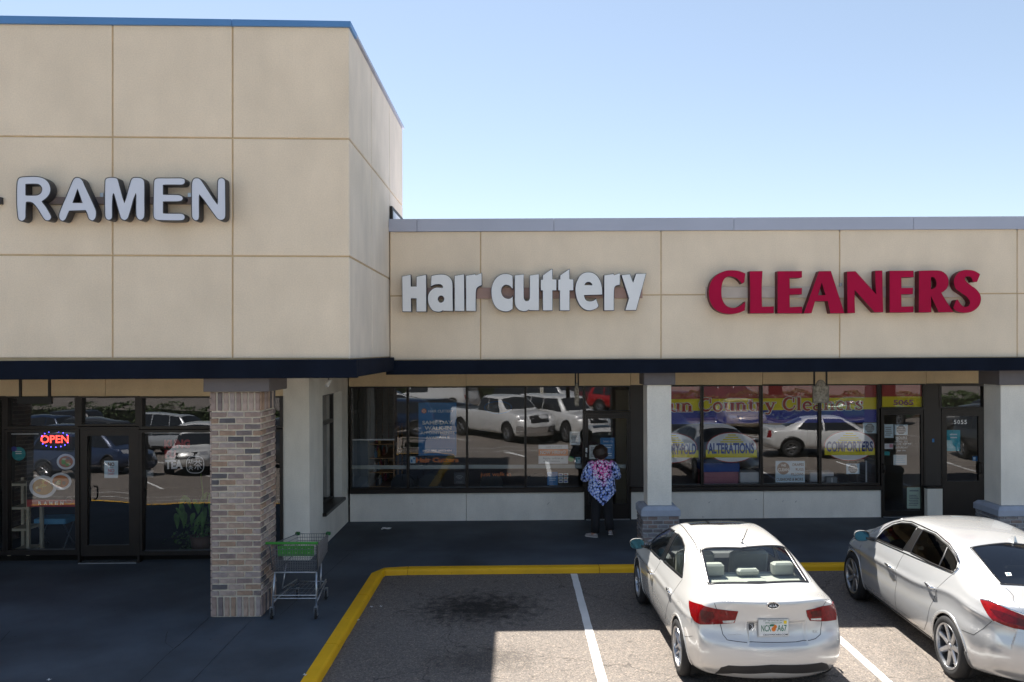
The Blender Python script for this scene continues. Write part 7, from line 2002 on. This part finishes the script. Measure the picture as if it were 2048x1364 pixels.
# ------------------------------------------------------------------ shopping cart
CARTG = mat('cart_green', (.035,.25,.025), .45, var=.1); WIRE = mat('cart_wire', (.17,.18,.20), .4, metal=.6, var=.15)
def cart():
    near = atZ(589,1237,KH); X0, Y0 = near.x, near.y
    t = thing('shopping_cart', 'empty wire shopping cart with a green handle beside the brick pillar', 'cart', (X0,Y0,KH), R(-1.5))
    def L(b, name, m, smooth=False, par_=None): return mobj(name, b.v, b.f, m, par_ or t, smooth)
    hw0, hw1 = .30, .215; yb, yf = .04, .86; zb0, zb1 = .60, .66; zt0, zt1 = .955, .90
    def W(y): return hw0+(hw1-hw0)*(y-yb)/(yf-yb)
    def ZT(y): return zt0+(zt1-zt0)*(y-yb)/(yf-yb)
    def ZB(y): return zb0+(zb1-zb0)*(y-yb)/(yf-yb)
    # frame rails
    b = MB(); b.tube([(-W(yb),yb,zt0),(-W(yf),yf,zt1),(W(yf),yf,zt1),(W(yb),yb,zt0)],.0065,6,True,True); b.tube([(-W(yb)*.93,yb,ZB(yb)),(-W(yf)*.93,yf,ZB(yf)),(W(yf)*.93,yf,ZB(yf)),(W(yb)*.93,yb,ZB(yb))],.006,6,True,True)
    basket = L(b, 'basket', WIRE, True)
    # side wires, floor wires, front and rear grids: separate panels
    def grid(fn, nu, nv, r_=.0028):
        b = MB()
        for i in range(nu+1): b.tube([fn(i/nu, j/4) for j in range(5)], r_, 4, False)
        for j in range(nv+1): b.tube([fn(i/6, j/nv) for i in range(7)], r_*1.3, 4, False)
        return b
    for s_ in (-1,1):
        L(grid(lambda u,v: (s_*(W(yb+(yf-yb)*u)*(.93+.07*v)), yb+(yf-yb)*u, ZB(yb+(yf-yb)*u)+(ZT(yb+(yf-yb)*u)-ZB(yb+(yf-yb)*u))*v), 26, 5), 'side_grid', WIRE, False, basket)
    L(grid(lambda u,v: ((2*u-1)*W(yf)*(.93+.07*v), yf, ZB(yf)+(zt1-ZB(yf))*v), 13, 5), 'front_grid', WIRE, False, basket)
    L(grid(lambda u,v: ((2*u-1)*W(yb)*(.93+.07*v), yb, ZB(yb)+(zt0-ZB(yb))*v), 18, 5), 'rear_grid', WIRE, False, basket)
    L(grid(lambda u,v: ((2*u-1)*W(yb+(yf-yb)*v)*.93, yb+(yf-yb)*v, ZB(yb+(yf-yb)*v)), 18, 12, .002), 'floor_grid', WIRE, False, basket)
    b = MB(); b.tube([(-.335,-.10,1.0),(.335,-.10,1.0)],.017,10); L(b, 'handle', CARTG, True)
    b = MB(); 
    for s_ in (-1,1): b.tube([(s_*.32,-.10,.995),(s_*.305,-.03,.93),(s_*.295,.03,.62)],.010,6)
    L(b, 'handle_bracket', WIRE, True)
    b = MB(); b.cbox(-.235,.235,.065,.08,.79,.925,.004); fl = L(b, 'child_seat_flap', CARTG)
    b = MB()
    for i in range(5):
        for k in range(2): b.box(-.17+i*.085-.008,-.17+i*.085+.008,.0630,.0645,.83+k*.055,.838+k*.055)
    L(b, 'flap_slots', mat('flap_light',(.35,.55,.30),.5), False, fl)
    for s_ in (-1,1): L(MB().cbox(s_*hw1-.03,s_*hw1+.03,yf-.02,yf+.03,zt1-.02,zt1+.025,.006), 'corner_bumper', mat('cart_dark_green',(.02,.12,.03),.5))
    # lower chassis
    for s_ in (-1,1):
        b = MB(); b.tube([(s_*.27,.06,.585),(s_*.285,.0,.165)],.013,8); L(b, 'leg', STEEL, True)
        b = MB(); b.tube([(s_*.235,.42,.60),(s_*.255,.30,.30),(s_*.20,.78,.28)],.011,8); L(b, 'leg', STEEL, True)
        b = MB(); b.tube([(s_*.285,.0,.21),(s_*.20,.80,.25)],.010,8); L(b, 'base_rail', STEEL, True)
    b = MB(); b.tube([(-.285,.0,.30),(.285,.0,.30)],.008,6); b.tube([(-.285,.0,.26),(.285,.0,.26)],.008,6); b.tube([(-.27,.05,.585),(.27,.05,.585)],.012,6); b.tube([(-.20,.80,.25),(.20,.80,.25)],.008,6); L(b, 'cross_bar', STEEL, True)
    b = MB()
    for i in range(8): x = -.19+i*.38/7; b.tube([(x*1.3,.03,.275),(x,.78,.262)],.0035,5,False)
    for y in (.2,.4,.6): b.tube([(-.27+y*.09,y,.27),(.27-y*.09,y,.27)],.004,5,False)
    L(b, 'lower_rack', WIRE)
    for x, y in ((-.285,-.01),(.285,-.01),(-.20,.80),(.20,.80)):
        b = MB(); b.box(x-.022,x-.016,y-.03,y+.02,.045,.15); b.box(x+.016,x+.022,y-.03,y+.02,.045,.15); b.box(x-.022,x+.022,y-.03,y+.02,.1505,.162); c_ = L(b, 'caster', STEEL)
        b = MB(); b.lathe([(0,-.012),(.045,-.012),(.058,-.009),(.060,0),(.058,.009),(.045,.012),(0,.012)],20,'x',(x,y-.01,.061)); L(b, 'caster_wheel', TYRE, True, c_)
cart()
# ------------------------------------------------------------------ the person at the salon door
SKIN = mat('skin', (.42,.22,.15), .5, var=.08, scale=20); HAIR = mat('hair_dark', (.030,.017,.012), .5, var=.5, scale=60, bump=.004, bscale=70)
PANT = mat('trousers_black', (.018,.018,.022), .85, var=.2, scale=8, bump=.002, bscale=30); SHOE = mat('shoe_grey', (.42,.38,.38), .7, var=.2, scale=20); SOLE = mat('shoe_sole', (.62,.60,.58), .7)
def blouse_mat():
    M = mat('blouse_floral', (.2,.3,.8), .8); N, L, P_ = nodes_of(M)
    tc = N.new('ShaderNodeTexCoord'); sx = N.new('ShaderNodeSeparateXYZ'); L.new(tc.outputs['Object'], sx.inputs[0])
    nz = N.new('ShaderNodeTexNoise'); nz.inputs['Scale'].default_value = 5; nz.inputs['Detail'].default_value = 4; L.new(tc.outputs['Object'], nz.inputs['Vector'])
    # pink strongest at the upper middle of the back
    ab = N.new('ShaderNodeMath'); ab.operation = 'ABSOLUTE'; L.new(sx.outputs['X'], ab.inputs[0])
    m1 = N.new('ShaderNodeMath'); m1.operation = 'MULTIPLY_ADD'; m1.inputs[1].default_value = -1.6; L.new(ab.outputs[0], m1.inputs[0]); L.new(sx.outputs['Z'], m1.inputs[2])
    m2 = N.new('ShaderNodeMath'); m2.operation = 'MULTIPLY_ADD'; m2.inputs[1].default_value = .55; L.new(nz.outputs['Fac'], m2.inputs[0]); L.new(m1.outputs[0], m2.inputs[2])
    mr = N.new('ShaderNodeMapRange'); mr.inputs[1].default_value = 1.20; mr.inputs[2].default_value = 1.38; L.new(m2.outputs[0], mr.inputs[0])
    base = N.new('ShaderNodeMix'); base.data_type = 'RGBA'; base.inputs[6].default_value = (.26,.38,.88,1); base.inputs[7].default_value = (.80,.13,.48,1); L.new(mr.outputs[0], base.inputs[0])
    v = N.new('ShaderNodeTexVoronoi'); v.inputs['Scale'].default_value = 22; v.inputs['Randomness'].default_value = .9; L.new(tc.outputs['Object'], v.inputs['Vector'])
    n2 = N.new('ShaderNodeTexNoise'); n2.inputs['Scale'].default_value = 60; L.new(tc.outputs['Object'], n2.inputs['Vector'])
    ad = N.new('ShaderNodeMath'); ad.operation = 'MULTIPLY_ADD'; ad.inputs[1].default_value = .55; L.new(n2.outputs['Fac'], ad.inputs[0]); L.new(v.outputs['Distance'], ad.inputs[2])
    cr = N.new('ShaderNodeValToRGB'); cr.color_ramp.interpolation = 'CONSTANT'; e = cr.color_ramp.elements
    e[0].position = 0; e[0].color = (1,0,0,1); e[1].position = .44; e[1].color = (0,1,0,1)
    x = cr.color_ramp.elements.new(.66); x.color = (0,0,1,1); x = cr.color_ramp.elements.new(.90); x.color = (1,0,0,1)
    L.new(ad.outputs[0], cr.inputs[0]); sp = N.new('ShaderNodeSeparateColor'); L.new(cr.outputs[0], sp.inputs[0])
    a = N.new('ShaderNodeMix'); a.data_type = 'RGBA'; L.new(sp.outputs[0], a.inputs[0]); L.new(base.outputs[2], a.inputs[6]); a.inputs[7].default_value = (.012,.015,.06,1)
    c = N.new('ShaderNodeMix'); c.data_type = 'RGBA'; L.new(sp.outputs[1], c.inputs[0]); L.new(a.outputs[2], c.inputs[6]); c.inputs[7].default_value = (.80,.86,1.0,1)
    L.new(c.outputs[2], P_.inputs['Base Color']); return M
def skin_mesh(name, pts, edges, rad, m, parent, lvl=2, root=0):
    me = bpy.data.meshes.new(name); me.from_pydata(pts, edges, []); o = bpy.data.objects.new(name, me); COL.objects.link(o)
    sk = o.modifiers.new('k', 'SKIN'); sk.use_smooth_shade = True
    for i, v in enumerate(me.skin_vertices[0].data):
        r_ = rad[i]; v.radius = r_ if isinstance(r_, tuple) else (r_, r_); v.use_root = (i == root)
    sb = o.modifiers.new('s', 'SUBSURF'); sb.levels = lvl; sb.render_levels = lvl
    dg = bpy.context.evaluated_depsgraph_get(); dg.update(); m2 = bpy.data.meshes.new_from_object(o.evaluated_get(dg)); bpy.data.objects.remove(o)
    m2.materials.clear(); m2.materials.append(m); m2.name = name; m2.polygons.foreach_set('use_smooth', [True]*len(m2.polygons))
    r = bpy.data.objects.new(name, m2); COL.objects.link(r); r.parent = parent; return r
def person():
    q = atZ(1204, 1074, KH); t = thing('person', 'person in a pink and blue floral blouse facing the salon door', 'person', (q.x, q.y, KH))
    p = []; e = []; r_ = []
    def add(pt, rad, par_=None):
        p.append(pt); r_.append(rad); 
        if par_ is not None: e.append((par_, len(p)-1))
        return len(p)-1
    pel = add((0,0,.90),(.155,.115)); sp1 = add((0,-.01,1.07),(.150,.11),pel); ch = add((0,-.02,1.25),(.165,.115),sp1); nb = add((0,-.01,1.40),.075,ch); nk = add((0,.015,1.455),.052,nb)
    hd = add((-.02,.035,1.54),(.080,.088),nk); ht = add((-.02,.025,1.61),(.068,.075),hd)
    fingers = []
    for s_, el, wr, hn in ((-1,(-.305,.02,1.10),(-.235,.25,1.12),(-.20,.33,1.14)),(1,(.275,.03,1.14),(.20,.25,1.19),(.165,.33,1.22))):
        sh = add((s_*.165,-.015,1.345),.062,ch); a = add(el,.043,sh); w = add(wr,.026,a); h = add(hn,(.036,.018),w)
        base = Vector(hn); fw = (Vector(hn)-Vector(wr)).normalized(); side = Vector((1,0,0))
        for k in range(4):
            f1 = add(tuple(base+fw*.045+side*(-.027+.018*k)), .0085, h); f2 = add(tuple(base+fw*(.075+(.008 if k in (1,2) else 0))+side*(-.029+.019*k)+Vector((0,0,-.012))), .0075, f1); add(tuple(base+fw*(.088)+side*(-.029+.019*k)+Vector((0,0,-.032))), .0065, f2)
        th = add(tuple(base+fw*.005+Vector((-s_*.042,0,.012))), .010, h); add(tuple(base+fw*.04+Vector((-s_*.058,0,.008))), .008, th)
    for s_, kn, an, to in ((-1,(-.115,.03,.48),(-.125,-.01,.09),(-.20,.02,.045)),(1,(.115,.04,.49),(.145,-.03,.13),(.16,.09,.05))):
        hp = add((s_*.085,0,.82),.098,pel); k_ = add(kn,.058,hp); a = add(an,.038,k_); add(to,(.040,.026),a)
    skin_mesh('body', p, e, r_, SKIN, t, 2, pel)
    # head details
    b = MB(); b.tube([(-.02,.115,1.545),(-.02,.137,1.520),(-.02,.118,1.508)],[.007,.012,.009],8); mobj('nose', b.v, b.f, SKIN, t, True)
    for s_ in (-1,1):
        b = MB(); b.lathe([(0,.006),(.011,.003),(.012,0),(.0,-.004)],12,'y',(-.02+s_*.030,.112,1.553)); mobj('eye', b.v, b.f, WHITEP, t, True)
        b = MB(); b.tube([(-.02+s_*.080,.03,1.565),(-.02+s_*.092,.015,1.545),(-.02+s_*.082,.03,1.515)],[.010,.013,.007],8); mobj('ear', b.v, b.f, SKIN, t, True)
    b = MB(); b.tube([(-.042,.113,1.488),(-.02,.119,1.486),(.002,.113,1.488)],[.003,.005,.003],6); mobj('mouth', b.v, b.f, mat('lips',(.30,.08,.07),.5), t, True)
    # hair: shell of short layered locks
    b = MB(); n1, n2 = 28, 14; random.seed(11)
    for i in range(n2+1):
        ph = math.pi*i/n2*.80
        for k in range(n1):
            a = 2*math.pi*k/n1; rr = 1.02+.04*math.sin(a*9+i*.7)+.09*random.random()+.05*math.sin(3*a+i*1.3)
            x = math.sin(ph)*math.cos(a)*.130*rr; y = math.sin(ph)*math.sin(a)*.132*rr; z = math.cos(ph)*.132*rr
            if y > .03 and z < .045: y = .03+(y-.03)*.25      # open at the face
            b.v.append(Vector((-.02+x, .012+y, 1.565+z)))
    for i in range(n2):
        for k in range(n1): b.f.append((i*n1+k,(i+1)*n1+k,(i+1)*n1+(k+1)%n1,i*n1+(k+1)%n1))
    mobj('hair', b.v, b.f, HAIR, t, True)
    # blouse: body tube with a pointed hem, and sleeves
    BL_ = blouse_mat(); b = MB(); n = 48
    lev = [(1.435,.062,.055,0),(1.425,.085,.07,0),(1.40,.135,.09,0),(1.37,.185,.105,0),(1.32,.215,.125,0),(1.24,.225,.14,0),(1.14,.232,.15,0),(1.04,.24,.158,.12),(.95,.25,.165,.35),(.90,.258,.17,.65),(.86,.264,.172,1.0)]
    for z, rx, ry, w_ in lev:
        for k in range(n):
            a = 2*math.pi*k/n; fold = 1+.018*math.sin(a*9+z*6)*(1.43-z)*1.8+.012*math.sin(a*4-z*11)
            tip = (1-abs(math.cos(a)))*.25 if math.sin(a) < 0 else (1-abs(math.cos(a)))*.10
            x = rx*math.cos(a)*fold*(1-.18*w_*abs(math.sin(a))*0); y = ry*math.sin(a)*fold-.012
            b.v.append(Vector((x, y, z-tip*w_)))
    for i in range(len(lev)-1):
        for k in range(n): b.f.append((i*n+k,(i+1)*n+k,(i+1)*n+(k+1)%n,i*n+(k+1)%n))
    bl = mobj('blouse', b.v, b.f, BL_, t, True)
    for s_, el, fo in ((-1,(-.305,.02,1.10),(-.262,.15,1.11)),(1,(.275,.03,1.14),(.235,.15,1.168))):
        b = MB(); p0 = Vector((s_*.13,-.015,1.37)); p1 = Vector(el); 
        b.tube([p0, Vector((s_*.19,-.015,1.33)), (Vector((s_*.19,-.015,1.33))+p1)/2+Vector((s_*.022,-.01,0)), p1+Vector((s_*.012,-.02,-.01)), Vector(fo)], [.07,.088,.082,.078,.066], 18)
        mobj('sleeve', b.v, b.f, BL_, t, True)
    # trousers
    b = MB(); lev = [(.99,.155,.125),(.92,.175,.14),(.84,.185,.145),(.78,.185,.14)]
    for z, rx, ry in lev:
        for k in range(32): a = 2*math.pi*k/32; b.v.append(Vector((rx*math.cos(a), ry*math.sin(a), z)))
    for i in range(3):
        for k in range(32): b.f.append((i*32+k,(i+1)*32+k,(i+1)*32+(k+1)%32,i*32+(k+1)%32))
    for s_, pts in ((-1,[(-.092,0,.80),(-.10,.01,.64),(-.112,.025,.48),(-.122,.01,.28),(-.128,-.005,.085)]),(1,[(.092,0,.80),(.105,.015,.64),(.118,.035,.49),(.132,.01,.30),(.142,-.022,.135)])):
        b.tube(pts, [.105,.100,.088,.083,.080], 20)
    mobj('trousers', b.v, b.f, PANT, t, True)
    for s_, a, d, lift in ((-1,Vector((-.128,-.01,.0)),Vector((-.80,.55,0)).normalized(),.0),(1,Vector((.150,-.045,.012)),Vector((.15,.98,0)).normalized(),.035)):
        sd_ = Vector((-d.y,d.x,0)); b = MB(); secs = [(-.045,.030,.050),(-.02,.038,.075),(.03,.040,.080),(.09,.042,.058),(.15,.045,.045),(.19,.038,.034),(.205,.018,.022)]
        for u, w_, h_ in secs:
            o_ = a+d*u+Vector((0,0,lift*max(0,(1-u/.15)))); 
            for k in range(12):
                an = 2*math.pi*k/12; zz = h_*.5*(1+math.sin(an)); b.v.append(o_+sd_*w_*math.cos(an)*(1 if math.sin(an) < .3 else .85)+Vector((0,0,zz+.012)))
        for i in range(len(secs)-1):
            for k in range(12): b.f.append((i*12+k,(i+1)*12+k,(i+1)*12+(k+1)%12,i*12+(k+1)%12))
        b.f.append(tuple(range(12))); b.f.append(tuple(len(secs)*12-12+k for k in range(11,-1,-1)))
        so_ = mobj('shoe', b.v, b.f, SHOE, t, True)
        b = MB(); 
        for z_ in (.0,.014):
            for u, w_ in ((-.05,.02),(-.03,.036),(.03,.041),(.10,.044),(.16,.045),(.20,.03),(.212,.010)):
                o_ = a+d*u+Vector((0,0,lift*max(0,(1-u/.15))+z_)); b.v += [o_+sd_*w_, o_-sd_*w_]
        for i in range(6):
            b.f.append((2*i,2*i+1,2*i+3,2*i+2)); b.f.append((14+2*i,14+2*i+2,14+2*i+3,14+2*i+1)); b.f.append((2*i,2*i+2,16+2*i,14+2*i)); b.f.append((2*i+1,15+2*i,17+2*i,2*i+3))
        b.f.append((0,14,15,1)); b.f.append((12,13,27,26))
        mobj('sole', b.v, b.f, SOLE, so_)
person()
